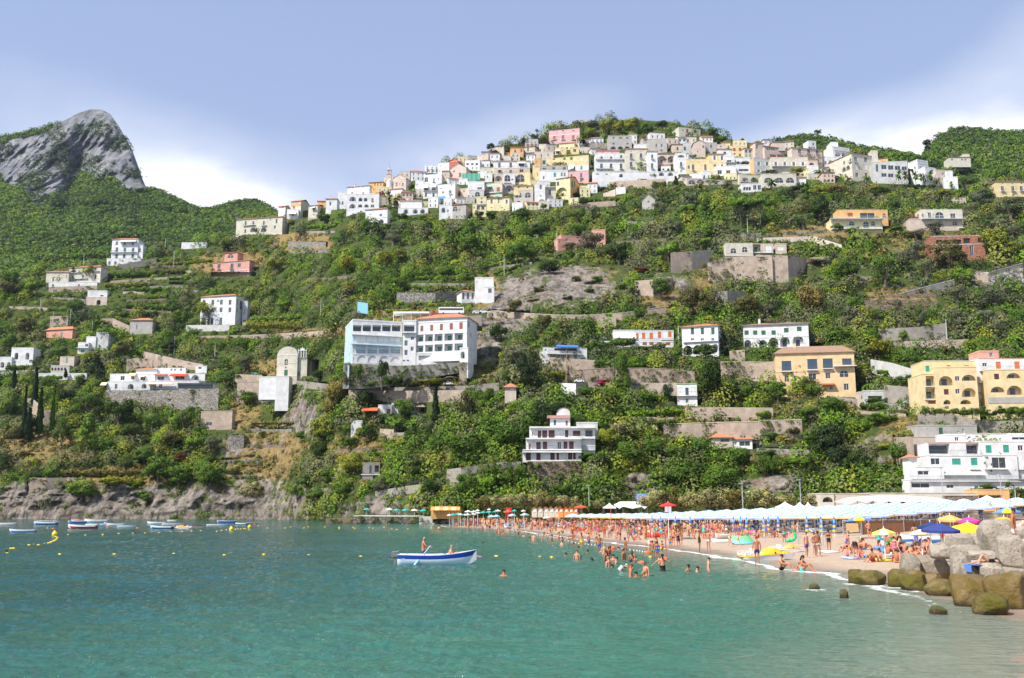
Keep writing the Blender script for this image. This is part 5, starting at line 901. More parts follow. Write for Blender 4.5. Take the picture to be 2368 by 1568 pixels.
W_('white stair ramp going down left of the long brick wall','C3',[(655,185,210),(775,190,290)],WPLAST,name='stair_wall',dY=-.5)
W_('wall behind the green-roofed house continuing under the mansion','C3',[(1950,10,150),(2368,10,100)],PINKC)
W_('grey garden wall strip left of the yellow mansion','C4',[(-60,370,480),(165,345,520)],PINKC)
W_('upper ivy-hung terrace wall right of the green-roofed house','C3',[(1660,385,470),(1900,380,480),(2368,385,480)],PINKC,cap=None)
W_('lower pale terrace wall with hanging creepers above the cottages','C3',[(1485,520,610),(1800,510,640),(2368,495,620)],PINKC,cap=wallm('K'))
W_('end piece of the creeper-hung terrace wall below the mansion trees','C4',[(20,850,1000),(380,838,960)],PINKC,cap=wallm('K'))
W_('mossy railing wall in front of the low cottages','C4',[(0,1075,1110),(440,1090,1130)],CONC,rail=True)
W_('brown stone wall holding up the tiered villa','C3',[(385,818,990),(560,818,1010),(812,812,960)],BRICKW,Y=248.8)
W_('dark sloping ramp wall left of the tiered villa','C2',[(1835,900,985),(1960,885,980),(2200,850,930),(2368,830,895)],CONC)
W_('dark sloping ramp wall joining the tiered villa terrace','C3',[(0,855,915),(180,830,880),(330,820,845)],CONC)
W_('concrete pier wall below the ramp','C2',[(1865,985,1085),(1990,975,1085)],CONC)
W_('narrow grey path wall above the quay','C2',[(1200,1095,1130),(1450,1050,1110),(1700,1020,1060)],CONC,rail=True)
W_('pale buttress wall in the scrub below the orange canopy','C2',[(1240,540,618),(1365,545,618)],PINKC)
W_('grey shaded wall right of the pale buttress','C2',[(1366,575,622),(1460,572,622)],CONC)
W_('square grey wall block on the left cliff top','C1',[(242,1010,1130),(380,1012,1115),(560,1010,1035),(640,1012,1035)],PINKC)
W_('pinkish wall bank between concrete bastion and white bastion','C1',[(1975,140,205),(2200,150,230)],PINKC)
W_('terrace parapet below the curved white villa','C1',[(0,122,150),(130,112,130),(300,108,125)],wallm('G'),name='parapet_wall')
W_('grey garden wall behind the cypresses','C1',[(205,345,430),(265,345,430),(360,440,590),(450,440,580)],PINKC)
W_('terrace wall below the white block house','B1',[(1650,992,1045),(2035,992,1045)],wallm('G'),Y=None)
W_('long pale road wall across the slope below the white block house','B1',[(1740,1090,1105),(2000,1085,1102),(2368,1075,1098)],PINKC,name='road_wall')
W_('continuation of the pale road wall left of the cliff hotel','B2',[(0,1025,1045),(250,1012,1040),(480,1000,1030),(700,985,1000)],PINKC,name='road_wall')
W_('long road wall below the long cream house','B1',[(980,600,615),(1300,575,590),(1610,560,575)],PINKC,name='road_wall')
W_('sloping grey ramp wall beside the green-bay house','B1',[(1040,460,490),(1390,393,430)],CONC)
W_('stone wall under the long cream house','B1',[(430,655,700),(860,640,690)],PINKC)
W_('pinkish terrace wall above the orange-roofed cottage','B1',[(440,915,1010),(600,912,1010)],PINKC)
W_('pale wall stretch left of the orange-roofed cottage','B1',[(890,935,975),(1000,932,975),(1150,1000,1050)],PINKC)
W_('broad sloping concrete stair ramp above the curved white hotel','B1',[(1270,1225,1270),(1400,1255,1370),(1640,1310,1380),(1800,1340,1390)],plaster('pink_ramp',(.55,.44,.36),.2,.6,.95,(.2,.15,.12),.5),rail=True)
W_('rounded concrete wall under the ivy ramp','B1',[(1120,1300,1400),(1190,1285,1400),(1350,1300,1400)],PINKC)
W_('masonry terrace wall with a vine above it, left of the tower house','B2',[(1315,665,745),(1640,668,745),(1850,655,690)],stone('grey_masonry',(.30,.28,.26),(.42,.39,.36),1.5,.5))
W_('long shaded garden wall above the vine terrace','B2',[(1440,585,615),(1900,590,610)],CONC)
W_('wall fragment below the laundry line on the upper slope','B2',[(400,235,290),(720,240,280)],STONEW)
W_('low wall under the green hedge below the hill village','B2',[(540,150,165),(800,145,160)],CONC)
W_('dark retaining wall under the pink villa','A2',[(1450,345,410),(1720,345,400)],STONEW)
W_('terrace wall with a strip of red flowers below the apartment terrace','A2',[(1610,780,830),(2368,740,850)],PINKC)
W_('pale wall left of the little garden shed','A2',[(1665,905,935),(1800,855,930)],wallm('K'))
W_('white retaining wall strip under the village right of the garden shed','A2',[(1290,1020,1060),(1800,985,1010)],PINKC)
W_('dark masonry wall above the pergola villa','A3',[(1118,1350,1421),(1345,1342,1400)],STONEW)
W_('pale fence-topped road edge above the pergola villa','B4',[(0,455,490),(500,440,480),(750,515,540)],wallm('K'),name='road_wall',rail=True)
W_('bare wall with a doorway between the mansion and the yellow apartments','C4',[(1080,545,690),(1250,560,700),(1400,580,705)],CONC)
W_('hanging-garden wall above the garage','C4',[(960,330,400),(1140,360,470),(1400,440,560)],wallm('G'))
W_('road parapet running from the mansion past the garage','C4',[(590,635,660),(860,665,690),(1130,705,730),(1350,708,735)],CONC,name='road_parapet',dY=-1.5)
W_('grey rock wall painted with faded blue and yellow colour below the apartments','C4',[(1360,790,880),(1650,790,885),(1880,850,900),(2240,850,960)],CONC)
W_('dirty white wall left of the stepped beach hotel','C4',[(1165,985,1120),(1330,980,1290)],PINKC)
W_('stone quay wall under the sunbathing terrace','C2',[(1000,1318,1385),(1300,1320,1388),(1590,1322,1384)],stone('quay_stone',(.20,.18,.15),(.34,.31,.27),1.2),name='quay_wall',Y=232,th=14,cap=wallm('C'),rail=True)
W_('pale smooth quay end beside the boat ramp','C2',[(1592,1322,1384),(1870,1326,1384)],wallm('G'),name='quay_wall',Y=231,th=12)
W_('low brown landing stage at the left end of the quay','C2',[(760,1338,1372),(1000,1336,1376)],plaster('brown_quay',(.24,.17,.12)),name='landing_stage',cat='quay',Y=240,th=8,rail=True)
W_('dark rock breakwater at the near end of the quay beach','C2',[(1872,1345,1398),(2090,1350,1398)],stone('dark_rock',(.16,.16,.16),(.34,.34,.34),.8),name='rock_wall',Y=206,th=3)
# ---------------------------------------------------------------- poles
def pole(c,x,yt,yb,label,wood=False,lamp=False,Y=None,r=.13):
 X,yb_=V(c,x,yb);_,yt_=V(c,x,yt);Yd=Y or Dt(X,min(yb_,base_y(X)-1))-.8;b=P(X,yb_,Yd);h=P(X,yt_,Yd).z-b.z
 if lamp:
  t=thing('street_lamp',label,'street lamp',b,'lamp posts behind the beach');q=MB();q.tube((0,0,-1),(0,0,h),.1,.07,plain('galv',(.45,.46,.47),.5,.4),8);q.build('pole',t)
  q=MB();q.box((-.25,-.1,h+.05),(.8,.25,.14),plain('galv',(.45,.46,.47),.5,.4));q.build('lamp_head',t)
 else:
  t=thing('utility_pole',label,'utility pole',b,'utility poles on the hillside');q=MB();q.tube((0,0,-1),(0,0,h),r*1.25,r*.8,WOOD if wood else wallm('G'),8);q.build('pole',t)
  q=MB();q.box((0,-.1,h-.5),(1.2,.1,.1),RAIL);q.build('crossarm',t)
 return b+Vector((0,0,h-.3))
pp={}
for i,(c,x,yt,yb,l,*k)in enumerate([('B1',742,355,445,'grey utility pole behind the long cream house'),('B1',1465,220,340,'tall grey utility pole right of the green-bay house'),('B1',1541,330,470,'utility pole among the terraces left of the pink tower villa'),
 ('B1',353,750,900,'thin utility pole above the dark cypress pair at the far left'),('B1',461,870,1060,'utility pole behind the low pink house roof'),('B1',619,850,1000,'utility pole beside the pinkish terrace wall'),('B1',815,960,1060,'utility pole over the small balcony house'),
 ('B1',1145,950,1110,'utility pole left of the orange-roofed cottage',True),('B1',1545,1090,1250,'utility pole below the terrace of the white block house'),('B1',1906,1170,1280,'utility pole above the road near the baroque church'),('B2',676,735,885,'utility pole on the slope between the church and the hill wood'),
 ('B2',1237,575,660,'utility pole on the wall corner above the cliff hotel'),('B2',2219,365,515,'utility pole on the slope right of the white tower house'),('B3',622,150,330,'tall pole at the left end of the salmon villa'),('B3',1196,125,195,'short pole in the wood right of the salmon villa'),
 ('B3',1286,360,440,'pole on the cliff edge above the pink oleander'),('B3',2162,40,165,'pole in front of the big umbrella pines'),('B3',1604,910,1060,'white pole at the left side of the four-arch house'),('B3',700,1100,1360,'brown wooden pole in front of the long pinkish wall',True),
 ('B4',253,205,300,'short white pole in the trees left of the yellow terrace villa'),('B4',1690,1180,1421,'tall white pole at the corner of the big grey wall'),('B4',2052,1105,1240,'leaning pole in the olive grove at the right'),('C3',543,1010,1090,'thin pole in the scrub under the tiered villa')]):
 pp[i]=pole(c,x,yt,yb,l,*k)
for c,x,yt,yb,l,Y in[('C3',880,1015,1140,'grey pole behind the white beach tents',205),('C3',2123,1000,1200,'slim street lamp behind the middle of the striped parasols',190),('C4',365,1345,1535,'slim street lamp left of the beach club',195),('C4',1565,1240,1560,'tall street lamp in front of the beach club terrace',190),('C4',2057,1300,1560,'street lamp before the orange-beige pavilion',188),('D4',2280,20,200,'lamp post at the right edge behind the parasols',185)]:
 X,y=V(c,x,yb);pole(c,x,yt,yb,l,lamp=True,Y=Y)
def cable(a,b,sag,label):
 q=MB();n=10;pts=[a+(b-a)*(i/n)-Vector((0,0,sag*4*(i/n)*(1-i/n)))for i in range(n+1)]
 for i in range(n):q.tube(pts[i],pts[i+1],.045,.045,RAIL,4,False)
 o=q.build('overhead_cable',off=a);o.location=a;tag(o,label,'cable','overhead cables')
for a,b,s,l in[(1,2,2,'overhead cable between the two poles right of the green-bay house'),(3,5,3,'overhead cable sagging above the low pink house'),(5,6,3,'overhead cable from the terrace-wall pole to the balcony house'),(11,12,4,'long overhead cable above the white tower house'),(15,16,5,'overhead cable over the cliff to the umbrella pines'),(10,11,5,'long overhead cable across the wooded slope above the cliff hotel')]:cable(pp[a],pp[b],s,l)
def misc_hill():
 a=V('B2',985,757);b=V('B2',1075,852);Y=Dt(*V('B2',1030,880))-1;p0=P(a[0],b[1],Y);w=P(b[0],b[1],Y).x-p0.x;h=P(a[0],a[1],Y).z-p0.z
 t=thing('billboard','pale blue billboard standing above the left end of the cliff hotel','billboard',p0);q=MB();q.boxf((0,0,.8),(w,-.8,-.7),(0,.15,0),(0,0,h-.2),plain('billboard_blue',(.22,.52,.70),.5));q.build('panel',t)
 q=MB();q.tube((.4,.3,-2),(.4,.3,h-.3),.1,.1,RAIL);q.tube((w-.4,-.4,-2),(w-.4,-.4,h-.9),.1,.1,RAIL);q.build('support',t)
 x0,y0=V('B2',1290,830);x1,y1=V('B2',1590,862);Y=303;p=P(x0,y1+10,Y);w=P(x1,y1,Y).x-p.x;h=P(x0,y0,Y).z-p.z
 t=thing('canopy','flat white canopy roof beside the hotel parking deck','canopy',p);q=MB();q.boxf((0,-1,h-.5),(w,0,0),(0,5,0),(0,0,.5),WHITEP);q.build('roof',t);q=MB()
 for k in range(5):q.tube((w*k/4,0,-2),(w*k/4,0,h-.5),.1,.1,WHITEP)
 q.build('post',t)
 x0,y0=V('B2',1515,880);x1,y1=V('B2',2030,850);q=MB()
 pa=P(x0,y0,304);pb=P(x1,y1,304);q.boxf(pa+Vector((0,0,-3.6)),pb-pa,Vector((0,9,0)),Vector((0,0,3.4)),CONC);o=q.build('parking_deck',off=pa);o.location=pa;tag(o,'parking deck on top of the right half of the cliff hotel','parking deck')
 q=MB()
 for i in range(16):s_=pa+(pb-pa)*(i/15);q.tube(s_+Vector((0,.1,-.2)),s_+Vector((0,.1,.9)),.04,.04,RAIL,4)
 q.tube(pa+Vector((0,.1,.9)),pb+Vector((0,.1,.9)),.04,.04,RAIL,4);q.tube(pa+Vector((0,.1,.45)),pb+Vector((0,.1,.45)),.03,.03,RAIL,4);q.build('railing',o,off=pa)
 def vehicle(x,y,Y,L,col,label,kind='car',c='B2'):
  b=P(*V(c,x,y),Y);bus=kind=='bus';mt=plain('car_'+label[:5]+str(int(x)),col,.3,.1,.6);h=2.9 if bus else 1.4
  t=thing('parked_'+kind,label,kind,b,None if bus else 'cars parked or driving on the coast road');t.scale=(.72,)*3;q=MB();prof=[(-L/2,.3),(L/2,.3),(L/2,h*.9),(L/2-.2,h),(-L/2+.2,h),(-L/2,h*.9)]if bus else[(-L/2,.3),(L/2,.3),(L/2,.75),(L/2-.7,.85),(L/2-1.3,h),(-L/2+.9,h),(-L/2+.2,.9),(-L/2,.7)]
  n=len(prof);vs=[(x_,-.85,z)for x_,z in prof]+[(x_,.85,z)for x_,z in prof];q.mesh(vs,[tuple(range(n)),tuple(range(2*n-1,n-1,-1))]+[(i,n+i,n+(i+1)%n,(i+1)%n)for i in range(n)],mt);q.build('body',t)
  q=MB();q.box((-.1 if not bus else 0,0,h*.78 if not bus else h*.68),(L*.42 if not bus else L*.94,1.74,h*.2 if not bus else h*.3),GLASS);q.build('window',t)
  for s in(-1,1):
   for e in(-1,1):q=MB();q.tube((s*L*.31,e*.7,.32),(s*L*.31,e*.9,.32),.32,.32,plain('tyre',(.02,.02,.02),.8),12);q.build('wheel',t)
 vehicle(1775,846,305,11,(.75,.76,.78),'white tourist coach on the hotel parking deck','bus')
 for x,y,col,l in[(1640,862,(.5,.05,.04),'small red car at the left of the parking deck'),(1990,845,(.75,.75,.75),'white car at the right end of the parking deck'),(2045,842,(.78,.78,.78),'white car just left of the round road bastion')]:vehicle(x,y,306,4,col,l)
 for c,x,y,col,l in[('B3',800,1368,(.75,.75,.75),'white car on the road under the long brick wall'),('B3',1400,772,(.05,.05,.06),'dark car on the road below the grey cliff'),('B2',125,1358,(.2,.45,.6),'light blue car on the road left of the church'),('B2',1750,1444,(.7,.7,.7),'pale car on the coast road below the hotel wall'),('C4',1275,712,(.45,.46,.48),'silver car on the road in front of the garage')]:
  X,Yv=V(c,x,y);vehicle(x,y,Dt(X,Yv)-.8,4,col,l,c=c)
misc_hill()
# ---------------------------------------------------------------- boulders
def rock_material(name,a,b_,algae=None,low=None):
 m,nt,b=nmat(name);pos=geo_pos(nt);oc=nt.nodes.new('ShaderNodeTexCoord').outputs['Object'];n1=noise(nt,1.6,8,.65,pos);n2=noise(nt,9,6,.7,pos)
 c=mixc(nt,ramp(nt,n1,[(.35,0.0),(.65,1.0)]),a,b_);c=mixc(nt,ramp(nt,n2,[(.32,.9),(.47,0.0)]),c,tuple(x*.45 for x in a))
 sp=nt.nodes.new('ShaderNodeSeparateXYZ');nt.links.new(pos,sp.inputs[0]);z=nt.nodes.new('ShaderNodeMath');z.operation='MULTIPLY_ADD';nt.links.new(n1,z.inputs[0]);z.inputs[1].default_value=.5;nt.links.new(sp.outputs[2],z.inputs[2])
 if algae:c=mixc(nt,ramp(nt,z.outputs[0],[(.35,.0),(.55,1.0),(1.0,.85)]if False else[(0.30,1.0),(.95,1.0)]),c,c);c=mixc(nt,ramp(nt,noise(nt,1.1,5,.6,pos),[(.36,.0),(.56,1.0)]),c,algae);c=mixc(nt,ramp(nt,z.outputs[0],[(.28,1.0),(.46,.0)]),c,(.05,.035,.02))
 if low:c=mixc(nt,ramp(nt,z.outputs[0],[(.62,.85),(.85,.0)]),c,low)
 nt.links.new(c,b.inputs['Base Color']);b.inputs['Roughness'].default_value=.9 if not algae else.6;b.inputs['Specular IOR Level'].default_value=.2;bump(nt,b,n2,1.0,.09);return m
def boulders():
 pale=rock_material('pale_rock',(.29,.25,.20),(.44,.385,.31));stain=rock_material('stained_rock',(.24,.205,.155),(.36,.315,.25),low=(.34,.19,.04));moss=rock_material('mossy_rock',(.16,.12,.05),(.22,.16,.07),algae=(.105,.090,.014));brown=rock_material('brown_rock',(.20,.14,.06),(.25,.18,.09),algae=(.14,.095,.022));wet=rock_material('wet_rock',(.08,.06,.03),(.14,.11,.06),algae=(.09,.10,.02))
 def rock(label,x0,x1,y0,y1,mat,Y,seed,sq=.6,dep=1.0,tilt=0,c='D4',rz=0.3):
  Y=on_sea(*V(c,x0,y1)).y if y1>1050 else Y;a=P(*V(c,x0,y1),Y);a.z-=.35 if y1>970 else.1;b=P(*V(c,x1,y0),Y);w=b.x-a.x;h=b.z-a.z;n=44;th=np.linspace(0,np.pi,n);ph=np.linspace(0,2*np.pi,2*n,endpoint=False);T,PH=np.meshgrid(th,ph,indexing='ij');x=np.sin(T)*np.cos(PH);y=np.sin(T)*np.sin(PH);z=np.cos(T)
  ca,sa=math.cos(rz),math.sin(rz);xr,yr=x*ca-y*sa,x*sa+y*ca;e=2.4+sq*8;k=(np.abs(xr)**e+np.abs(yr)**e+np.abs(z)**e)**(-1/e);X,Yy,Z=x*k,y*k,z*k;rr=random.Random(seed*7)
  for q_ in range(15):
   nv=np.array([rr.uniform(-1,1),rr.uniform(-1,.5),rr.uniform(-.4,1)]);nv/=np.linalg.norm(nv);d_=X*nv[0]+Yy*nv[1]+Z*nv[2]-rr.uniform(.82,1.05)-.33*sq*(abs(nv[0])+abs(nv[1])+abs(nv[2])-1);d_=np.maximum(0,d_)*.97;X,Yy,Z=X-d_*nv[0],Yy-d_*nv[1],Z-d_*nv[2]
  k=1+0.035*fbm(X*1.6+seed,Yy*1.6,Z*1.6,3)+.028*ridged(X*3.5+seed,Yy*3.5,Z*3.5,4);X,Yy,Z=X*k,Yy*k,Z*k
  t_=R(tilt);X,Z=X*math.cos(t_)-Z*math.sin(t_),X*math.sin(t_)+Z*math.cos(t_);X=X/np.abs(X).max()*w/2;Z=Z/np.abs(Z).max()*h/2;Yy=Yy*w/2*dep
  v=np.stack([X,Yy,Z],-1).reshape(-1,3);i=np.arange(n*2*n).reshape(n,2*n);j=np.roll(i,-1,1);f=np.stack([i[:-1],i[1:],j[1:],j[:-1]],-1).reshape(-1,4);me=np_mesh('boulder',v,f,mat);o=link('boulder',me,None,(a.x+w/2,Y+w*dep*.45,a.z+h/2));tag(o,label,'boulder','breakwater boulders')
  if y1>1000:ROCKFOAM.append((a.x+w*.3,Y-.1,.9))
 for r in[('mossy boulder at the left end of the wet row',440,620,935,1062,moss,48.5,1),('long low mossy boulder, second of the wet row',520,915,948,1078,moss,47.5,2,.4),('brown-green block, third of the wet row',893,1112,933,1100,moss,45.5,3),('green-sided wet block in the middle of the wet row',1042,1332,982,1135,moss,44,4),('flat brown boulder behind the green-sided block',1110,1320,948,1010,brown,46,5),('rounded brown boulder behind the bright mossy slab',1280,1510,988,1120,brown,43.2,6),('bright green mossy slab low in the water',1330,1700,1052,1192,moss,42,7,.4),
 ('large brown wet cube with a dark foot',1652,2088,1000,1300,brown,37.6,8),('huge brown-green boulder at the right edge',2025,2480,960,1330,brown,36.2,9),('dark green wedge boulder nearest the viewer',1885,2305,1203,1392,moss,34.3,10,.3,1,-8),('pale boulder with an orange-stained foot at the left',1032,1262,758,975,stain,48,11,.5),('broad grey boulder with a rusty hollow',1238,1640,778,1058,stain,44.5,12,.5),('pale angular boulder with a pointed top',1368,1625,632,800,pale,47,13,.3),('pale cube behind the pointed boulder',1553,1848,543,705,pale,47.6,14,.9),('flat pale slab between cube and big block',1598,1975,662,805,pale,45,15,.8),('stained upright block left of the towel slab',1608,1835,778,1045,stain,42.6,16,.8),
 ('long pale slab under the big block',1800,2145,728,805,pale,43.2,17,.9),('flat slab carrying the blue towel',1700,1935,872,1035,stain,41.2,18,.9),('flat slab under the lying woman, right part',1915,2190,862,985,pale,40.6,19,.9),('pale rounded boulder left of the big block',1832,1975,528,685,pale,46,20,.4),('big upright pale block with a tilted top',1945,2335,372,760,pale,43.6,21,.9,.9,4),('massive pale block at the right edge with a dark hole',2135,2470,538,905,pale,40.4,22,.8,.9,-6),('long smooth boulder lying across the right edge',2062,2520,845,1075,stain,38.8,23,.5,.9,14),('grey boulder behind the man in white shorts',2290,2480,452,570,pale,44,24,.7),('dark round rock alone in the shallows',335,437,1152,1218,wet,40,25,.2),('dark low rock awash left of the mossy row',-5,120,1093,1124,wet,44,26,.2),('flat weedy rock awash near the wedge boulder',1350,1550,1342,1384,wet,35,27,.2),('shadowed filler block between the towel slab and the brown cube',1850,2090,955,1090,stain,39.6,28,.6)]:rock(*r)
boulders()
ORD=['first','second','third','fourth','fifth','sixth','seventh','eighth','ninth','tenth','eleventh','twelfth','thirteenth','fourteenth','fifteenth','sixteenth','seventeenth','eighteenth','nineteenth','twentieth']
TENS={2:'twenty',3:'thirty',4:'forty',5:'fifty',6:'sixty',7:'seventy',8:'eighty',9:'ninety'}
def ordw(i):
 i+=1
 if i>99:return 'hundred-and-'+ordw(i-101)if i>100 else 'hundredth'
 if i<=20:return ORD[i-1]
 t,u=divmod(i,10)
 return(TENS[t]+'-'+ORD[u-1])if u else TENS[t][:-1]+'ieth'
PENDING=[]
def where(x,y):
 best=None
 for(cx,cy,x0,x1,y0,y1,w)in LAND:
  dx=max(x0-x,0,x-x1);dy=max(y0-y,0,y-y1)*1.3;d=math.hypot(dx,dy)
  if best is None or d<best[0]:best=(d,x0,x1,y0,y1,w)
 d,x0,x1,y0,y1,w=best
 if x<x0 and x0-x>max(0,y-y1,y0-y)*.8:r='left of'
 elif x>x1 and x-x1>max(0,y-y1,y0-y)*.8:r='right of'
 elif y>=(y0+y1)/2:r='below'
 else:r='above'
 return r+' '+w
def flush(ordinals=True):
 g={}
 for p in PENDING:g.setdefault((p[3],p[5]),[]).append(p)
 for(ds,pl),L in g.items():
  L.sort(key=lambda p:p[1])
  for i,p in enumerate(L):
   if len(L)==1:s='%s %s'%(ds,pl)
   elif i==0:s='leftmost of the %s %s'%(p[4],pl)
   elif i==len(L)-1:s='rightmost of the %s %s'%(p[4],pl)
   else:s='%s from the left of the %s %s'%(ordw(i),p[4],pl)
   p[0]['label']=s
 PENDING.clear()
 # ---------------------------------------------------------------- further houses packed between the described ones
def fill_village():
 VU=[(700,478),(860,432),(960,398),(1050,372),(1150,350),(1240,326),(1400,322),(1560,318),(1700,326),(1830,332),(1960,352),(2060,366),(2180,392)];VD=[(700,500),(860,482),(960,478),(1050,490),(1180,492),(1330,478),(1400,440),(1480,412),(1700,436),(1850,432),(1960,424),(2180,424)];k=0;n=0;R0=list(RECTS)
 while k<95 and n<20000:
  n+=1;x=random.uniform(705,2150);yu=np.interp(x,*zip(*VU));yd=np.interp(x,*zip(*VD));y=random.uniform(yu+14,yd);w=random.uniform(17,36);h=random.uniform(13,25)
  if x>1360 and random.random()<.45:continue
  f=0
  for(x0,x1,y0,y1,yf,yn,pl)in RECTS[len(R0):]:
   f+=max(0,min(x+w/2,x1)-max(x-w/2,x0))*max(0,min(y,y1)-max(y-h,y0))
  g_=0
  for(x0,x1,y0,y1,yf,yn,pl)in R0:g_+=max(0,min(x+w/2,x1)-max(x-w/2,x0))*max(0,min(y,y1)-max(y-h,y0))
  if f>w*h*.15 or g_>w*h*.45:continue
  c=random.choice('WWWWWCCKSE');ws=[];fl=2 if h>18 else 1
  for q in range(fl):
   yy=y-h*(.28 if fl==1 else(.25,.68)[q]);kd=random.choice('dddgbrA');xs=[x-w*.27,x+w*.24]if w<25 else[x-w*.32,x,x+w*.3];ws.append((kd if kd!='A' or q==0 else 'd',yy,2.6 if kd!='A' else 5.5,h*(.26 if fl>1 else.36),xs))
  rf=random.choice('fffttg');cn=dict(W='white',C='cream',K='pinkish',S='grey',E='pale yellow')[c];rn='flat-roofed' if rf=='f' else 'tile-roofed';lab=cn+' '+rn+' little house'
  r,o_,_=bld(lab,'house','village_house',m('V',(x-w/2,x+w/2,y-h,y),c,a=random.uniform(-16,16),roof=rf,dep=random.uniform(6,9),wins=ws,Y=Dt(x,y)+1.2),group='small houses of the hill village');k+=1;PENDING.append((r,x,y-h/2,lab,lab+'s',where(x,y-h/2)))
 flush()
fill_village()
def terraces():
 T=[('B1',960,640,1300,632),('B1',1090,705,1280,712),('B1',1330,660,1620,655),('B1',1120,780,1480,772),('B1',1540,700,1760,695),('B1',1090,860,1520,885),('B1',1330,480,1640,478),('B1',1400,530,1700,520),('B1',450,760,760,775),('B1',80,840,420,850),('B2',60,880,480,870),('B2',20,930,520,945),('B2',560,560,900,540),('B2',420,330,760,320),('B3',80,455,420,405),('B3',1100,240,1500,215),('B3',1050,90,1400,70),('B4',240,420,620,400),('B4',1180,640,1520,620),('C2',60,560,460,555),('C2',40,690,400,700),('C2',780,735,1380,720),('C2',560,1080,1000,1075),('C1',1860,880,2200,870),('C1',1900,1000,2200,1005),('C3',1200,470,1600,480),('C4',700,760,1250,800)]
 for c,x0,y0,x1,y1 in T:
  n=6;pts=[]
  for i in range(n+1):x=x0+(x1-x0)*i/n;y=y0+(y1-y0)*i/n+random.uniform(-3,3);pts.append((x,y-random.uniform(11,17),y+6))
  o=rwall('',c,pts,random.choice([STONEW,PINKC,BRICKW]),name='terrace_wall',group='low terrace walls on the slope');X,Y=V(c,(x0+x1)/2,y0);PENDING.append((o,X,Y,'low stone terrace wall','low terrace walls',where(X,Y)))
 flush()
terraces()
# ---------------------------------------------------------------- vegetation
build_land()
GREENS=dict(d=(.040,.078,.013),g=(.085,.160,.020),b=(.140,.245,.022),y=(.23,.25,.028),o=(.135,.155,.095),c=(.20,.17,.05),x=(.105,.105,.036),k=(.028,.052,.017),m=(.38,.03,.12),t=(.33,.32,.15),r=(.20,.055,.03))
CN=dict(d='dark green',g='mid-green',b='bright green',y='yellow-green',o='grey-green',c='ochre',x='brownish green',k='blackish green',m='magenta-flowered',t='dull olive',r='reddish')
def leaf_material(name,by_object=True):
 m,nt,b=nmat(name);a=nt.nodes.new('ShaderNodeAttribute');a.attribute_name='lum'
 if by_object:base=nt.nodes.new('ShaderNodeObjectInfo').outputs['Color']
 else:
  h=nt.nodes.new('ShaderNodeAttribute');h.attribute_name='hue';base=ramp(nt,h.outputs['Fac'],[(0,GREENS['k']),(.15,GREENS['d']),(.4,GREENS['g']),(.58,GREENS['b']),(.7,GREENS['y']),(.8,GREENS['o']),(.9,GREENS['c']),(1,GREENS['x'])])
 na=nt.nodes.new('ShaderNodeAttribute');na.attribute_name='nr';vt=nt.nodes.new('ShaderNodeVectorTransform');vt.vector_type='NORMAL';vt.convert_from='OBJECT';vt.convert_to='WORLD';nt.links.new(na.outputs['Vector'],vt.inputs[0]);nt.links.new(vt.outputs[0],b.inputs['Normal'])
 dk=mixc(nt,1.0,base,(.55,.6,.58),'MULTIPLY');lt=mixc(nt,1.0,base,(1.5,1.42,1.15),'MULTIPLY')
 c=mixc(nt,a.outputs['Fac'],dk,lt);nt.links.new(c,b.inputs['Base Color']);b.inputs['Roughness'].default_value=.75;b.inputs['Specular IOR Level'].default_value=.18
 tr=nt.nodes.new('ShaderNodeBsdfTranslucent');nt.links.new(c,tr.inputs['Color']);nt.links.new(vt.outputs[0],tr.inputs['Normal']);mx=nt.nodes.new('ShaderNodeMixShader');mx.inputs[0].default_value=.22
 nt.links.new(b.outputs[0],mx.inputs[1]);nt.links.new(tr.outputs[0],mx.inputs[2]);nt.links.new(mx.outputs[0],nt.nodes['Material Output'].inputs['Surface']);return m
LEAF=leaf_material('leaves');SCRUB=leaf_material('scrub_leaves',False)
BARK=plain('bark',(.13,.10,.075),.95)
def rnd(n):return RNG.random(n)
def sph(n):
 z=rnd(n)*2-1;t=rnd(n)*2*np.pi;r=np.sqrt(1-z*z);return np.stack([r*np.cos(t),r*np.sin(t),z],-1)
def quads(c,nrm,size,asp=.7):
 """leaf quads centred at c, roughly facing nrm"""
 n=len(c);k=sph(n);d=nrm+k*.75;d/=np.linalg.norm(d,axis=1)[:,None]+1e-9
 a=np.cross(d,sph(n));a/=np.linalg.norm(a,axis=1)[:,None]+1e-9;b=np.cross(d,a);s=(size*np.ones(n))[:,None]
 v=np.stack([c+a*s+b*s*.15,c+b*s*asp,c-a*s+b*s*.1,c-b*s*asp*1.1],1);return v.reshape(-1,3)
def nrmix(N,C,k):
 C=C/(np.linalg.norm(C,axis=1)[:,None]+1e-9);v=N*(1-k)+C*k+sph(len(N))*.28;return v/(np.linalg.norm(v,axis=1)[:,None]+1e-9)
def blobs(centres,radii,per,size,flat=1.0,under=.25):
 C=[];N=[]
 for c,r in zip(centres,radii):
  p=sph(per);p=p[(p[:,2]>-under-.4*rnd(len(p)))];q=c+p*r*(.72+.34*rnd(len(p)))[:,None]*np.array([1,1,flat]);C.append(q);N.append(p)
 C=np.concatenate(C);N=np.concatenate(N);return C,N
def crown_mesh(name,centres,radii,per,size,flat=1.0,extra=None):
 C,N=blobs(np.array(centres),radii,per,size,flat);v=quads(C,N,size*(.7+.6*rnd(len(C))))
 n=len(C);lum=np.clip(.5+.2*RNG.standard_normal(n),0,1);NR=nrmix(N,C-np.array([0,0,.5]),.35);f=np.arange(n*4).reshape(n,4)
 return np_mesh(name,v,f,LEAF,dict(lum=np.repeat(lum,4),nr=np.repeat(NR,4,0)),smooth=False)
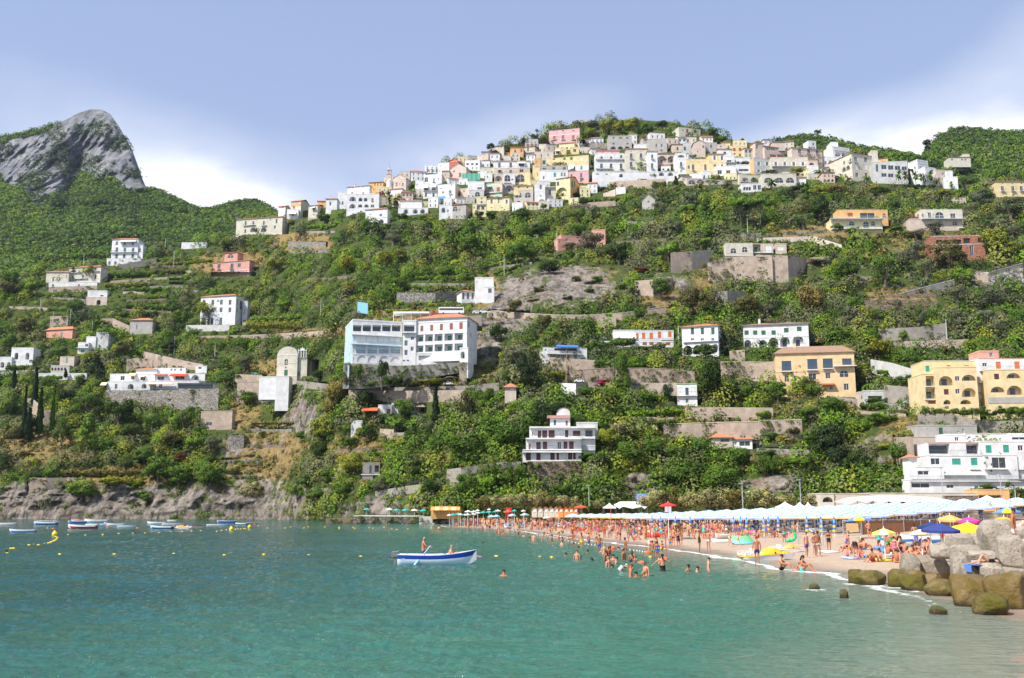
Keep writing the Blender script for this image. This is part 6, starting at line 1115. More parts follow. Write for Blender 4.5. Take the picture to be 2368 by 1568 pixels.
def trunk_mesh(name,h,r,lean=0,limbs=4,spread=.25,top=.8):
 q=MB();p=[Vector((lean*t*t+.02*math.sin(5*t),.02*math.cos(4*t)-.02,h*t))for t in(0,.35,.7,1)];q.tube(p[0]-Vector((0,0,.12)),p[0],r*1.3,r*1.1,BARK,6)
 for i in range(3):q.tube(p[i],p[i+1],r*(1.1-.22*i),r*(.88-.22*i),BARK,6,False)
 for k in range(limbs):
  a=2*math.pi*k/limbs+.5;s=p[2 if k%2 else 3]-Vector((0,0,.02));e=Vector((s.x+math.cos(a)*spread,s.y+math.sin(a)*spread,top));m_=s.lerp(e,.5)+Vector((0,0,.03));q.tube(s,m_,r*.5,r*.36,BARK,5,False);q.tube(m_,e,r*.36,r*.14,BARK,5,False)
 return q
TREES={}
def proto_tree(kind,name,crown,trunk):TREES.setdefault(kind,[]).append((name,crown,trunk))
def make_protos():
 R_=random.Random(5)
 for v in range(5):
  cs=[(0,0,.58)];rs=[.30]
  for k in range(15):
   a=R_.uniform(0,6.28);rr=R_.uniform(.12,.33);cs.append((rr*math.cos(a),rr*math.sin(a),R_.uniform(.30,.84)));rs.append(R_.uniform(.12,.22)*(1.15-abs(cs[-1][2]-.55)))
  q=trunk_mesh('t',.42,.035,.03*v-.05);proto_tree('broadleaf','broadleaf_tree',crown_mesh('crown',cs,rs,190,.028),q.build('trunk').data)
 for v in range(3):
  cs=[];rs=[]
  for k in range(13):a=R_.uniform(0,6.28);rr=R_.uniform(.1,.36);cs.append((rr*math.cos(a),rr*math.sin(a),R_.uniform(.38,.84)-rr*.25));rs.append(R_.uniform(.11,.19))
  proto_tree('olive','olive_tree',crown_mesh('crown',cs,rs,170,.021),trunk_mesh('t',.35,.05,.08,5,.2,.7).build('trunk').data)
 for v in range(2):
  cs=[];rs=[]
  for k in range(20):a=R_.uniform(0,6.28);rr=.40*math.sqrt(R_.random());cs.append((rr*math.cos(a),rr*math.sin(a),.80-rr*rr*.9+R_.uniform(-.07,.07)));rs.append(R_.uniform(.10,.15))
  proto_tree('pine','umbrella_pine',crown_mesh('crown',cs,rs,160,.019,.75),trunk_mesh('t',.62,.022,.05,6,.25,.78).build('trunk').data)
 for v in range(2):
  cs=[];rs=[]
  for k in range(15):z=.06+.9*k/14;w=.40*math.sin(math.pi*min(1,(z+.12)*.9))**.6*(1.02-z*.82);cs.append((R_.uniform(-.05,.05),R_.uniform(-.05,.05),z));rs.append(w)
  C,N=blobs(np.array(cs),rs,150,.1,.14);C[:,2]=np.clip(C[:,2],0.02,1);v_=quads(C*np.array([1,1,1]),N*np.array([1,1,.3]),.13);n=len(C);v_=v_.reshape(n,4,3);v_[:,:,2]=C[:,None,2]+(v_[:,:,2]-C[:,None,2])*.35
  NR=nrmix(N*np.array([1,1,.2]),N*np.array([1,1,.1]),.5);me=np_mesh('crown',v_.reshape(-1,3),np.arange(n*4).reshape(n,4),LEAF,dict(lum=np.repeat(np.clip(.45+.25*RNG.standard_normal(n),0,1),4),nr=np.repeat(NR,4,0)),smooth=False);proto_tree('cypress','cypress_tree',me,trunk_mesh('t',.15,.06,0,0).build('trunk').data)
 cs=[];rs=[]
 for k in range(9):
  for j in range(5):z=.12+.8*k/8;a=R_.uniform(0,6.28);w=.36*(1.02-z);cs.append((w*math.cos(a),w*math.sin(a),z));rs.append(.07+.12*(1-z))
 proto_tree('conifer','conifer_tree',crown_mesh('crown',cs,rs,75,.024,.7),trunk_mesh('t',.3,.03,0,2).build('trunk').data)
 q=MB();vs=[];fs=[];lum=[]
 for k in range(34):
  a=k*2.4;el=R_.uniform(-.5,1.1);L=R_.uniform(.42,.52);prev=None;d=np.array([math.cos(a)*math.cos(el),math.sin(a)*math.cos(el),math.sin(el)]);p=np.array([0,0,.70]);side=np.array([-math.sin(a),math.cos(a),0])
  for s in range(6):
   w=.05*math.sin(math.pi*(s+.6)/6.6)+.006;row=[p-side*w-np.array([0,0,w*.6]),p,p+side*w-np.array([0,0,w*.6])]
   if prev is not None:i=len(vs);vs+=prev+row;fs+=[(i,i+1,i+4,i+3),(i+1,i+2,i+5,i+4)];lum+=[R_.uniform(.3,.8)]*6
   prev=row;p=p+d*L/5;d=d+np.array([0,0,-.22]);d/=np.linalg.norm(d)
 me=np_mesh('crown',np.array(vs),np.array(fs),LEAF,dict(lum=np.array(lum),nr=np.array(vs)*np.array([1,1,.6])+np.array([0,0,-.1])),smooth=False);t=MB();
 for i in range(5):t.tube((.01*i,0,.14*i-.1),(.01*(i+1),0,.14*(i+1)-.1),.028+.004*(i%2),.026,BARK,7)
 t.lathe([(.03,0),(.06,.05),(.05,.09),(.01,.12)],BARK,7,(.05,0,.58));proto_tree('palm','palm_tree',me,t.build('trunk').data)
 for v in range(3):
  cs=[(0,0,.35)];rs=[.36]
  for k in range(12):a=R_.uniform(0,6.28);rr=R_.uniform(.15,.34);cs.append((rr*math.cos(a),rr*math.sin(a),R_.uniform(.12,.72-rr*.4)));rs.append(R_.uniform(.14,.24))
  proto_tree('shrub','shrub',crown_mesh('crown',cs,rs,180,.031),trunk_mesh('t',.2,.03,0,3,.2,.4).build('trunk').data)
 for o in[o for o in COL.objects if o.name.split('.')[0]=='trunk' and o.parent is None]:bpy.data.objects.remove(o)
make_protos()
CAT=dict(broadleaf=('tree','round leafy tree'),olive=('olive tree','olive tree'),pine=('pine tree','umbrella pine'),cypress=('cypress','cypress'),conifer=('conifer','bushy conifer'),palm=('palm','palm'),shrub=('shrub','shrub'))
def tree(c,x,yb,w,h,kind='broadleaf',col='g',place=None,dY=-1.2,Y=None,lab=None):
 kind=dict(l='broadleaf',v='olive',s='shrub',p='pine',n='conifer',a='palm',z='cypress').get(kind,kind)
 X,yy=V(c,x,yb);k=CROPS[c][2];Y=Y or Dt(X,min(yy,base_y(X)-.5))+dY;b=P(X,yy,Y);mp=Y/F/CT;W=w*k*mp;H=h*k*mp
 v=random.choice(TREES[kind]);t=thing(v[0],None,CAT[kind][0],b,CAT[kind][1]+'s on the hillside' if kind!='shrub' else 'shrubs on the slope',random.uniform(0,6.28));t.scale=(W,W,H);j=random.uniform(.85,1.15)
 for n_,me in(('crown',v[1]),('trunk',v[2])):
  o=link(n_,me,t);base=GREENS[col]if n_=='crown' else(1,1,1);o.color=tuple(min(1,q*j*random.uniform(.94,1.06))for q in base)+(1,)
 d=CN[col]+' '+CAT[kind][1]
 if lab:t['label']=lab
 else:PENDING.append((t,X,yy-h*k/2,d,d+'s',place or where(X,yy-h*k/2)))
 TREEBOX.append((X,yy,w*k,h*k));return t
TREEBOX=[]
TL=dict(
 A1=[(1150,1395,270,270,'l','g'),(1470,1400,260,220,'v','o'),(640,1250,190,135,'l','g'),(1355,1070,120,210,'a','o'),(1440,1075,180,175,'a','t'),(1560,968,105,95,'l','d'),(1610,945,110,105,'l','b'),(270,1265,110,95,'l','y'),(950,1180,80,60,'s','x'),(1760,1190,200,90,'s','b'),(1500,1190,170,80,'l','g'),(1800,1200,110,40,'s','m'),(1960,1300,130,120,'l','g'),(2240,1421,220,220,'l','g'),(2080,1421,200,170,'l','o'),(380,1421,180,150,'v','o'),(1270,930,70,90,'s','m')],
 A2=[(415,445,110,105,'l','d'),(465,505,115,95,'v','k'),(790,355,120,85,'l','d'),(905,325,120,95,'l','g'),(1000,345,130,100,'l','y'),(1365,182,125,105,'l','k'),(1205,188,62,64,'l','k'),(1110,200,95,72,'l','d'),(1055,205,80,60,'l','b'),(1530,300,170,150,'l','y'),(1545,190,170,120,'l','o'),(1700,250,160,190,'l','y'),(1790,150,90,100,'l','d'),(1840,260,180,190,'l','y'),(1990,250,200,205,'l','y'),(2150,260,170,190,'l','g'),(2310,265,170,185,'p','d'),(2090,748,90,108,'l','b'),(2010,745,80,66,'s','c'),(2212,735,104,76,'s','y'),(1778,838,100,82,'s','y'),(1550,1290,46,215,'z','d'),(280,1195,130,105,'l','d'),(1170,1012,100,80,'l','y'),(1433,418,140,195,'a','g'),(1600,290,100,80,'v','o'),(2190,320,160,60,'s','b'),(2080,800,200,70,'s','x'),(2130,810,140,80,'s','t'),(2300,900,160,150,'l','x'),(420,1200,150,110,'l','g'),(1440,1050,110,130,'l','d'),(1660,880,100,60,'l','d'),(760,1230,260,170,'l','g'),(950,1400,250,170,'l','d'),(1830,1290,170,120,'v','o'),(2010,1080,120,130,'v','o'),(2270,1150,180,180,'v','o'),(1680,1230,110,90,'s','r'),(925,245,60,66,'v','x'),(1000,1100,90,90,'l','g'),(1370,935,100,60,'s','d')],
 A3=[(1120,1290,400,390,'p','b'),(1330,1280,420,370,'p','g'),(535,1270,280,275,'p','b'),(745,1240,240,310,'n','d'),(1750,790,250,190,'p','y'),(680,875,110,115,'a','c'),(940,935,110,95,'a','y'),(1470,860,150,110,'a','g'),(1990,1065,260,280,'p','y'),(2190,1070,280,310,'p','c'),(820,290,180,130,'l','g'),(255,260,180,190,'p','d'),(1140,352,110,64,'n','d'),(900,350,200,80,'l','g'),(580,520,110,55,'l','b'),(1150,580,120,50,'s','g'),(400,830,90,130,'z','x'),(270,1150,180,170,'v','o'),(200,900,200,130,'l','g'),(1600,960,240,140,'v','o'),(1780,950,220,120,'v','o'),(960,850,220,90,'v','o'),(1820,1300,260,210,'v','g'),(1780,900,280,120,'l','d'),(690,230,70,70,'v','k'),(1450,700,260,50,'s','d'),(1690,650,40,30,'s','y'),(620,1390,170,100,'v','o'),(900,1370,140,90,'s','y'),(1050,1390,170,110,'v','o'),(1260,1200,60,60,'s','d'),(2040,690,260,60,'s','g')],
 A4=[(985,815,95,180,'a','g'),(1062,815,105,172,'a','x'),(1168,820,95,175,'a','g'),(1235,825,85,152,'a','g'),(1265,825,64,144,'a','g'),(1335,825,104,190,'a','g'),(1412,830,95,105,'a','g'),(1565,855,64,84,'a','b'),(620,800,120,95,'a','g'),(430,820,110,115,'a','x'),(733,738,44,90,'n','d'),(790,1068,240,270,'p','d'),(740,950,200,150,'p','y'),(1500,1065,230,240,'p','y'),(1740,860,260,195,'v','g'),(1990,890,160,165,'l','o'),(1880,1100,280,260,'l','o'),(2230,1210,400,280,'v','k'),(1920,1300,240,190,'l','x'),(290,1421,200,200,'p','g'),(480,1421,220,160,'p','g'),(1380,1390,320,200,'v','o'),(1165,1280,120,205,'s','m'),(855,1290,90,145,'s','m'),(1180,1421,300,150,'v','o'),(930,1320,170,90,'s','g'),(1020,1250,90,60,'s','d'),(100,1200,270,330,'l','d'),(960,1150,240,170,'n','d'),(500,900,110,50,'s','r'),(620,830,130,40,'s','m'),(950,900,200,80,'v','o'),(1290,1000,180,100,'v','o'),(1690,930,170,80,'l','g'),(2260,1421,250,170,'v','o'),(80,250,100,60,'l','g'),(1300,440,120,160,'l','k'),(1060,960,100,60,'s','y'),(420,1050,130,70,'v','o')],
 B4=[(2110,640,310,285,'l','y'),(2260,650,220,170,'l','y'),(1700,745,340,320,'l','x'),(1130,905,290,350,'v','g'),(1330,760,260,260,'v','o'),(1850,885,230,165,'l','b'),(1830,900,110,130,'v','o'),(835,1260,210,225,'v','o'),(1245,1155,125,175,'v','o'),(1465,1265,150,175,'v','o'),(480,1150,290,280,'l','c'),(1790,1100,270,240,'v','o'),(2150,1110,370,270,'v','o'),(2130,1390,260,215,'v','o'),(1780,1300,240,240,'v','o'),(1080,1235,230,185,'v','g'),(720,1385,280,105,'l','g'),(800,850,220,270,'l','g'),(720,790,160,120,'l','b'),(1420,640,260,200,'v','o'),(1330,440,120,60,'s','b'),(560,700,180,90,'s','d'),(760,980,220,150,'v','o'),(860,1150,220,200,'l','g'),(1500,820,200,190,'v','o'),(1300,1370,90,110,'l','b'),(1310,1210,90,60,'s','b'),(2330,640,160,200,'v','o'),(500,690,120,75,'s','r'),(450,545,180,30,'s','y'),(1640,880,150,200,'s','y'),(2330,1290,180,220,'l','g'),(1010,1390,200,150,'l','g'),(1200,1340,120,90,'l','g')],
 B3=[(700,700,100,60,'s','x'),(880,640,110,70,'s','g'),(1050,700,120,80,'s','t'),(480,640,110,80,'s','x'),(620,765,80,50,'s','t'),(950,560,130,80,'s','g'),(780,560,120,80,'s','x'),(1130,620,110,90,'s','g'),(420,720,120,60,'s','c'),(840,760,110,50,'s','c'),(565,495,210,145,'l','d'),(280,835,150,160,'l','x'),(1290,875,145,120,'l','g'),(1562,772,92,62,'s','d'),(150,1025,170,190,'s','d'),(1700,845,240,260,'l','x'),(1850,885,240,270,'l','x'),(380,1500,240,380,'l','k'),(940,240,120,125,'l','y'),(730,330,150,110,'v','x'),(900,350,330,230,'v','o'),(1120,420,250,200,'l','d'),(1250,650,90,90,'s','d'),(350,1070,100,100,'l','b'),(580,1060,120,120,'l','b'),(650,960,120,110,'v','o'),(870,960,170,130,'l','g'),(520,950,130,140,'l','x'),(1460,690,220,180,'l','g'),(1540,870,140,90,'v','o'),(1400,900,130,80,'s','b'),(980,1260,160,90,'l','g'),(1230,1240,260,80,'l','g'),(1300,480,150,60,'s','r'),(620,1360,150,90,'l','y'),(560,1500,170,150,'v','o'),(215,1400,80,140,'l','g'),(960,1400,130,60,'s','m'),(2170,880,260,230,'l','x'),(300,420,200,190,'l','g'),(1020,740,100,90,'s','x'),(1820,1180,230,130,'l','g'),(430,390,160,110,'l','g'),(1150,1440,130,330,'l','g')],
 C2=[(850,490,270,430,'l','c'),(1100,395,200,195,'l','d'),(940,505,180,165,'l','g'),(1455,475,270,200,'l','g'),(1735,585,110,430,'z','k'),(2010,515,260,340,'v','x'),(2170,400,250,230,'l','g'),(2200,420,190,160,'l','b'),(730,690,250,300,'l','y'),(1520,700,150,190,'l','d'),(1670,610,210,190,'v','o'),(1740,770,230,160,'v','g'),(900,1205,240,195,'l','g'),(690,1195,240,150,'l','g'),(510,1180,190,140,'l','g'),(1250,1095,210,160,'s','o'),(60,320,180,130,'l','g'),(700,870,220,220,'l','d'),(820,1020,260,180,'s','g'),(620,1040,240,170,'s','g'),(1430,920,180,180,'l','g'),(1600,1010,240,210,'l','d'),(1960,660,230,120,'s','t'),(2230,620,260,190,'l','g'),(1120,620,120,140,'l','g'),(960,590,120,90,'l','b'),(980,720,160,120,'l','g'),(1290,800,80,55,'s','g'),(540,640,130,90,'l','g'),(200,600,80,60,'s','b'),(1400,560,180,110,'a','g'),(1470,160,130,110,'s','o'),(1060,170,110,150,'s','g'),(1290,170,160,120,'l','g'),(1700,160,200,60,'s','x'),(1380,1060,110,110,'l','g'),(1700,1180,220,200,'l','d'),(2000,1190,240,260,'l','g'),(2180,1170,220,230,'l','b'),(1930,1140,150,60,'a','b'),(700,120,190,100,'l','d')],
 C1=[(110,315,80,235,'z','k'),(285,425,76,345,'z','k'),(190,690,64,450,'z','k'),(232,695,100,270,'z','k'),(322,655,90,400,'z','d'),(432,615,58,390,'z','g'),(730,825,270,360,'n','b'),(740,545,340,300,'v','g'),(510,770,210,310,'v','g'),(1000,610,300,270,'l','d'),(1540,650,230,270,'v','g'),(1280,630,190,190,'v','g'),(1330,1060,290,250,'l','g'),(1500,1100,270,190,'l','g'),(1765,1115,240,250,'l','g'),(432,1010,165,115,'s','g'),(680,1205,290,190,'l','b'),(1040,965,180,170,'v','g'),(1900,272,215,185,'v','g'),(2085,395,160,120,'s','b'),(1660,685,130,110,'l','g'),(80,520,160,150,'l','d'),(550,170,50,70,'z','k'),(800,190,210,220,'n','k'),(1980,700,10,10,'s','g'),(880,820,220,150,'l','g'),(1120,700,260,160,'l','d'),(1460,760,260,160,'l','x'),(1950,980,160,100,'s','t'),(2100,1180,230,170,'s','t'),(1250,1220,150,120,'s','g'),(960,1080,300,110,'s','y'),(820,450,170,110,'l','d'),(300,100,120,110,'v','o'),(670,200,130,80,'s','b'),(400,280,200,110,'l','g'),(1520,880,130,120,'s','r'),(120,720,130,150,'l','x'),(230,830,120,70,'s','x'),(60,950,110,70,'s','x')],
 C3=[(1860,370,260,380,'l','d'),(2020,370,160,200,'l','d'),(2150,330,120,140,'l','g'),(1000,920,230,170,'l','d'),(1800,830,230,230,'l','g'),(1230,910,240,270,'l','g'),(2110,880,220,170,'l','g'),(460,1105,190,130,'l','g'),(1515,340,110,150,'l','k'),(860,420,190,110,'l','d'),(1050,760,200,220,'l','y'),(980,640,160,150,'l','d'),(870,330,220,120,'l','g'),(1150,300,200,170,'l','g'),(1320,360,260,90,'l','g'),(1500,560,240,120,'s','g'),(1400,800,260,160,'l','g'),(1600,860,230,180,'l','g'),(1680,960,220,140,'l','g'),(1900,900,250,150,'l','g'),(2300,960,180,200,'l','g'),(1480,1000,300,120,'s','k'),(930,880,150,120,'l','g'),(670,1110,180,110,'l','g'),(270,1080,240,230,'l','g'),(80,1080,220,240,'l','g'),(830,1080,80,50,'a','o'),(640,990,120,70,'s','d'),(860,800,150,80,'s','g'),(1290,300,220,80,'s','y'),(1915,480,80,70,'s','g'),(2290,480,140,110,'s','b'),(1100,620,220,160,'s','t'),(1640,690,150,60,'s','g'),(1010,180,110,30,'s','m'),(1720,700,100,60,'s','g')],
 C4=[(170,695,210,185,'l','g'),(480,685,210,150,'l','g'),(640,880,300,240,'l','g'),(620,1190,330,330,'l','k'),(700,1300,320,250,'l','k'),(900,1470,190,160,'s','g'),(1180,1220,190,190,'l','g'),(870,960,200,130,'l','b'),(860,1330,230,270,'l','d'),(1080,870,280,150,'s','g'),(470,1050,230,150,'l','g'),(110,1010,150,100,'s','g'),(300,960,120,90,'s','x'),(130,1330,170,190,'l','g'),(350,1260,300,150,'s','g'),(80,1150,180,100,'s','g'),(960,230,150,100,'l','g'),(700,190,260,110,'l','g'),(1240,520,180,90,'s','g'),(1400,730,100,60,'s','b'),(1950,1420,160,60,'s','g'),(2110,1415,60,60,'l','g'),(1690,1395,80,50,'s','g'),(1000,700,200,60,'s','g'),(620,1440,240,130,'s','t'),(1060,1100,200,90,'s','y'),(1780,230,100,90,'s','y'),(1990,230,80,60,'s','b'),(2180,250,180,130,'l','b'),(1140,570,200,40,'s','g')])
for c_,L_ in TL.items():
 for a_ in L_:
  if a_[2]>20:tree(c_,*a_)
for i,(x,y,w,h)in enumerate([(40,1205,170,110),(130,1205,160,115),(230,1205,170,120),(330,1205,180,125),(440,1205,190,125),(550,1205,180,120),(660,1205,180,110),(760,1200,150,90),(1340,1200,160,110),(1430,1200,190,150),(1540,1200,210,160),(1640,1195,150,100),(1740,1195,200,130),(1850,1195,220,145),(1960,1195,200,140),(2070,1195,220,150),(2180,1195,210,145),(2290,1195,220,150),(960,1190,120,60)]):
 tree('C3',x,y,w,h*1.45,'shrub','t' if i%5 else 'c',Y=204-i*.2 if x<900 else 199,place='along the back of the beach')
[tree('B2',x,y,w,h,k,c,Y=290-i*.2,place='at the foot of the hotel wall')for i,(x,y,w,h,k,c)in enumerate([(985,1445,100,190,'broadleaf','g'),(1190,1455,120,230,'broadleaf','d'),(1250,1450,120,120,'shrub','g'),(1320,1452,110,130,'shrub','d'),(1400,1455,130,140,'shrub','o'),(1590,1445,190,80,'shrub','y'),(1100,1455,110,60,'shrub','g'),(900,1450,70,120,'shrub','x'),(1480,1455,130,60,'shrub','x'),(1720,1430,120,60,'shrub','x')])]
[tree('C4',1415+i*78,800+random.uniform(-8,14),110,random.uniform(70,110),'shrub',random.choice('gdbg'),Y=229-(i>5)*1.5,place='along the foot of the yellow apartments')for i in range(12)]
tree('C4',440,1560,220,120,'shrub','t',Y=200,place='left of the beach club');tree('C4',60,1560,240,130,'shrub','t',Y=200,place='far left of the beach club');tree('C4',230,1560,240,120,'shrub','t',Y=200.5,place='between the lamp post and the tents')
# ---- hedges and vine rows: clipped strips along terrace edges
def hedge(c,x0,y0,x1,y1,h,col,label,name='hedge',Y=None,dY=-.8,th=1.4):
 a=V(c,x0,y0);b=V(c,x1,y1);k=CROPS[c][2];Ya=Y or Dt(a[0],a[1])+dY;Yb=Y or Dt(b[0],b[1])+dY;A=P(*a,Ya);B=P(*b,Yb);L=(B-A).length;H=h*k*Ya/F;n=int(min(2600,130*L*max(H,.8)/3+80));t=rnd(n);d=(B-A)
 C=np.array(A)[None]*0+t[:,None]*np.array(d)[None];side=sph(n);off=side*np.array([.2,th*.5,.5*H])*(.8+.3*rnd(n))[:,None]+np.array([0,0,H*.5]);bumpy=1+.16*np.sin(t*L*.9+x0)+.1*np.sin(t*L*2.3);off[:,2]*=bumpy;C=C+off
 v=quads(C,side,.26+.1*rnd(n));NR=nrmix(side,side,0);lum=np.clip(.5+.25*RNG.standard_normal(n),0,1);me=np_mesh(name,v,np.arange(n*4).reshape(n,4),LEAF,dict(lum=np.repeat(lum,4),nr=np.repeat(NR,4,0)),smooth=False);o=link(name,me,None,A);o.color=GREENS[col]+(1,);tag(o,label,'hedge' if name=='hedge' else 'vine row','vine rows on the terraces' if name!='hedge' else None)
HG=[('B1',1290,420,1890,432,28,'b'),('B1',1330,475,1860,440,30,'y'),('B1',1370,540,1640,535,36,'x'),('B1',960,575,1370,560,50,'g'),('B1',1500,625,1690,628,22,'d'),('B1',930,660,1300,650,40,'y'),('B1',1500,590,1690,585,22,'g'),('B1',1130,700,1500,690,36,'g'),('B1',1180,770,1480,760,40,'b'),('B1',1120,840,1530,870,46,'g'),('B1',1060,920,1400,905,44,'g'),
 ('B1',1390,980,1620,950,36,'y'),('B1',620,965,900,985,46,'g'),('B1',440,870,700,885,40,'b'),('B1',1400,1025,1500,1025,40,'y'),('B2',1340,640,1900,648,36,'b'),('B2',1500,560,1960,552,34,'b'),('B2',1220,832,1500,835,24,'y'),('B2',430,130,800,120,28,'b'),('B2',50,970,520,975,70,'y'),('B2',100,920,500,900,60,'b'),('B3',0,445,330,400,26,'b'),('B3',110,500,330,430,26,'b'),('B3',990,1145,1500,1085,36,'g'),('B3',840,1110,1250,1060,60,'g'),('B3',920,1220,1350,1200,50,'g'),
 ('C4',890,340,1510,365,60,'g'),('C4',1000,290,1500,300,34,'g'),('C4',1350,735,2240,800,46,'g'),('C4',870,745,1330,750,50,'g'),('C4',1000,460,1400,430,34,'b'),('C4',1060,540,1290,545,36,'g'),('C3',1080,320,1600,330,40,'g'),('C3',1250,470,1630,440,60,'b'),('C3',900,590,1430,590,60,'t'),('C1',50,110,200,100,40,'g'),('C1',330,190,520,185,34,'b'),('A2',1450,335,1700,330,26,'y'),('A2',1740,990,2010,960,46,'y'),('A2',1420,1000,1640,1000,44,'g'),('A3',1620,1010,1850,1000,22,'y'),('A4',900,850,1390,850,44,'d'),('C2',1950,885,2300,838,16,'b'),('C2',600,1070,1100,1060,26,'g'),('C2',1000,800,1300,790,40,'g'),('C2',100,500,480,500,26,'c'),('A1',280,1290,760,1275,28,'b'),('C1',500,1000,1170,1000,60,'c'),('C1',900,1080,1200,1080,70,'y')]
hp={}
for i_,h_ in enumerate(HG):
 x_,y_=V(h_[0],(h_[1]+h_[3])/2,(h_[2]+h_[4])/2);hedge(*h_[:6],h_[6],'x','vine_row' if i_<33 else 'hedge')
 o_=COL.objects[-1];nm='vine row' if i_<33 else 'hedge';PENDING.append((o_,x_,y_,CN[h_[6]]+' '+nm,CN[h_[6]]+' '+nm+'s',where(x_,y_)))
 # ---- automatic trees between the ones above
def blocked(x,y,wp,hp_,D,slack=.2):
 for(x0,x1,y0,y1,yf,yn,pl)in RECTS:
  if x+wp/2>x0+1 and x-wp/2<x1-1 and y>y0 and y-hp_<y1-hp_*slack and D<yn+2:return True
 return False
zone=lambda x,y:float(fbm(x*.008,y*.011,5.5,3))
def auto_trees(n):
 k=0;tries=0
 while k<n and tries<6000:
  tries+=1;x=random.uniform(10,2360);y=random.uniform(300,1180)
  if y<sky_y(x)+25 or y>base_y(x)-14:continue
  if max(mask(ROCK,x,y),.8*mask(DRY,x,y))>.35:continue
  D=Dt(x,y)-1.2;s=random.uniform(6,12)if y>800 else random.uniform(7,12);w=s*F/D;h=w*random.uniform(.65,1.0)
  if any(abs(x-q[0])<(w+q[2])*.30 and abs(y-q[1])<(h+q[3])*.22 for q in TREEBOX)or blocked(x,y,w,h,D):continue
  ol=random.random()<(.55 if(x>1400 and y<820)else.15);col='o' if ol else random.choice('dggggbbyyxk');tree('V',x,y,w,h,'olive' if ol else 'broadleaf',col);k+=1
 return k
auto_trees(300-sum(1 for o in COL.objects if o.name.startswith(('broadleaf_tree','olive_tree'))))
flush()
# ---- undergrowth: everything nobody could count, as ONE object per stretch of land
def scrub(name,label,cat,X,Y,W,H,hue,per,Ds,sz=.30):
 n=len(X);px,py,pz=Pn(X,Y,Ds);mp=Ds/F;C=[];S=[];U=[];Nn=[];Lm=[]
 sp=sph(n*per).reshape(n,per,3);sp[:,:,2]=np.abs(sp[:,:,2])*1.15-.15;rw=(W*mp/2)[:,None];rh=(H*mp)[:,None];jit=.75+.35*rnd(n*per).reshape(n,per)
 bx=px[:,None]+sp[:,:,0]*rw*jit;by=py[:,None]+sp[:,:,1]*rw*jit+rw*.3;bz=pz[:,None]+sp[:,:,2]*rh*jit
 c=np.stack([bx,by,bz],-1).reshape(-1,3);size=np.repeat((W*mp/2),per)*sz*(.7+.6*rnd(n*per));v=quads(c,sp.reshape(-1,3),size);m_=n*per
 lum=np.clip(np.repeat(.5+.12*RNG.standard_normal(n),per)+.2*RNG.standard_normal(m_),0,1);me=np_mesh(name,v,np.arange(m_*4).reshape(m_,4),SCRUB,dict(lum=np.repeat(lum,4),hue=np.repeat(np.repeat(hue,per),4),nr=np.repeat(nrmix(sp.reshape(-1,3),sp.reshape(-1,3),0),4,0)),smooth=False)
 tag(link(name,me),label,cat,kind='stuff')
def undergrowth():
 n=31500;X=rnd(n)*2680-110;Y=280+rnd(n)*920;ok=(Y>sky_y(X)+1)&(Y<base_y(X)-2);X,Y=X[ok],Y[ok]
 rk=mask(ROCK,X,Y);dr=mask(DRY,X,Y);nz=fbm(X*.02,Y*.03,2.2,3);p=np.clip(1.1-rk*.85-dr*.5+nz*.5,.12,1);ok=rnd(len(X))<p;X,Y,dr,rk=X[ok],Y[ok],dr[ok],rk[ok]
 D=Dt(X,Y)-.6;bg=rnd(len(X))<np.where(rk+dr>.45,.02,.17);s=np.where(bg,2.6+2.4*rnd(len(X)),.7+1.5*rnd(len(X)))*np.where(Y<620,1.3,1.0)*np.where(rk+dr>.5,.7,1);W=2*s*F/D;H=W*np.where(bg,.55+.3*rnd(len(X)),.38+.3*rnd(len(X)));ok=np.ones(len(X),bool)
 rs=(rnd(len(X))<.45)&(W<22)
 for i_,(x0,x1,y0,y1,yf,yn,pl)in enumerate(RECTS):ok&=~((X+W/2>x0+1.5)&(X-W/2<x1-1.5)&(Y>y0)&(Y-H<y1-H*(.55 if i_ in SOFT else.3))&(D<yn+2)&~(rs&(i_ in SOFT)))
 X,Y,W,H,D,dr,bg=X[ok],Y[ok],W[ok],H[ok],D[ok],dr[ok],bg[ok]
 big=fbm(X*.006,Y*.009,5.5,3);h=np.clip(.42+big*.35+.13*RNG.standard_normal(len(X)),0,.7);r=rnd(len(X));h=np.where((r<.18+.25*(X>1350)*(Y<800)),.8,h);h=np.where((r>.9)|(rnd(len(X))<dr*.75),.88+.12*rnd(len(X)),h);h=np.where((r>.8)&(r<.86),.7,h)
 h=np.where(bg,np.clip(h+.16*RNG.standard_normal(len(X)),.02,.82),h);near=(D<345)&~bg;scrub('undergrowth','dense green scrub and bushes covering the lower slope','undergrowth',X[near],Y[near],W[near],H[near],h[near],60,D[near],.2);q=(D>=345)&~bg
 scrub('woodland','rounded tree crowns merging into wood all over the slope','woodland',X[bg],Y[bg],W[bg],H[bg],h[bg],330,D[bg],.085)
 c=[]
 for i_ in SOFT:
  x0,x1,y0,y1,yf,yn,pl=RECTS[i_]
  for k in range(int((x1-x0)*(y1-y0)/75)+2):u=random.random();yy=y0+(y1-y0)*(u*u if k%2 else 1-u*u*.6)+4;c.append((random.uniform(x0,x1),yy,random.uniform(5,13),random.uniform(5,12),yn-.5,random.choice((.2,.35,.45,.55,.9,.95))))
 c=np.array(c);scrub('creepers','creepers and tufts hanging over the terrace walls','creepers',c[:,0],c[:,1],c[:,2],c[:,3]*.5,c[:,5],60,c[:,4],.2)
 scrub('upper_undergrowth','dense green scrub and wood covering the upper slope','undergrowth',X[q],Y[q],W[q],H[q],h[q],44,D[q],.25)
 print('bushes',len(X))
undergrowth()
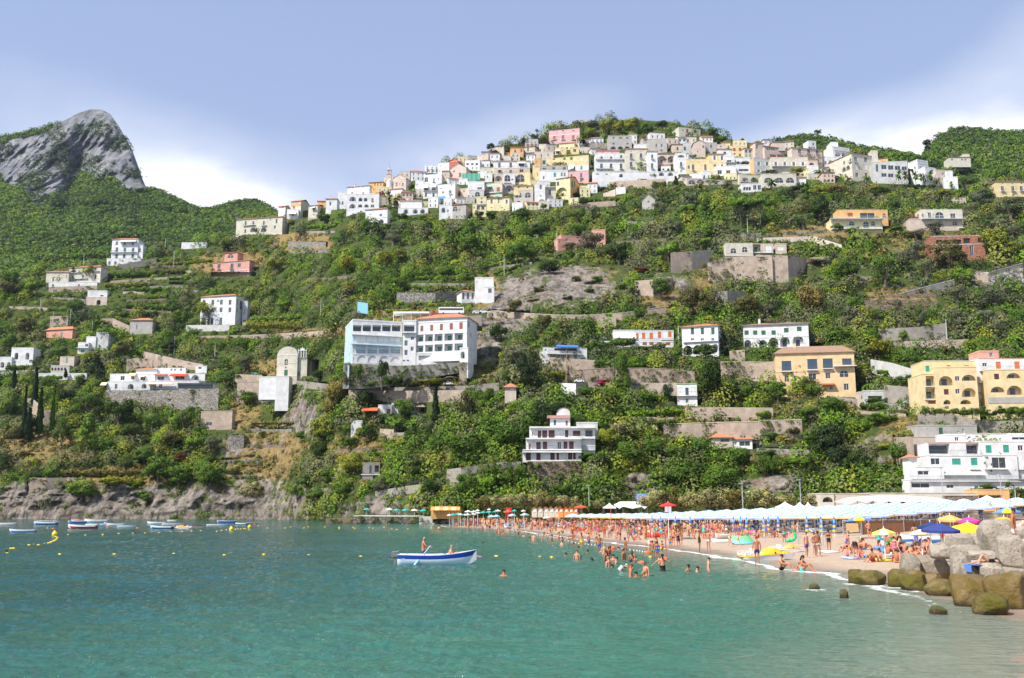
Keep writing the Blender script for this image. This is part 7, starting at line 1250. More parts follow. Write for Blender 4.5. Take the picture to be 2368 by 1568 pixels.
def far_wood(name,label,A,ok,n,rad,per,hues):
 idx=np.flatnonzero(ok.ravel());pick=RNG.choice(idx,n);P0=A.reshape(-1,3)[pick];P0=P0+RNG.standard_normal(P0.shape)*np.array([2,2,.3]);r=rad*(.6+.8*rnd(n));sp=sph(n*per).reshape(n,per,3);sp[:,:,2]=np.abs(sp[:,:,2])*1.2-.2
 c=(P0[:,None]+sp*(r[:,None,None])*np.array([1,1,.85])).reshape(-1,3);v=quads(c,sp.reshape(-1,3),np.repeat(r,per)*.34);m_=n*per
 nz=fbm(P0[:,0]*.012,P0[:,2]*.012,P0[:,1]*.01,3);h=np.clip(hues[0]+nz*.25+hues[1]*RNG.standard_normal(n),0,.66);h=np.where(rnd(n)<.1,.8,h);lum=np.clip(np.repeat(.4+.14*RNG.standard_normal(n),per)+.15*RNG.standard_normal(m_),0,1)
 me=np_mesh(name,v,np.arange(m_*4).reshape(m_,4),SCRUB,dict(lum=np.repeat(lum,4),hue=np.repeat(np.repeat(h,per),4),nr=np.repeat(nrmix(sp.reshape(-1,3),sp.reshape(-1,3),0),4,0)),smooth=False);tag(link(name,me),label,'woodland',kind='stuff')
A_,rk_,X_,Y_,T_=MOUNT
far_wood('mountain_wood','dense green woodland covering the flanks of the far mountain',A_,(rk_<.30)&(X_>-30),46000,2.5,13,(.44,.12))
nzz=fbm(X_*.03,Y_*.03,1.0,3);far_wood('crag_scrub','dark scrub clinging to the ledges of the rocky crag',A_,(rk_>=.30)&(nzz>.08)&(X_>-30),2600,2.0,12,(.2,.1))
A_,X_,Y_,T_=RIDGE
far_wood('ridge_wood','dense green woodland on the ridges behind the right end of the village',A_,(X_<2580)&(T_>.25),18000,2.3,16,(.40,.12))
# ---------------------------------------------------------------- people
SKIN=objcol('skin',.55,.06);SWIM=objcol('swimwear',.7,.06);HAIR=objcol('hair',.8,.15,30)
def skinned(J,E,root):
 names=list(J);me=bpy.data.meshes.new('sk');me.from_pydata([J[n][0]for n in names],[(names.index(a),names.index(b))for a,b in E],[]);o=bpy.data.objects.new('sk',me);COL.objects.link(o);o.modifiers.new('s','SKIN')
 for i,n in enumerate(names):v=me.skin_vertices[0].data[i];r=J[n][1];v.radius=r if isinstance(r,tuple)else(r,r);v.use_root=n==root
 sb=o.modifiers.new('b','SUBSURF');sb.levels=1;sb.render_levels=1;bpy.context.view_layer.update();dg=bpy.context.evaluated_depsgraph_get();m2=bpy.data.meshes.new_from_object(o.evaluated_get(dg));bpy.data.objects.remove(o);return m2
def add_mesh(mb,me,mat):mb.mesh([tuple(v.co)for v in me.vertices],[tuple(p.vertices)for p in me.polygons],mat)
POSES={}
def make_pose(name,ch,female=False,tilt=None,suit='trunks',hairlong=False,head=None):
 """ch overrides joints; the figure faces -Y"""
 B=dict(pelvis=(0,0,.95),belly=(0,.0,1.10),chest=(0,0,1.31),neck=(0,.01,1.47))
 for s,t in((-1,'l'),(1,'r')):
  B.update({'sh'+t:(s*.175,0,1.42),'el'+t:(s*.235,.03,1.14),'wr'+t:(s*.25,-.03,.89),'ha'+t:(s*.252,-.05,.81),'hip'+t:(s*.09,0,.90),'kn'+t:(s*.10,-.02,.50),'an'+t:(s*.10,.03,.08),'to'+t:(s*.12,-.14,.03)})
 for k,v in ch.items():
  B[k]=v
 hd=Vector(head)if head else Vector(B['neck'])+Vector((0,-.02,.05));n_=Vector(B['neck']);up=(hd-n_).normalized()if(hd-n_).length>.01 else Vector((0,0,1))
 B['h1']=tuple(n_+up*.08);B['h2']=tuple(n_+up*.15);B['h3']=tuple(n_+up*.235)
 f=.92 if female else 1;rad=dict(pelvis=(.15,.105)if female else(.14,.105),belly=(.115*f,.09)if female else(.135,.11),chest=(.14*f,.10)if female else(.165,.115),neck=.052,h1=.062,h2=.083,h3=.066)
 for t in 'lr':rad.update({'sh'+t:.058*f,'el'+t:.040*f,'wr'+t:.027*f,'ha'+t:(.036,.016),'hip'+t:.092,'kn'+t:.055*f,'an'+t:.034,'to'+t:(.036,.022)})
 J={k:(B[k],rad[k])for k in B};E=[('pelvis','belly'),('belly','chest'),('chest','neck'),('neck','h1'),('h1','h2'),('h2','h3')]
 for t in 'lr':E+=[('chest','sh'+t),('sh'+t,'el'+t),('el'+t,'wr'+t),('wr'+t,'ha'+t),('pelvis','hip'+t),('hip'+t,'kn'+t),('kn'+t,'an'+t),('an'+t,'to'+t)]
 mb=MB();add_mesh(mb,skinned(J,E,'pelvis'),SKIN)
 for t,s in(('l',-1),('r',1)):
  h=Vector(B['ha'+t]);w=Vector(B['wr'+t]);d=(h-w).normalized();sd=d.cross(Vector((1,0,0))).normalized()if abs(d.x)<.9 else Vector((0,1,0));pn=d.cross(sd).normalized();fw=-1 if sd.y>0 else 1
  for k in range(4):
   L=(.070,.080,.074,.058)[k];b0=h+d*.012+sd*fw*(.024-.016*k);m1=b0+d*L*.5+pn*.004;e1=m1+d*L*.42+pn*(-s*.02);mb.tube(b0,m1,.0085,.0078,SKIN,5);mb.tube(m1,e1,.0078,.005,SKIN,5)
  b0=h-d*.01+sd*fw*.03;m1=b0+sd*fw*.026+d*.026;mb.tube(b0,m1,.011,.009,SKIN,5);mb.tube(m1,m1+d*.03+sd*fw*.004,.009,.006,SKIN,5)
 hc=Vector(B['h2']);fwd=Vector((0,-1,0));fwd=(fwd-up*fwd.dot(up));fwd=fwd.normalized()if fwd.length>.2 else Vector((0,0,1));sx=up.cross(fwd).normalized()
 mb.tube(hc+fwd*.07+up*.015,hc+fwd*.098-up*.025,.009,.016,SKIN,5);dk=plain('eyes',(.05,.03,.02),.3)
 for s in(-1,1):mb.ell(hc+fwd*.078+sx*s*.03+up*.018,(.011,.009,.008),dk,6,4);mb.ell(hc+sx*s*.084,(.012,.02,.03),SKIN,6,4)
 mb.ell(hc+fwd*.082-up*.045,(.022,.008,.007),plain('lips',(.42,.14,.11),.5),6,4)
 body=mb.build('person',None,True);body.location=(0,0,-100);parts=[]
 q=MB();pel=B['pelvis'];bl=B['belly'];lerp=lambda a,b,t:tuple(Vector(a).lerp(Vector(b),t))
 if suit in('trunks','shorts'):
  k=.62 if suit=='shorts' else.45;JJ=dict(a=(lerp(pel,bl,.35),(.15,.12)),p=(pel,(.162,.122)));EE=[('a','p')]
  for t in 'lr':JJ['h'+t]=(B['hip'+t],.104);JJ['k'+t]=(lerp(B['hip'+t],B['kn'+t],k),.096);EE+=[('p','h'+t),('h'+t,'k'+t)]
  add_mesh(q,skinned(JJ,EE,'p'),SWIM);parts.append(q.build('swim_trunks',body,True))
 else:
  JJ=dict(a=(lerp(pel,bl,.25),(.155,.115)),p=(pel,(.163,.118)),b=(tuple(Vector(pel)+(Vector(pel)-Vector(bl))*.45),(.10,.09)))
  if suit=='onepiece':JJ['a']=(bl,(.122,.10));JJ['c']=(B['chest'],(.145,.118));EE=[('a','p'),('p','b'),('a','c')]
  else:EE=[('a','p'),('p','b')]
  add_mesh(q,skinned(JJ,EE,'p'),SWIM);parts.append(q.build('swimsuit' if suit=='onepiece' else 'bikini_bottom',body,True))
  if suit=='bikini':
   q=MB();c=Vector(B['chest']);u=(Vector(B['neck'])-c).normalized();f2=Vector((0,-1,0));f2=(f2-u*f2.dot(u));f2=f2.normalized()if f2.length>.2 else Vector((0,0,1))
   for s in(-1,1):q.ell(c+f2*.085+Vector((s*.068,0,0)),(.062,.055,.055),SWIM,8,5)
   q.tube(c+Vector((-.15,0,0))-f2*.02,c+Vector((.15,0,0))-f2*.02,.02,.02,SWIM,6);parts.append(q.build('bikini_top',body,True))
 q=MB();hc2=hc+up*.028-fwd*.016;q.ell((0,0,0),(.094,.098,.098),HAIR,10,7,-.25)
 M3=Matrix((sx,-fwd,up)).transposed();q.v=[tuple(hc2+M3@Vector(v))for v in q.v]
 if hairlong:q.tube(hc2-fwd*.05,hc2-fwd*.09-up*.24,.075,.045,HAIR,8)
 parts.append(q.build('hair',body,True))
 if tilt:
  pass
 POSES[name]=(body,parts)
make_pose('stand_m',{},suit='shorts');make_pose('stand_m2',dict(ell=(-.33,.08,1.17),wrl=(-.17,-.07,1.0),hal=(-.12,-.10,.98),knr=(.13,-.06,.50),anr=(.16,.0,.08),tor=(.2,-.16,.03)))
make_pose('stand_f',dict(ell=(-.21,.04,1.15),wrl=(-.22,-.05,.92),hal=(-.2,-.08,.85)),True,suit='bikini',hairlong=True)
make_pose('akimbo_f',dict(ell=(-.33,.08,1.18),wrl=(-.17,-.05,1.02),hal=(-.12,-.08,.99),elr=(.33,.08,1.18),wrr=(.17,-.05,1.02),har=(.12,-.08,.99)),True,suit='onepiece')
make_pose('walk_m',dict(knl=(-.10,-.22,.54),anl=(-.10,-.26,.10),tol=(-.10,-.42,.06),knr=(.10,.12,.50),anr=(.10,.42,.14),tor=(.10,.32,.03),ell=(-.25,.16,1.18),wrl=(-.25,.22,.94),hal=(-.25,.22,.86),elr=(.25,-.12,1.16),wrr=(.22,-.30,1.0),har=(.21,-.37,.98)))
make_pose('arms_f',dict(ell=(-.36,0,1.28),wrl=(-.52,-.06,1.12),hal=(-.58,-.08,1.08),elr=(.36,0,1.28),wrr=(.52,-.06,1.12),har=(.58,-.08,1.08)),True,suit='bikini',hairlong=True)
sit=dict(pelvis=(0,.05,.12),belly=(0,.09,.26),chest=(0,.06,.47),neck=(0,.0,.62),head=None)
def sitpose(fem,back=False):
 d=dict(pelvis=(0,.05,.12),belly=(0,.09,.27),chest=(0,.05 if not back else.16,.47),neck=(0,.0 if not back else.2,.62));
 for s,t in((-1,'l'),(1,'r')):
  d.update({'sh'+t:(s*.17,.03 if not back else.18,.57),'hip'+t:(s*.09,.02,.11),'kn'+t:(s*.13,-.36,.46),'an'+t:(s*.13,-.62,.08),'to'+t:(s*.14,-.80,.05)})
  if back:d.update({'el'+t:(s*.26,.34,.32),'wr'+t:(s*.27,.42,.09),'ha'+t:(s*.27,.48,.04)})
  else:d.update({'el'+t:(s*.24,-.13,.38),'wr'+t:(s*.13,-.36,.36),'ha'+t:(s*.05,-.43,.34)})
 return d
make_pose('sit_m',sitpose(0),head=(0,-.03,.72));make_pose('sit_f',sitpose(1,True),True,suit='bikini',hairlong=True,head=(0,.18,.72));make_pose('sit_f2',sitpose(1),True,suit='onepiece',hairlong=True,head=(0,-.03,.72))
lie=dict(pelvis=(0,0,.14),belly=(0,.16,.14),chest=(0,.36,.15),neck=(0,.53,.17))
for s,t in((-1,'l'),(1,'r')):lie.update({'sh'+t:(s*.17,.46,.13),'el'+t:(s*.30,.66,.16),'wr'+t:(s*.16,.80,.12),'ha'+t:(s*.09,.82,.10),'hip'+t:(s*.09,-.05,.13),'kn'+t:(s*.10,-.38,.44 if s>0 else.2),'an'+t:(s*.10,-.62 if s>0 else-.8,.07),'to'+t:(s*.10,-.76 if s>0 else-.95,.08)})
make_pose('lie_f',lie,True,suit='bikini',head=(0,.66,.19))
bend=dict(belly=(0,-.10,1.06),chest=(0,-.30,1.05),neck=(0,-.46,1.02))
for s,t in((-1,'l'),(1,'r')):bend.update({'sh'+t:(s*.17,-.40,1.02),'el'+t:(s*.20,-.46,.78),'wr'+t:(s*.16,-.50,.55),'ha'+t:(s*.14,-.52,.47)})
make_pose('bend_m',bend,suit='shorts',head=(0,-.56,.98));make_pose('bend_f',bend,True,suit='bikini',head=(0,-.56,.98))
row={}
for s,t in((-1,'l'),(1,'r')):row.update({'sh'+t:(s*.175,-.03,1.42),'el'+t:(s*.24,-.22,1.20),'wr'+t:(s*.14,-.44,1.10),'ha'+t:(s*.10,-.50,1.09)})
row.update(anl=(-.13,-.1,.08),knl=(-.12,-.1,.5),tol=(-.14,-.27,.03));make_pose('row_m',row,suit='shorts',head=(0,-.04,1.57))
SKT=[(.50,.20,.11),(.58,.26,.15),(.42,.16,.08),(.62,.32,.21),(.33,.13,.065),(.56,.22,.12)];HRC=[(.03,.02,.015),(.06,.035,.02),(.02,.018,.016),(.12,.07,.035),(.35,.25,.12),(.3,.29,.27)]
SUITS=dict(navy=(.02,.03,.10),black=(.012,.012,.015),red=(.60,.03,.03),white=(.75,.75,.74),blue=(.04,.13,.5),turquoise=(.04,.5,.45),yellow=(.75,.55,.03),orange=(.75,.25,.03),pink=(.75,.15,.35),purple=(.14,.06,.35),green=(.06,.35,.08))
USED=set();NP=[0]
def person(pose,loc,rz,suit='navy',sk=None,hr=None,sc=1.0,lab=None,pend=None,grp='bathers on the beach'):
 body,parts=POSES[pose];o=body.copy();COL.objects.link(o);o.location=loc;o.rotation_euler=(0,0,rz);o.scale=(sc,)*3;o.color=(sk or random.choice(SKT))+(1,)
 for p in parts:
  c=p.copy();COL.objects.link(c);c.parent=o;c.color=((hr or random.choice(HRC[:5]))if p.name.startswith('hair')else SUITS[suit])+(1,)
 tag(o,lab,'person',grp);NP[0]+=1
 if pend:x,y=proj(loc);PENDING.append((o,x,y,pend[0]%suit,pend[1]%suit,pend[2]))
 return o
PW=dict(stand_m='standing',stand_m2='standing',stand_f='standing',akimbo_f='standing',walk_m='walking',arms_f='standing',sit_m='seated',sit_f='seated',sit_f2='seated',lie_f='lying',bend_m='stooping',bend_f='stooping')
def pw(pose):return PW[pose]
def where_beach(x,y,water):
 if water:return 'in the far shallows' if x<1400 else('left of the red marker pole' if x<1615 else 'right of the red marker pole')
 if x<1240:return 'at the beach end'
 if x<1480:return 'near the farthest parasols'
 if x<1660:return 'behind the red rescue boats' if y<1240 else 'near the red rescue boats'
 if x<1860:return 'before the middle parasols' if y<1245 else 'near the yellow pedal boat'
 if x<1990:return 'before the right-end parasols'
 return 'by the reed fence'
def pp_(c,x,y,pose,rz=0,suit='navy',sc=1.0,water=0,lab=None,sk=None,hr=None):
 X,yy=V(c,x,y)
 if water:loc=on_sea(X,yy)-Vector((0,0,water))
 else:loc=on_sand(X,yy)
 return person(pose,loc,rz,suit,sk,hr,sc,lab,None if lab else((pw(pose)+' bather in %s')if not water else 'bather in %s',(pw(pose)+' bathers in %s')if not water else 'bathers in %s',where_beach(X,yy,water)))
def people():
 K=[('D3',1420,850,'stand_m',3.0,'navy',1.0,0,'man in navy shorts seen from behind, ankle-deep in front of the yellow pedal boat'),('D3',545,705,'akimbo_f',.2,'black',1.0,0,'woman in a black one-piece swimsuit walking out at the water edge'),('D3',780,730,'akimbo_f',1.3,'black',.98,0,'woman in a dark swimsuit with hands on hips facing a man in white briefs'),
 ('D3',880,715,'stand_m2',-.8,'white',1.02,0,'tanned bald man in white briefs standing on wet sand'),('D3',490,665,'stand_m2',2.5,'navy',1,0,'man standing left of the woman in black one-piece'),('D3',220,722,'bend_m',1.4,'white',1,.1,'man in white striped shorts stooping over children in the shallows'),
 ('D3',455,682,'stand_m',0,'blue',.62,0,'toddler in blue trunks at the water edge'),('D3',580,665,'walk_m',.4,'blue',.75,0,'child in blue trunks behind the woman in black one-piece'),('D3',1125,662,'walk_m',1.2,'black',.66,0,'small child running past the green air mattress'),('D3',1212,652,'walk_m',-1.2,'blue',.64,0,'small child in bright blue shorts beside the green air mattress'),
 ('D3',1215,572,'stand_f',2.6,'blue',1,0,'woman stooping in a blue bikini behind the running children'),('D3',1690,922,'sit_m',1.0,'black',1.05,0,'balding man sitting in the foam of the waterline'),('D3',1925,928,'sit_f2',.9,'turquoise',1.02,0,'woman sitting in the foam holding a small child'),('D3',1885,915,'sit_m',-.6,'white',.5,0,'toddler held by the woman sitting in the foam'),
 ('D3',1968,782,'stand_m',.6,'purple',1.05,0,'man in purple and pink shorts at the net frame'),('D3',2050,764,'stand_m2',.8,'white',1,0,'man with folded arms right of the purple shorts man'),('D3',2095,772,'stand_m2',.3,'white',1.05,0,'man in pale short trunks between the net frame and the boulders'),('D3',2218,722,'stand_f',-.4,'black',.98,0,'woman in a black bikini standing alone on the sand'),
 ('D3',1720,622,'stand_f',3.1,'turquoise',1.02,0,'woman in a turquoise bikini seen from behind under the parasols'),('D3',370,930,'arms_f',3.1,'black',1,.75,'long-haired woman waist-deep with arms spread near the red marker pole'),('D3',650,930,'stand_m',.8,'navy',1,1.32,'dark-haired swimmer low in the water, left of the small boy'),('D3',750,940,'stand_m',1.2,'red',1,1.38,'child swimmer between the low swimmer and the boy'),('D3',880,925,'stand_m',1.5,'red',.85,.72,'boy standing waist-deep in calm water'),
 ('D3',310,805,'stand_f',.2,'blue',.78,.1,'girl in a striped blue bikini beside the red marker pole'),('D3',262,790,'stand_m',-.6,'green',.8,.12,'boy with green armbands beside the girl in blue bikini'),('D3',360,700,'sit_m',.8,'yellow',.9,0,'person crouching with yellow toys at the red marker pole'),
 ('D2',2148,622,'walk_m',-.9,'purple',1,0,'man in purple shorts walking along the wet sand'),('D2',2112,572,'stand_f',1.4,'turquoise',1,0,'woman in a pale bikini left of the red rescue boat'),('D2',1700,558,'walk_m',.9,'black',1,0,'person in black walking right of the left-hand red boat'),('D2',1797,517,'sit_m',1.2,'red',1,0,'person sitting on the open sand right of the left-hand red boat'),('D2',1862,565,'bend_f',1.1,'red',1,0,'woman bending with a child on the open sand'),('D2',1907,532,'stand_m',0,'blue',.65,0,'toddler in blue on the open sand'),
 ('D2',2245,552,'stand_f',.4,'white',1,0,'woman in a white bikini before the parasols'),('D2',2027,502,'stand_f',2.9,'red',1,0,'tall-looking woman standing at the sunbeds left of the marker pole line'),('D2',2090,745,'stand_m2',-1.3,'navy',1,.45,'young man in dark shorts thigh-deep, hands forward'),('D2',1800,685,'stand_m',3.0,'blue',1,.5,'man in blue shorts seen from behind knee-deep'),('D2',1600,642,'stand_f',3.1,'yellow',1,.6,'woman in a yellow bikini waist-deep with hands at her hair'),('D2',1678,643,'stand_m',.9,'blue',.95,.5,'boy waist-deep right of the yellow bikini woman'),('D2',1765,652,'walk_m',1.2,'black',.9,.4,'dark silhouetted child wading with a ball'),('D2',2040,932,'bend_f',1.4,'white',1,.75,'woman in a white bikini bending forward in the water'),
 ('D2',735,992,'stand_m',2.9,'navy',1,1.32,'grey-haired man swimming alone with back turned, right of the rowing boat'),('D2',510,647,'stand_m',-1.0,'navy',1,1.42,'lone swimmer far right of the rowing boat bow'),('D5',55,405,'stand_m',.5,'navy',1,1.42,'lone dark-haired swimmer at the left edge'),('C2',530,1447,'stand_m',.5,'navy',1,1.45,'lone swimmer left of the far yellow buoys'),
 ('D4',500,812,'bend_f',2.9,'black',1.05,0,'woman in black briefs bending over her towel'),('D4',650,585,'stand_m2',.4,'black',1.1,0,'dark-skinned man standing at the reed fence'),('D4',1000,880,'stand_f',.9,'black',1.05,0,'woman in a black bikini standing before the pale boulders'),('D4',380,724,'sit_f',-.9,'turquoise',1,0,'woman sitting on a white towel at the left of the resting group'),('D4',770,826,'sit_f2',-.8,'turquoise',1,0,'woman in turquoise sitting on a yellow towel'),('D4',690,832,'sit_m',-1.0,'red',1,0,'person crouched left of the yellow towel'),
 ('D4',955,842,'sit_m',3.0,'orange',.98,0,'tanned person sitting with back turned before the boulders'),('D4',900,698,'sit_f',-.9,'orange',1,0,'woman sitting by the blue and white boat'),('D4',1160,640,'stand_f',2.8,'white',1.05,0,'long-haired woman standing by the boat with arms up'),('D4',1130,800,'sit_m',.4,'white',1.1,0,'man with a white sun hat beside the boulders'),('D4',1330,706,'sit_m',.6,'red',1,0,'person in red under the navy parasol'),('D4',1270,706,'sit_f2',-.4,'navy',1,0,'person sitting left of the one in red under the navy parasol'),
 ('D4',1462,645,'stand_m',.4,'red',1,0,'man in red and blue shorts standing under the parasols'),('D4',1240,804,'sit_f2',2.6,'navy',.95,0,'dark-haired person sitting behind the pale boulders'),('D4',1320,796,'sit_m',2.4,'navy',.95,0,'grey-haired person sitting behind the pale boulders'),('D4',1180,740,'sit_m',1.2,'navy',1,0,'person sitting below the white parasol'),('D4',590,700,'sit_m',2.8,'blue',1,0,'person with a blue cap sitting behind the stooping woman'),('D4',560,790,'sit_f2',-.4,'pink',.95,0,'child in pink sitting beside the stooping woman'),('D4',870,770,'sit_m',2.0,'white',1.05,0,'person lying back right of the yellow towel')]
 for k in K:pp_(k[0],k[1],k[2],k[3],k[4],k[5],k[6],k[7],k[8])
 o=POSES['lie_f'];b=P(*V('D4',1985,872),41.2);b.z-=.06;person('lie_f',b,R(-78),'black',SKT[3],HRC[1],1.0,'woman in a black bikini lying on a blue towel on the boulders');b=P(*V('D4',2260,572),42.5);b.z-=.55;person('stand_m',b,R(60),'white',SKT[2],HRC[0],1.0,'tanned dark-haired man in white shorts standing among the top boulders')
 q=MB();tw=plain('towel_blue',(.10,.22,.62),.9);b=P(*V('D4',1980,880),41.2);q.box((0,0,0),(1.75,.7,.02),tw);q.box((-.92,-.1,-.14),(.03,.62,.28),tw);o=q.build('towel');o.location=b;tag(o,'blue towel spread on a boulder under the lying woman','towel')
 for i in range(34):
  x,y=random.uniform(400,1360),random.uniform(640,800)
  if 440<x<760 and y>740:continue
  pp_('D4',x,y,random.choice(['sit_m','sit_f','sit_f2','sit_m','stand_f','stand_m2','lie_f' if y>740 else 'sit_f']),random.uniform(0,6.28),random.choice(list(SUITS)),random.uniform(.85,1.02))
 H=[('D2',[(720,558),(955,560),(1030,602),(1068,606),(1160,606),(1213,602),(1270,612),(1283,656),(1380,657),(895,542),(960,517),(1425,772),(1548,806),(1590,806),(1718,826),(1880,828),(1950,822),(1985,862),(2068,802),(2165,828),(2195,812),(1900,896),(1935,902),(2165,917),(2145,992),(2205,1002),(2290,987),(2315,977),(1665,742),(1520,657),(1850,748),(1832,740),(1890,712),(1915,752),(2010,702),(1570,680),(1350,582),(1385,602),(1450,602),(1500,585),(1185,546),(1215,548),(1255,546),(735,518),(655,517),(685,522),(15,497),(30,497),(780,502),(800,503),(850,505),(500,487),(600,490),(300,474),(345,474)]),('C2',[(1305,1432),(1352,1432),(1393,1432),(1765,1437),(2280,1450),(2305,1455),(2335,1482),(1480,1385),(1645,1392)]),('D3',[(30,828),(55,815),(335,842),(300,640),(240,650)])]
 for c,L in H:
  for i,(x,y)in enumerate(L):pp_(c,x,y,random.choice(['stand_m','stand_f','stand_m2']),random.uniform(0,6.28),random.choice(['navy','red','black','blue']),random.uniform(.9,1.02),random.uniform(1.12,1.42)if i%3 else.95)
 n=0
 while NP[0]<292:
  n+=1
  if n>9000:break
  Y=random.uniform(84,212)if random.random()<.75 else random.uniform(150,212);X=random.uniform(-16,80);d=float(shore(np.array([X]),np.array([Y]))[0]);lim=22 if Y<150 else 16
  if not(1.0<d<lim)or(Y<108 and random.random()<.93 and X<34):continue
  z=float(sandz(np.array([X]),np.array([Y]))[0]);x,y=proj((X,Y,z))
  if x>2360 or(x>1960 and y>1250):continue
  pose=random.choice(['stand_m','stand_m2','stand_f','akimbo_f','walk_m','stand_f','sit_m','sit_f','sit_f2','bend_m']);s=random.choice(list(SUITS));person(pose,(X,Y,z),random.uniform(0,6.28),s,sc=random.choice([1,1,1,.97,.72,.9]),pend=(pw(pose)+' bather in %s',pw(pose)+' bathers in %s',where_beach(x,y,False)))
 flush();q={};k=0;n=0
 while k<330 and n<20000:
  n+=1;Y=random.uniform(112,214);X=random.uniform(-14,75);d=float(shore(np.array([X]),np.array([Y]))[0])
  if not 2<d<24 or X>.5*Y or(X>40 and Y<125):continue
  body,parts=POSES[random.choice(['stand_m','stand_f','sit_m','sit_f2','walk_m','akimbo_f'])];z=float(sandz(np.array([X]),np.array([Y]))[0]);a=random.uniform(0,6.28);M_=Matrix.Translation((X,Y,z))@Matrix.Rotation(a,4,'Z')@Matrix.Scale(random.uniform(.85,1),4);sk=random.randrange(4);su=random.choice(list(SUITS));k+=1
  for o,mt in[(body,plain('skin%d'%sk,SKT[sk],.55))]+[(p,plain('crowd_hair',HRC[1],.8)if p.name.startswith('hair')else plain('suit_'+su,SUITS[su],.7))for p in parts]:
   L=q.setdefault(mt.name,[mt,[],[],0]);co=np.empty(len(o.data.vertices)*3,np.float32);o.data.vertices.foreach_get('co',co);co=co.reshape(-1,3)@np.array(M_.to_3x3()).T+np.array(M_.translation);L[1].append(co);L[2]+=[tuple(i+L[3]for i in p_.vertices)for p_ in o.data.polygons];L[3]+=len(co)
 vs=[];fs=[];mi=[];mats=[];off=0
 for mt,cs,f,nn in q.values():vs+=list(map(tuple,np.concatenate(cs)));fs+=[tuple(i+off for i in t)for t in f];mi+=[len(mats)]*len(f);mats.append(mt);off+=nn
 me=bpy.data.meshes.new('crowd');me.from_pydata(vs,[],fs);[me.materials.append(m_)for m_ in mats];me.polygons.foreach_set('material_index',mi);me.polygons.foreach_set('use_smooth',[True]*len(fs));tag(link('crowd',me),'dense crowd of bathers among the loungers and along the far beach','crowd',kind='stuff')
 # ---------------------------------------------------------------- parasols, loungers, beach things
def canopy(cols,rings=None,r=1.25,h=.38,n=8,val=.16,vcol=None):
 q=MB();RR=rings or[1.0];prev=0.0;m_=[plain('cloth_%02x%02x%02x'%tuple(int(v*255)for v in c),c,.85)for c in cols]
 pr=lambda t:(r*t,h*(1-t**1.6))
 for j,t in enumerate(RR):
  (r0,z0),(r1,z1)=pr(prev),pr(t)
  for i in range(n):
   a,b=2*math.pi*i/n,2*math.pi*(i+1)/n;m=m_[j%len(m_)]if rings else m_[i%len(m_)];f=lambda rr,an,z:(rr*math.cos(an),rr*math.sin(an),z)
   P4=[f(r0,a,z0),f(r1,a,z1),f(r1,b,z1),f(r0,b,z0)]if r0>0 else[f(r1,a,z1),f(r1,b,z1),(0,0,z0)];q.face(P4,m)
  prev=t
 for i in range(n):
  a,b=2*math.pi*i/n,2*math.pi*(i+1)/n;m=plain('cloth_v',vcol,.85)if vcol else m_[i%len(m_)];q.face([(r*math.cos(a),r*math.sin(a),-val),(r*math.cos(b),r*math.sin(b),-val),(r*math.cos(b),r*math.sin(b),0),(r*math.cos(a),r*math.sin(a),0)],m)
 return q
def parasol(label,cols,c,x,yb,w,Y=None,rings=None,vcol=None,pole=2.2,z=None,grp='loose parasols on the beach',tip=True,val=.14,n=8,tilt=0):
 """x, yb: crop position of the canopy rim; w its width in crop pixels"""
 X,yy=V(c,x,yb);p=P(X,yy,Y);k=CROPS[c][2]*Y/F/CT;r=w*k/2;t=thing('beach_parasol',label,'parasol',(p.x,Y,p.z-pole),grp);q=canopy(cols,rings,r,r*.36,n,val,vcol);cn=q.build('canopy',t);cn.location=(0,0,pole);cn.rotation_euler=(R(tilt),0,0)
 q=MB();q.tube((0,0,-.3),(0,0,pole+r*.36+.12),.035,.03,WHITEP,6);q.build('pole',t);return t
BLU,LBL,WHT,YEL=(.04,.16,.55),(.18,.40,.70),(.62,.64,.67),(.72,.48,.04)
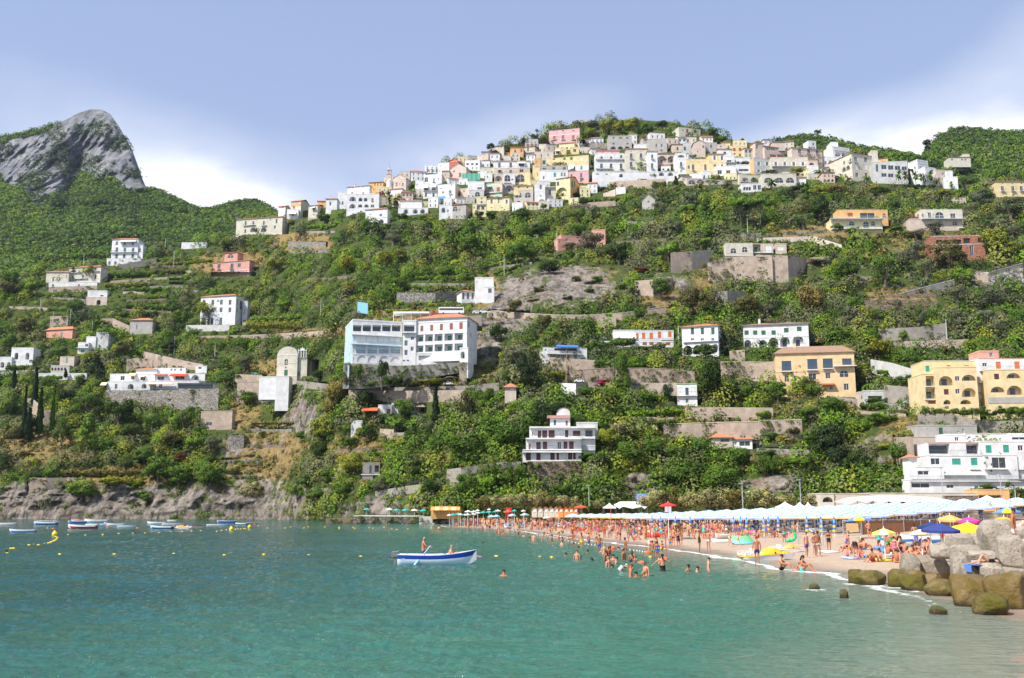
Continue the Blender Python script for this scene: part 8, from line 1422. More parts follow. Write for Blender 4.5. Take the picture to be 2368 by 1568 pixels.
def striped_field():
 q=canopy([BLU,WHT,LBL,WHT,LBL,WHT,BLU],[.12,.30,.45,.60,.75,.90,.98],1.62,.56,8,.10,YEL)
 t0=thing('striped_parasol',None,'parasol',(0,0,0),'striped beach parasols');c=q.build('canopy',t0);c.location=(0,0,1.8);q=MB();q.tube((0,0,-.2),(0,0,2.4),.04,.035,WHITEP,6);q.lathe([(.05,.35),(.11,.4),(.10,.75)],plain('wrap_b',BLU,.8),6);q.lathe([(.10,.75),(.09,.95)],plain('wrap_y',YEL,.8),6);q.lathe([(.09,.95),(.07,1.3),(.05,1.6)],plain('wrap_b',BLU,.8),6);q.build('pole',t0)
 pts=[]
 for i in range(60):
  for j in range(60):pts.append((2+i*3.1+(j%2)*1.5,118+j*3.3))
 fx=lambda Y:np.interp(Y,[118,126,135,146,175,205,225],[40,37,30,20.5,13,6,8])
 pts=[(X+random.uniform(-.25,.25),Y+random.uniform(-.25,.25))for X,Y in pts if X>fx(Y)and Y<186+.0*X and X<.53*Y+2 and not(X>np.interp(Y,[118,132,152],[42,62,84])and Y<152)]
 pts.sort(key=lambda p:p[1]);used=0;rest=[];rows={}
 print('parasols',len(pts))
 for X,Y in pts:
  z=float(sandz(np.array([X]),np.array([Y]))[0])
  if used<270:
   r=copyt(t0,(X,Y,z),random.uniform(0,.8))if used else t0
   if not used:t0.location=(X,Y,z)
   x,y=proj((X,Y,z+2));row=ordw(max(0,round((Y-118)/3.3)));PENDING.append((r,x,y,'blue and white striped parasol','blue-striped parasols','in the %s row from the sea'%row));used+=1
  else:rest.append((X,Y,z))
 if rest:
  q=MB();proto=canopy([BLU,WHT,LBL,WHT,LBL,WHT,BLU],[.12,.30,.45,.60,.75,.90,.98],1.62,.56,8,.10,YEL)
  for X,Y,z in rest:i=len(q.v);q.v+=[(v[0]+X,v[1]+Y,v[2]+z+1.8)for v in proto.v];q.f+=[tuple(a+i for a in f)for f in proto.f];q.m+=[q.mi(proto.mats[m])for m in proto.m];q.tube((X,Y,z),(X,Y,z+2.3),.04,.035,WHITEP,4)
  tag(q.build('far_parasols'),'farthest striped parasols merging at the back of the beach club field','parasols',kind='stuff')
 q=MB();AL=plain('aluminium',(.55,.56,.58),.4,.6);t1=thing('sun_lounger',None,'sun lounger',(0,0,0),'sun loungers under the parasols')
 for s in(-.3,.3):q.boxf((s-.02,-.95,.30),(.04,0,0),(0,1.25,0),(0,0,.04),AL);q.boxf((s-.02,.3,.32),(.04,0,0),(0,.6,.38),(0,0,.05),AL)
 q.build('frame',t1);q=MB();FB=objcol('lounger_cloth',.85);q.boxf((-.28,-.93,.345),(.56,0,0),(0,1.22,0),(0,0,.02),FB);q.boxf((-.28,.3,.375),(.56,0,0),(0,.58,.37),(0,0,.02),FB);q.build('fabric',t1)
 for s in(-.3,.3):
  for e in(-.8,.25):q=MB();q.tube((s,e,-.05),(s,e,.3),.018,.018,AL,5);q.build('leg',t1)
 k=0;lc=dict(blue=(.06,.20,.55),white=(.72,.73,.74),grey=(.38,.42,.48));first=True;n=0
 while k<230 and n<9000:
  n+=1;Y=random.uniform(112,200)**1.0;X=random.uniform(4,84);d=X-fx(Y)if Y>118 else-9
  if not(-3.5<d<22):continue
  if X>.515*Y or(X>np.interp(Y,[118,132,152],[41,60,84])and Y<152):continue
  z=float(sandz(np.array([X]),np.array([Y]))[0]);nm=random.choice(list(lc));rz=random.choice([1.2,1.5,1.9,3.0])+random.uniform(-.2,.2)
  if first:r=t1;t1.location=(X,Y,z);t1.rotation_euler[2]=rz;first=False;[setattr(ch,'color',lc[nm]+(1,))for ch in t1.children]
  else:r=copyt(t1,(X,Y,z),rz,1,lc[nm])
  x,y=proj((X,Y,z));PENDING.append((r,x,y,nm+' sun lounger',nm+' sun loungers',where_beach(x,1242,False).replace('before','under').replace('in front of','beside')));k+=1
 flush()
def loose():
 RW=[(.12,.28,.75),(.82,.55,.03)];PS=[('blue and yellow wedge parasol beside the tan notice board',RW,'D4',545,388,290,108),('yellow and white patterned parasol with a leaning white pole',[(.80,.62,.10),(.75,.75,.68)],'D4',812,525,260,68),('faded white and orange parasol behind the navy ones',[(.78,.70,.55),(.75,.60,.42)],'D4',1225,530,255,66),
 ('big navy parasol in front of the reed fence',[(.03,.05,.20)],'D4',1440,492,400,55),('darker navy parasol half hidden behind the big navy one',[(.02,.04,.15)],'D4',1325,455,270,64),('orange parasol above the navy ones',[(.80,.36,.10),(.80,.42,.14)],'D4',1545,375,262,72),('bright yellow parasol right of the navy ones',[(.82,.68,.02),(.82,.60,.02)],'D4',1745,478,370,56),
 ('magenta parasol peeping over the yellow one',[(.70,.05,.30)],'D4',1760,395,230,66),('blue and yellow wedge parasol at the upper right',RW,'D4',2180,295,290,100),('orange and yellow parasol behind the big boulder',[(.85,.38,.02),(.85,.50,.03)],'D4',2145,390,240,66),('light blue and white striped parasol left of the big boulder',[(.2,.45,.75),(.78,.8,.82)],'D4',1985,490,200,60),('white and red parasol at the right edge behind the boulders',[(.75,.70,.70),(.70,.15,.15)],'D4',2360,440,150,62),
 ('large red lifeguard parasol above the striped field',[(.70,.04,.03)],'D3',430,222,186,112),('red parasol at the far end of the beach',[(.68,.08,.07)],'D2',783,292,100,176),('light blue parasol right of the far red one',[(.25,.50,.72),(.6,.7,.8)],'D2',970,326,100,168),('light blue striped parasol below the far red one',[(.30,.55,.75),(.75,.78,.8)],'D2',830,333,90,165),('white parasol before the orange cabins',[(.78,.78,.76)],'D2',1215,358,80,160),
 ('pair parasol of pale blue, left one at the far end',[(.30,.52,.75)],'D2',600,345,85,172),('pale blue parasol right of its twin at the far end',[(.34,.56,.78)],'D2',655,343,85,171),('red market parasol by the orange cabins',[(.72,.07,.03)],'C3',815,1190,110,186),
 ('blue and yellow wedge parasol at the back right corner',RW,'D4',1985,205,10,150)]
 for l,cols,c,x,yb,w,Y in PS[:-1]:parasol(l,cols,c,x,yb,w,Y,n=8 if len(cols)>1 else 10,tilt=random.uniform(-6,6),pole=2.1 if Y!=112 else 4.3)
 for i,(c,x,yb,w,col)in enumerate([('C2',1122,1255,60,'teal'),('C2',1325,1255,62,'white'),('C2',1390,1260,60,'teal'),('C2',1465,1262,60,'teal'),('C2',1550,1262,60,'white'),('C2',1625,1266,58,'teal'),('D2',135,330,55,'white'),('D2',175,325,60,'teal'),('D2',232,318,64,'teal'),('D2',258,322,50,'white'),('D2',300,326,56,'teal'),('D2',335,325,70,'white'),('D2',395,322,76,'white'),('D2',340,290,70,'white'),('D2',450,305,56,'white'),('D2',402,292,60,'white'),('D2',510,300,60,'teal'),('D2',575,295,66,'teal'),('D2',448,278,50,'white'),('D2',672,282,64,'white'),('D2',645,290,60,'teal'),('D2',575,265,40,'white'),('D2',855,280,50,'teal'),('D2',955,282,50,'white')]):
  Y=238-i*.3 if c=='C2' else 205-i*.9;o=parasol(None,[(.02,.45,.40)if col=='teal' else(.76,.75,.70)],c,x,yb,w,Y,pole=2.1,grp='teal and white parasols by the quay');X,yy=V(c,x,yb);PENDING.append((o,X,yy,col+' parasol',col+' parasols','on the quay terrace' if c=='C2' else 'clustered beside the quay'))
 flush()
 for i,(c,x,y,Y)in enumerate([('D3',252,420,142),('D3',345,420,140),('D3',512,430,138),('D3',675,430,136),('D3',1160,520,124),('D3',1305,540,121),('D3',1235,440,128),('D3',1545,470,124),('D3',1495,520,120),('D3',1655,480,121),('D3',1975,530,117),('D3',2135,545,115),('D3',2280,560,113),('D4',1437,300,140)]):
  X,yy=V(c,x,y);p=P(X,yy,Y);z=max(.1,float(sandz(np.array([p.x]),np.array([Y]))[0]));o=thing('closed_parasol',None,'parasol',(p.x,Y,z),'closed banded parasols');q=MB();q.tube((0,0,-.2),(0,0,2.4),.035,.03,WHITEP,5);q.build('pole',o)
  q=MB();b_,y_=plain('wrap_b',BLU,.8),plain('wrap_y',YEL,.8);q.lathe([(.20,.55),(.21,.8),(.18,1.05),(.17,1.3),(.14,1.6),(.10,1.95),(.03,2.3)],b_,8,mats=[y_,b_,y_,b_,plain('wrap_l',LBL,.8),b_]);q.build('canopy',o);PENDING.append((o,X,yy,'closed blue and yellow banded parasol','closed banded parasols','at the field front'))
 flush()
def tents_and_huts():
 def tent(c,x0,x1,yt,ye,Y,label,h=2.4,col=WHITEP):
  a=P(*V(c,x0,ye),Y);b=P(*V(c,x1,ye),Y);w=b.x-a.x;ht=P(*V(c,x0,yt),Y).z-a.z;t=thing('canopy_tent',label,'tent',(a.x+w/2,Y+w/2,a.z-h),'white peaked tents behind the beach');q=MB();n=6;k=w/2
  for(dx,dy)in((0,-1),(1,0),(0,1),(-1,0)):
   prev=None
   for j in range(n+1):
    s=1-j/n;z=h+ht*(1-s)**1.7;e=Vector((dx,dy,0))*k*s;sd=Vector((-dy,dx,0))*k*s;r_=(e-sd+Vector((0,0,z)),e+sd+Vector((0,0,z)))
    if prev:q.face([prev[0],prev[1],r_[1],r_[0]],col)
    prev=r_
   e=Vector((dx,dy,0))*k;sd=Vector((-dy,dx,0))*k;q.face([e-sd+Vector((0,0,h-.3)),e+sd+Vector((0,0,h-.3)),e+sd+Vector((0,0,h)),e-sd+Vector((0,0,h))],col)
  q.build('roof',t)
  for sx in(-1,1):
   for sy in(-1,1):q=MB();q.tube((sx*k*.97,sy*k*.97,-1),(sx*k*.97,sy*k*.97,h-.05),.05,.05,RAIL,6);q.build('pole',t)
 tent('D3',1665,1838,180,232,192,'white tent with crossed poles, leftmost of three behind the parasols');tent('D3',1852,1960,185,232,192,'middle one of the three small white tents');tent('D3',1958,2030,182,232,191,'rightmost of the three small white tents')
 tent('D2',1848,1985,195,240,196,'white tent left of the long white marquee');tent('D4',1860,2240,108,190,182,'large white peaked tent before the orange-beige pavilion')
 def longroof(c,pts,Y,label,h=2.6,col=None,dep=5,sag=.4):
  q=MB();V3=[(P(*V(c,x,yt),Y),P(*V(c,x,yb),Y))for x,yt,yb in pts];col=col or plain('cream_canvas',(.78,.74,.66),.85);o=V3[0][1];t=thing('marquee',label,'marquee',o)
  for(a,b),(c_,d)in zip(V3[:-1],V3[1:]):
   q.face([b,d,c_+Vector((0,dep,0)),a+Vector((0,dep,0))],col);m_=(b+d)/2;q.face([b,m_-Vector((0,0,sag)),d],col)
  q.build('roof',t,off=o);
  for a,b in V3:q=MB();q.tube(b+Vector((0,.1,-h-1)),b+Vector((0,.1,0)),.06,.06,RAIL,6);q.build('post',t,off=o)
 longroof('D4',[(358,180,200),(520,130,170),(700,120,172),(860,112,176),(1020,112,178),(1180,112,178),(1340,122,176),(1500,130,170),(1640,155,182)],184,'long cream awning roof in front of the beach club');longroof('D2',[(1985,215,238),(2060,178,236),(2270,178,238),(2330,200,240)],198,'long white flat marquee beside the painted sign',col=WHITEP)
 def cabin(c,x0,x1,yt,ye,yb,Y,label,a_,b_):
  p=P(*V(c,x0,yb),Y);w=P(*V(c,x1,yb),Y).x-p.x;he=P(*V(c,x0,ye),Y).z-p.z;hr=P(*V(c,x0,yt),Y).z-p.z;t=thing('beach_cabin',label,'beach cabin',p,'beach cabins');q=MB()
  q.mesh([(0,0,-1),(w,0,-1),(w,0,he),(w/2,0,hr),(0,0,he),(0,2,-1),(w,2,-1),(w,2,he),(w/2,2,hr),(0,2,he)],[(0,1,2,3,4),(1,6,7,2),(0,4,9,5),(9,8,7,6,5)],a_);q.build('wall',t);q=MB();q.mesh([(-.15,-.2,he-.08),(w/2,-.2,hr+.06),(w+.15,-.2,he-.08),(-.15,2.1,he-.08),(w/2,2.1,hr+.06),(w+.15,2.1,he-.08)],[(0,1,4,3),(1,2,5,4)],b_);q.build('roof',t);q=MB();q.box((w/2,-.03,he*.42),(w*.45,.05,he*.84),WHITEP);q.build('door',t)
 OR=plain('cabin_orange',(.72,.30,.08),.7);RD=plain('cabin_red',(.60,.09,.05),.7)
 for i,x in enumerate([1050,1115,1180,1240,1298]):cabin('D2',x,x+56,240,262,296,190-i*.3,['white and orange gabled cabin, first from the left','white and orange gabled cabin, second from the left','white and orange gabled cabin, third from the left','white and orange gabled cabin, fourth from the left','white and orange gabled cabin, fifth from the left'][i],wallm('C'),OR)
 for i,x in enumerate([1345,1405,1460,1510]):cabin('D2',x,x+54,240,264,296,188-i*.3,['orange cabin with a red roof, first of four','orange cabin with a red roof, second of four','orange cabin with a red roof, third of four','orange cabin with a red roof, fourth of four'][i],OR,RD)
 x0,y0=V('C2',1695,1255);x1,y1=V('C2',1955,1320);Y=228;p=P(x0,y1,Y);w=P(x1,y1,Y).x-p.x;h=P(x0,y0,Y).z-p.z;t=thing('changing_cabins','block of orange wooden changing cabins with an awning on the quay','changing cabins',p);q=MB();q.boxf((0,0,-.5),(w,0,0),(0,4,0),(0,0,h+.5),plain('cabin_wood',(.55,.30,.10),.8));q.build('wall',t)
 for i in range(9):q=MB();q.boxf((w*(i+.2)/9,-.06,0),(w*.6/9,0,0),(0,.055,0),(0,0,h*.8),plain('cabin_door',(.62,.36,.14),.7));q.build('door',t)
 q=MB();
 for i in range(7):q.mesh([(w*i/7,-1.6,h-.2),(w*(i+1)/7,-1.6,h-.2),(w*(i+1)/7,0,h+.6),(w*i/7,0,h+.6)],[(0,1,2,3)],[OR,plain('aw_y',(.8,.55,.25),.8)][i%2])
 q.build('awning',t)
 x0,y0=V('D3',82,93);x1,y1=V('D3',330,172);Y=214;p=P(x0,y1,Y);w=P(x1,y1,Y).x-p.x;h=P(x0,y0,Y).z-p.z;t=thing('painted_sign','light blue sign with red lettering half hidden by the tamarisk','sign',p);q=MB();q.boxf((0,0,0),(w,0,0),(0,.12,0),(0,0,h),plain('sign_blue',(.16,.38,.75),.5));q.build('panel',t)
 for s in(.1,.9):q=MB();q.tube((w*s,.2,-3),(w*s,.2,h),.07,.07,RAIL,6);q.build('support',t)
 text('CALIPSO',t,(.35,-.02,h*.16),h*.95,plain('sign_red',(.62,.06,.10),.5),w-.6)
def text(s,parent,loc,size,mat,width=None,rot=(math.pi/2,0,0)):
 cu=bpy.data.curves.new('lettering','FONT');cu.body=s;cu.size=size;cu.extrude=.012;o=bpy.data.objects.new('tmp',cu);COL.objects.link(o);bpy.context.view_layer.update();dg=bpy.context.evaluated_depsgraph_get();me=bpy.data.meshes.new_from_object(o.evaluated_get(dg));bpy.data.objects.remove(o);me.materials.clear();me.materials.append(mat);l=link('lettering',me,parent,loc);l.rotation_euler=rot
 if width:k=width/max(v.co.x for v in me.vertices);l.scale=(k,1,1)
 return l
def fence():
 pts=[(40.2,116.5),(46,119),(54,124),(64,132),(75,142),(86,153)];RF=MATS.get('reed')or None;m_,nt,b=nmat('reed');pos=geo_pos(nt);n1=noise(nt,6,4,.7,scaled(nt,pos,(3,3,.15)));nt.links.new(mixc(nt,n1,(.14,.055,.025),(.36,.17,.085)),b.inputs['Base Color']);b.inputs['Roughness'].default_value=.9;bump(nt,b,n1,.6,.03)
 o=Vector((pts[0][0],pts[0][1],.3));t=thing('reed_fence','long brown reed fence separating the parasol field from the free beach','fence',o);q=MB();r=MB()
 for(xa,ya),(xb,yb)in zip(pts[:-1],pts[1:]):
  a=Vector((xa,ya,0));d=Vector((xb-xa,yb-ya,0));nrm=Vector((d.y,-d.x,0)).normalized()*.05;q.boxf(a+Vector((0,0,.15)),d,nrm,Vector((0,0,1.95)),m_);L=d.length;k=max(2,int(L/2.4))
  for i in range(k):p=a+d*(i/k)+nrm*2;pq=MB();pq.tube(p,p+Vector((0,0,2.35)),.035,.035,plain('galv',(.45,.46,.47),.5,.4),6);pq.build('post',t,off=o)
  r.tube(a+nrm*2+Vector((0,0,2.2)),a+d+nrm*2+Vector((0,0,2.2)),.03,.03,plain('galv',(.45,.46,.47),.5,.4),6)
 q.build('reed_panel',t,off=o);r.build('rail',t,off=o);b=P(*V('D4',398,520),115.5);c=P(*V('D4',528,422),115.5);t=thing('notice_board','tan notice board on the end of the reed fence','notice board',b);q=MB();q.boxf((0,0,0),(c.x-b.x,0,0),(0,.06,0),(0,0,c.z-b.z),plain('tan_board',(.56,.38,.18),.8));q.build('panel',t);q=MB();q.tube((-.35,.05,-1.5),(-.35,.05,c.z-b.z+.35),.05,.05,plain('galv',(.45,.46,.47),.5,.4),6);q.tube((-.35,.05,c.z-b.z+.3),(c.x-b.x+.2,.05,c.z-b.z+.3),.05,.05,plain('galv',(.45,.46,.47),.5,.4),6);q.build('post',t)
 for i,(x,y)in enumerate([(1882,715),(1505,620),(2150,660)]):
  X,yy=V('D3',x,y);p=on_sand(X,yy);q=MB();q.tube(p-Vector((0,0,.2)),p+Vector((0,0,2.3)),.04,.04,plain('galv',(.45,.46,.47),.5,.4),6);q.tube(p+Vector((0,0,2.25)),p+Vector((2.6,5,2.25)),.03,.03,plain('galv',(.45,.46,.47),.5,.4),6);o=q.build('rope_post',off=p);o.location=p;tag(o,['grey metal post with a rail at the right of the pedal boats','grey metal post before the turquoise bikini woman','grey metal post between the standing bathers at the right'][i],'post')
  # ---------------------------------------------------------------- boats
def boat(label,loc,L,rz,hull,stripe=None,inside=(.7,.7,.68),B=None,H=.55,motor=False,bow=.3,bottom=None,name='rowing_boat',rail=False,seats=2,cat='boat',trim=None):
 B=B or L*.32;t=thing(name,label,cat,loc,'small boats moored off the cliff' if name=='moored_boat' else None,rz);n=18;m1=plain('hull_%02x%02x%02x'%tuple(int(c*255)for c in hull),hull,.35);m2=plain('strk_%02x%02x%02x'%tuple(int(c*255)for c in(stripe or hull)),stripe or hull,.35);mi=plain('in_%02x%02x%02x'%tuple(int(c*255)for c in inside),inside,.6);mb_=plain('bot_%02x'%int((bottom or hull)[1]*255),bottom or hull,.6)
 def sec(i):
  u=i/n;x=-L/2+L*u;w=B/2*(1-max(0,(u-.45)/.55)**2.3)*(.82+.18*min(1,u*4));zs=H+bow*max(0,(u-.35)/.65)**2+.06*(1-u)**2;zk=-.18+.30*max(0,(u-.86)/.14)**2;rake=.10*max(0,(u-.8)/.2);return x,max(w,.015),zs,zk,rake
 q=MB();rows=[]
 for i in range(n+1):
  x,w,zs,zk,rk=sec(i);rows.append([(x-rk*1.6,s*w*f,zk+(zs-zk)*g)if True else 0 for s,f,g in((1,1,1),(1,.985,.70),(1,.90,.35),(1,.55,.06),(1,0,0),(-1,.55,.06),(-1,.90,.35),(-1,.985,.70),(-1,1,1))])
  rows[-1]=[(x-rk*1.6*(1-g_),y,z)for(x_,y,z),g_ in zip(rows[-1],(1,.7,.35,.06,0,.06,.35,.7,1))]
 for i in range(n):
  for j in range(8):
   a,b,c,d=rows[i][j],rows[i][j+1],rows[i+1][j+1],rows[i+1][j];q.face([a,b,c,d],m2 if j in(0,7)else(mb_ if j in(3,4)else m1))
 q.face(rows[0][::-1],m1);q.build('hull',t,True,merge=True);q=MB()
 for i in range(n):
  a,b=sec(i),sec(i+1);fz=lambda s:max(.04,s[3]+.22)
  for s in(1,-1):
   p=[(a[0],s*a[1],a[2]+.0),(b[0],s*b[1],b[2]),(b[0],s*b[1]*.86,b[2]),(a[0],s*a[1]*.86,a[2])];k=[(x_,y_,z_+.035)for x_,y_,z_ in p];q.mesh(p+k,[(4,5,6,7),(0,1,5,4),(3,7,6,2)],mi if not trim else plain('trim',trim,.4));q.face([(a[0],s*a[1]*.86,a[2]),(b[0],s*b[1]*.86,b[2]),(b[0],s*b[1]*.75,fz(b)),(a[0],s*a[1]*.75,fz(a))],mi)
  q.face([(a[0],-a[1]*.75,fz(a)),(b[0],-b[1]*.75,fz(b)),(b[0],b[1]*.75,fz(b)),(a[0],a[1]*.75,fz(a))],mi)
 q.build('gunwale',t)
 for k in range(seats):u=.22+.42*k/max(1,seats-1);x,w,zs,zk,_=sec(int(u*n));q=MB();q.box((x,0,zs-.14),(.26,w*1.7,.04),mi);q.build('thwart',t)
 q=MB();x,w,zs,_,_=sec(n-3);q.face([(sec(n-4)[0],-sec(n-4)[1]*.8,sec(n-4)[2]-.03),(L/2,0,sec(n)[2]-.01),(sec(n-4)[0],sec(n-4)[1]*.8,sec(n-4)[2]-.03)],mi);q.build('foredeck',t)
 if motor:
  q=MB();dk=plain('motor_grey',(.16,.17,.18),.4);q.boxf((-L/2-.42,-.16,H-.08),(.38,0,.04),(0,.32,0),(-.04,0,.27),dk);q.boxf((-L/2-.40,-.17,H+.2),(.40,0,.05),(0,.34,0),(0,0,.03),plain('galv',(.45,.46,.47),.5,.4));q.boxf((-L/2-.28,-.08,-.35),(.17,0,0),(0,.16,0),(0,0,H+.28),dk);q.build('outboard_motor',t)
 if rail:
  q=MB();pr=None
  for i in range(2,n,2):
   x,w,zs,_,_=sec(i)
   for s in(1,-1):q.tube((x,s*w*.95,zs),(x,s*w*.95,zs+.35),.02,.02,WHITEP,4)
   if pr:[q.tube((pr[0],s*pr[1]*.95,pr[2]+.35),(x,s*w*.95,zs+.35),.02,.02,WHITEP,4)for s in(1,-1)]
   pr=(x,w,zs)
  q.build('railing',t)
 return t
def sea_things():
 X,y=V('D1',790,598);c=on_sea(X,y);t=boat('white rowing boat with a blue stripe and outboard motor carrying two people',c,4.9,0,(.62,.74,.80),(.01,.05,.32),(.80,.80,.79),B=1.65,H=.60,motor=True,bow=.34,bottom=(.02,.07,.06),seats=3);k=lambda x_:(x_-790)*CROPS['D1'][2]*c.y/F
 text('A.Mellone',t,(k(282),-.70,.37),.14,WHITEP,.42).rotation_euler=(math.pi/2,0,R(-3));q=MB();q.boxf((k(392),-.735,.34),(.13,0,0),(0,.02,0),(0,0,.15),plain('reg_plate',(.5,.7,.75),.5));q.build('number_plate',t)
 person('row_m',c+Vector((k(582),.1,-.0)),R(82),'navy',SKT[0],HRC[5],1.0,'grey-haired man in dark shorts standing in the rowing boat with an oar');person('sit_m',c+Vector((k(985),.1,.33)),R(80),'navy',SKT[3],HRC[4],1.02,'person with an orange cap sitting on the rowing boat bench')
 hnd=c+Vector((k(660),-.1,1.07));e=c+Vector((k(462),-1.2,-.05));q=MB();lb=plain('oar_blue',(.35,.62,.80),.5);q.tube(hnd+Vector((.12,.07,.13)),hnd.lerp(e,.72),.03,.025,lb,8);q.tube(hnd.lerp(e,.35),hnd.lerp(e,.5),.055,.045,WHITEP,8);o=q.build('oar',off=hnd);o.location=hnd;tag(o,'light blue oar held by the standing rower','oar');q=MB();q.tube(hnd.lerp(e,.68),e,.06,.075,lb,8);q.build('blade',o,off=hnd)
 q=MB();q.lathe([(.13,0),(.16,.28),(.15,.28),(.12,.02),(.01,.02)],plain('bucket_blue',(.16,.55,.78),.4),14);o=q.build('bucket',None,True);o.location=c+Vector((k(885),.1,.45));tag(o,'light blue bucket on the rowing boat bench','bucket')
 for dx,lb_ in((-.04,'dark bottle in the blue bucket, left one'),(.05,'dark bottle in the blue bucket, right one')):q=MB();q.lathe([(.035,0),(.035,.25),(.015,.32),(.015,.4),(.001,.4)],plain('bottle',(.04,.05,.12),.2),8);o=q.build('bottle');o.location=c+Vector((k(885)+dx,.1,.5));tag(o,lb_,'bottle')
 X,y=V('D1',1352,520);p=on_sea(X,y);q=MB();
 for i in range(14):a,b=2*math.pi*i/14,2*math.pi*(i+1)/14;q.tube((.34*math.cos(a),.34*math.sin(a),.06),(.34*math.cos(b),.34*math.sin(b),.06),.11,.11,plain('ring_pink',(.75,.25,.60),.5),8,False)
 o=q.build('swim_ring',None,True);o.location=p+Vector((0,1.5,0));tag(o,'pink swim ring behind the bow of the rowing boat','swim ring');person('stand_m',p+Vector((-.05,1.5,-1.2)),0,'blue',lab='swimmer in the pink ring behind the rowing boat')
 WB,BL,WH,DK,RD=(.62,.74,.80),(.03,.16,.50),(.76,.76,.76),(.03,.07,.14),(.45,.04,.05);wi=(.66,.67,.66)
 for x0,x1,yb,h,st,lab,kw in[(-20,155,158,WH,WH,'white boat with a red interior cut by the left edge',dict(inside=(.55,.16,.10),motor=True,rz=0)),(302,505,155,BL,(.6,.66,.7),'blue boat with a white rail and dark motor, second from the left',dict(rail=True,motor=True,rz=180)),(92,308,222,(.04,.20,.60),(.7,.75,.8),'bright blue boat nearest the viewer at the left',dict(rz=180)),(628,765,128,WH,RD,'white boat with a dark red edge close under the cliff',dict(rz=180)),(610,762,142,(.03,.18,.55),BL,'low blue boat under the dark red edged one',dict(rz=180)),
 (755,955,135,WH,WH,'long white inflatable with people under the cliff',dict(rz=180,H=.6)),(613,848,190,RD,WH,'speedboat with a dark red hull and windscreen',dict(rz=180,motor=True,H=.7)),(765,955,170,(.30,.50,.68),(.55,.68,.75),'pale blue boat between the speedboat and the long white one',dict(rz=0)),(928,1095,165,WH,WH,'white upcurved boat in the middle of the left group',dict(rz=180,bow=.5)),(1050,1208,180,WB,(.45,.6,.7),'pale boat with a swimmer beside it',dict(rz=0)),(1310,1470,150,WB,WH,'pale boat packed with people in orange vests',dict(rz=180)),
 (1448,1625,160,WH,WH,'white pedal boat in the middle group under the cliff',dict(rz=0,H=.4)),(1330,1540,192,(.02,.09,.24),(.45,.6,.7),'dark blue boat with a pale rim and black motor',dict(rz=180,motor=True)),(1615,1800,182,WH,(.25,.03,.04),'white boat with dark red rim right of the orange pedal boat',dict(rz=180,inside=(.3,.12,.1))),(1842,2020,165,WH,WH,'white pedal boat with a red seat',dict(rz=0,H=.35)),(1925,2092,140,BL,(.04,.12,.35),'blue boat with a standing person near the rocks',dict(rz=180)),(2085,2195,155,(.05,.16,.20),(.60,.70,.72),'dark teal boat at the right end of the moored group',dict(rz=180)),(2190,2290,148,DK,DK,'black inflatable at the far right of the moored group',dict(rz=180,H=.35)),(1490,1575,124,WH,WH,'tiny white boat below the rusty rock',dict(rz=0))]:
  X,yy=V('D5',(x0+x1)/2,yb);p=on_sea(X,yy);L=(x1-x0)*CROPS['D5'][2]*p.y/F;kw=dict(kw);rz=R(kw.pop('rz')+random.uniform(-14,14));kw.setdefault('inside',wi);kw.setdefault('H',.55);kw['H']*=L/6;boat(lab,p,L,rz,h,st,name='moored_boat',bow=kw.pop('bow',.3)*L/6,**kw)
 def pedal(label,p,rz,top,sc=1.0,flags=()):
  t=thing('pedal_boat',label,'pedal boat',p,None,rz);t.scale=(sc,)*3;wm=plain('hull_white',(.78,.78,.78),.35);tm=plain('deck_%02x%02x'%(int(top[0]*255),int(top[1]*255)),top,.35)
  for s in(-1,1):
   q=MB();prof=[(-2.3,.12,.30,.30),(-1.6,.0,.36,.38),(0,-.02,.46,.42),(1.3,.05,.56,.42),(2.1,.22,.62,.25),(2.45,.42,.62,.05)]
   for a,b in zip(prof[:-1],prof[1:]):
    f=lambda r:[(r[0],s*.55-r[3]/2,r[2]),(r[0],s*.55-r[3]*.3,r[1]),(r[0],s*.55+r[3]*.3,r[1]),(r[0],s*.55+r[3]/2,r[2])];A,B_=f(a),f(b);q.mesh(A+B_,[(0,4,5,1),(1,5,6,2),(2,6,7,3)],wm)
   q.build('hull',t)
  q=MB();prof=[(-2.35,.30,.32),(-1.7,.36,.42),(-.9,.42,.5),(-.2,.5,.62),(.1,.5,.86),(.5,.54,1.0),(.9,.56,.93),(1.3,.56,.72),(2.0,.6,.68),(2.5,.6,.63)]
  for a,b in zip(prof[:-1],prof[1:]):
   wa=.78 if a[0]<1.6 else.5;wb=.78 if b[0]<1.6 else(.5 if b[0]<2.3 else.12);q.mesh([(a[0],-wa,a[1]-.06),(b[0],-wb,b[1]-.06),(b[0],-wb,b[1]),(a[0],-wa,a[1]),(a[0],-wa*.8,a[2]),(b[0],-wb*.8,b[2]),(a[0],wa*.8,a[2]),(b[0],wb*.8,b[2]),(a[0],wa,a[1]-.06),(b[0],wb,b[1]-.06)],[(0,1,2,3),(3,2,5,4),(4,5,7,6),(6,7,9,8)],tm)
  q.build('deck',t)
  for s in(-1,1):q=MB();q.boxf((-.95,s*.38-.24,.5),(.5,0,0),(0,.48,0),(0,0,.14),wm);q.boxf((-1.08,s*.38-.24,.55),(.14,0,0),(0,.48,0),(-.1,0,.42),wm);q.build('seat',t)
  for y_ in(-.7,.4):q=MB();q.boxf((-2.2,y_,.42),(1.1,0,0),(0,.3,0),(0,0,.18),wm);q.build('float_box',t)
  for s in(-1,1):q=MB();q.tube((-2.2,s*.74,.72),(-1.2,s*.74,.74),.02,.02,WHITEP,5);q.tube((.9,s*.7,.86),(2.3,s*.42,.84),.02,.02,WHITEP,5);[q.tube((xx,s*.74,.4),(xx,s*.74,.73),.02,.02,WHITEP,5)for xx in(-2.2,-1.7,-1.2)];q.build('handrail',t)
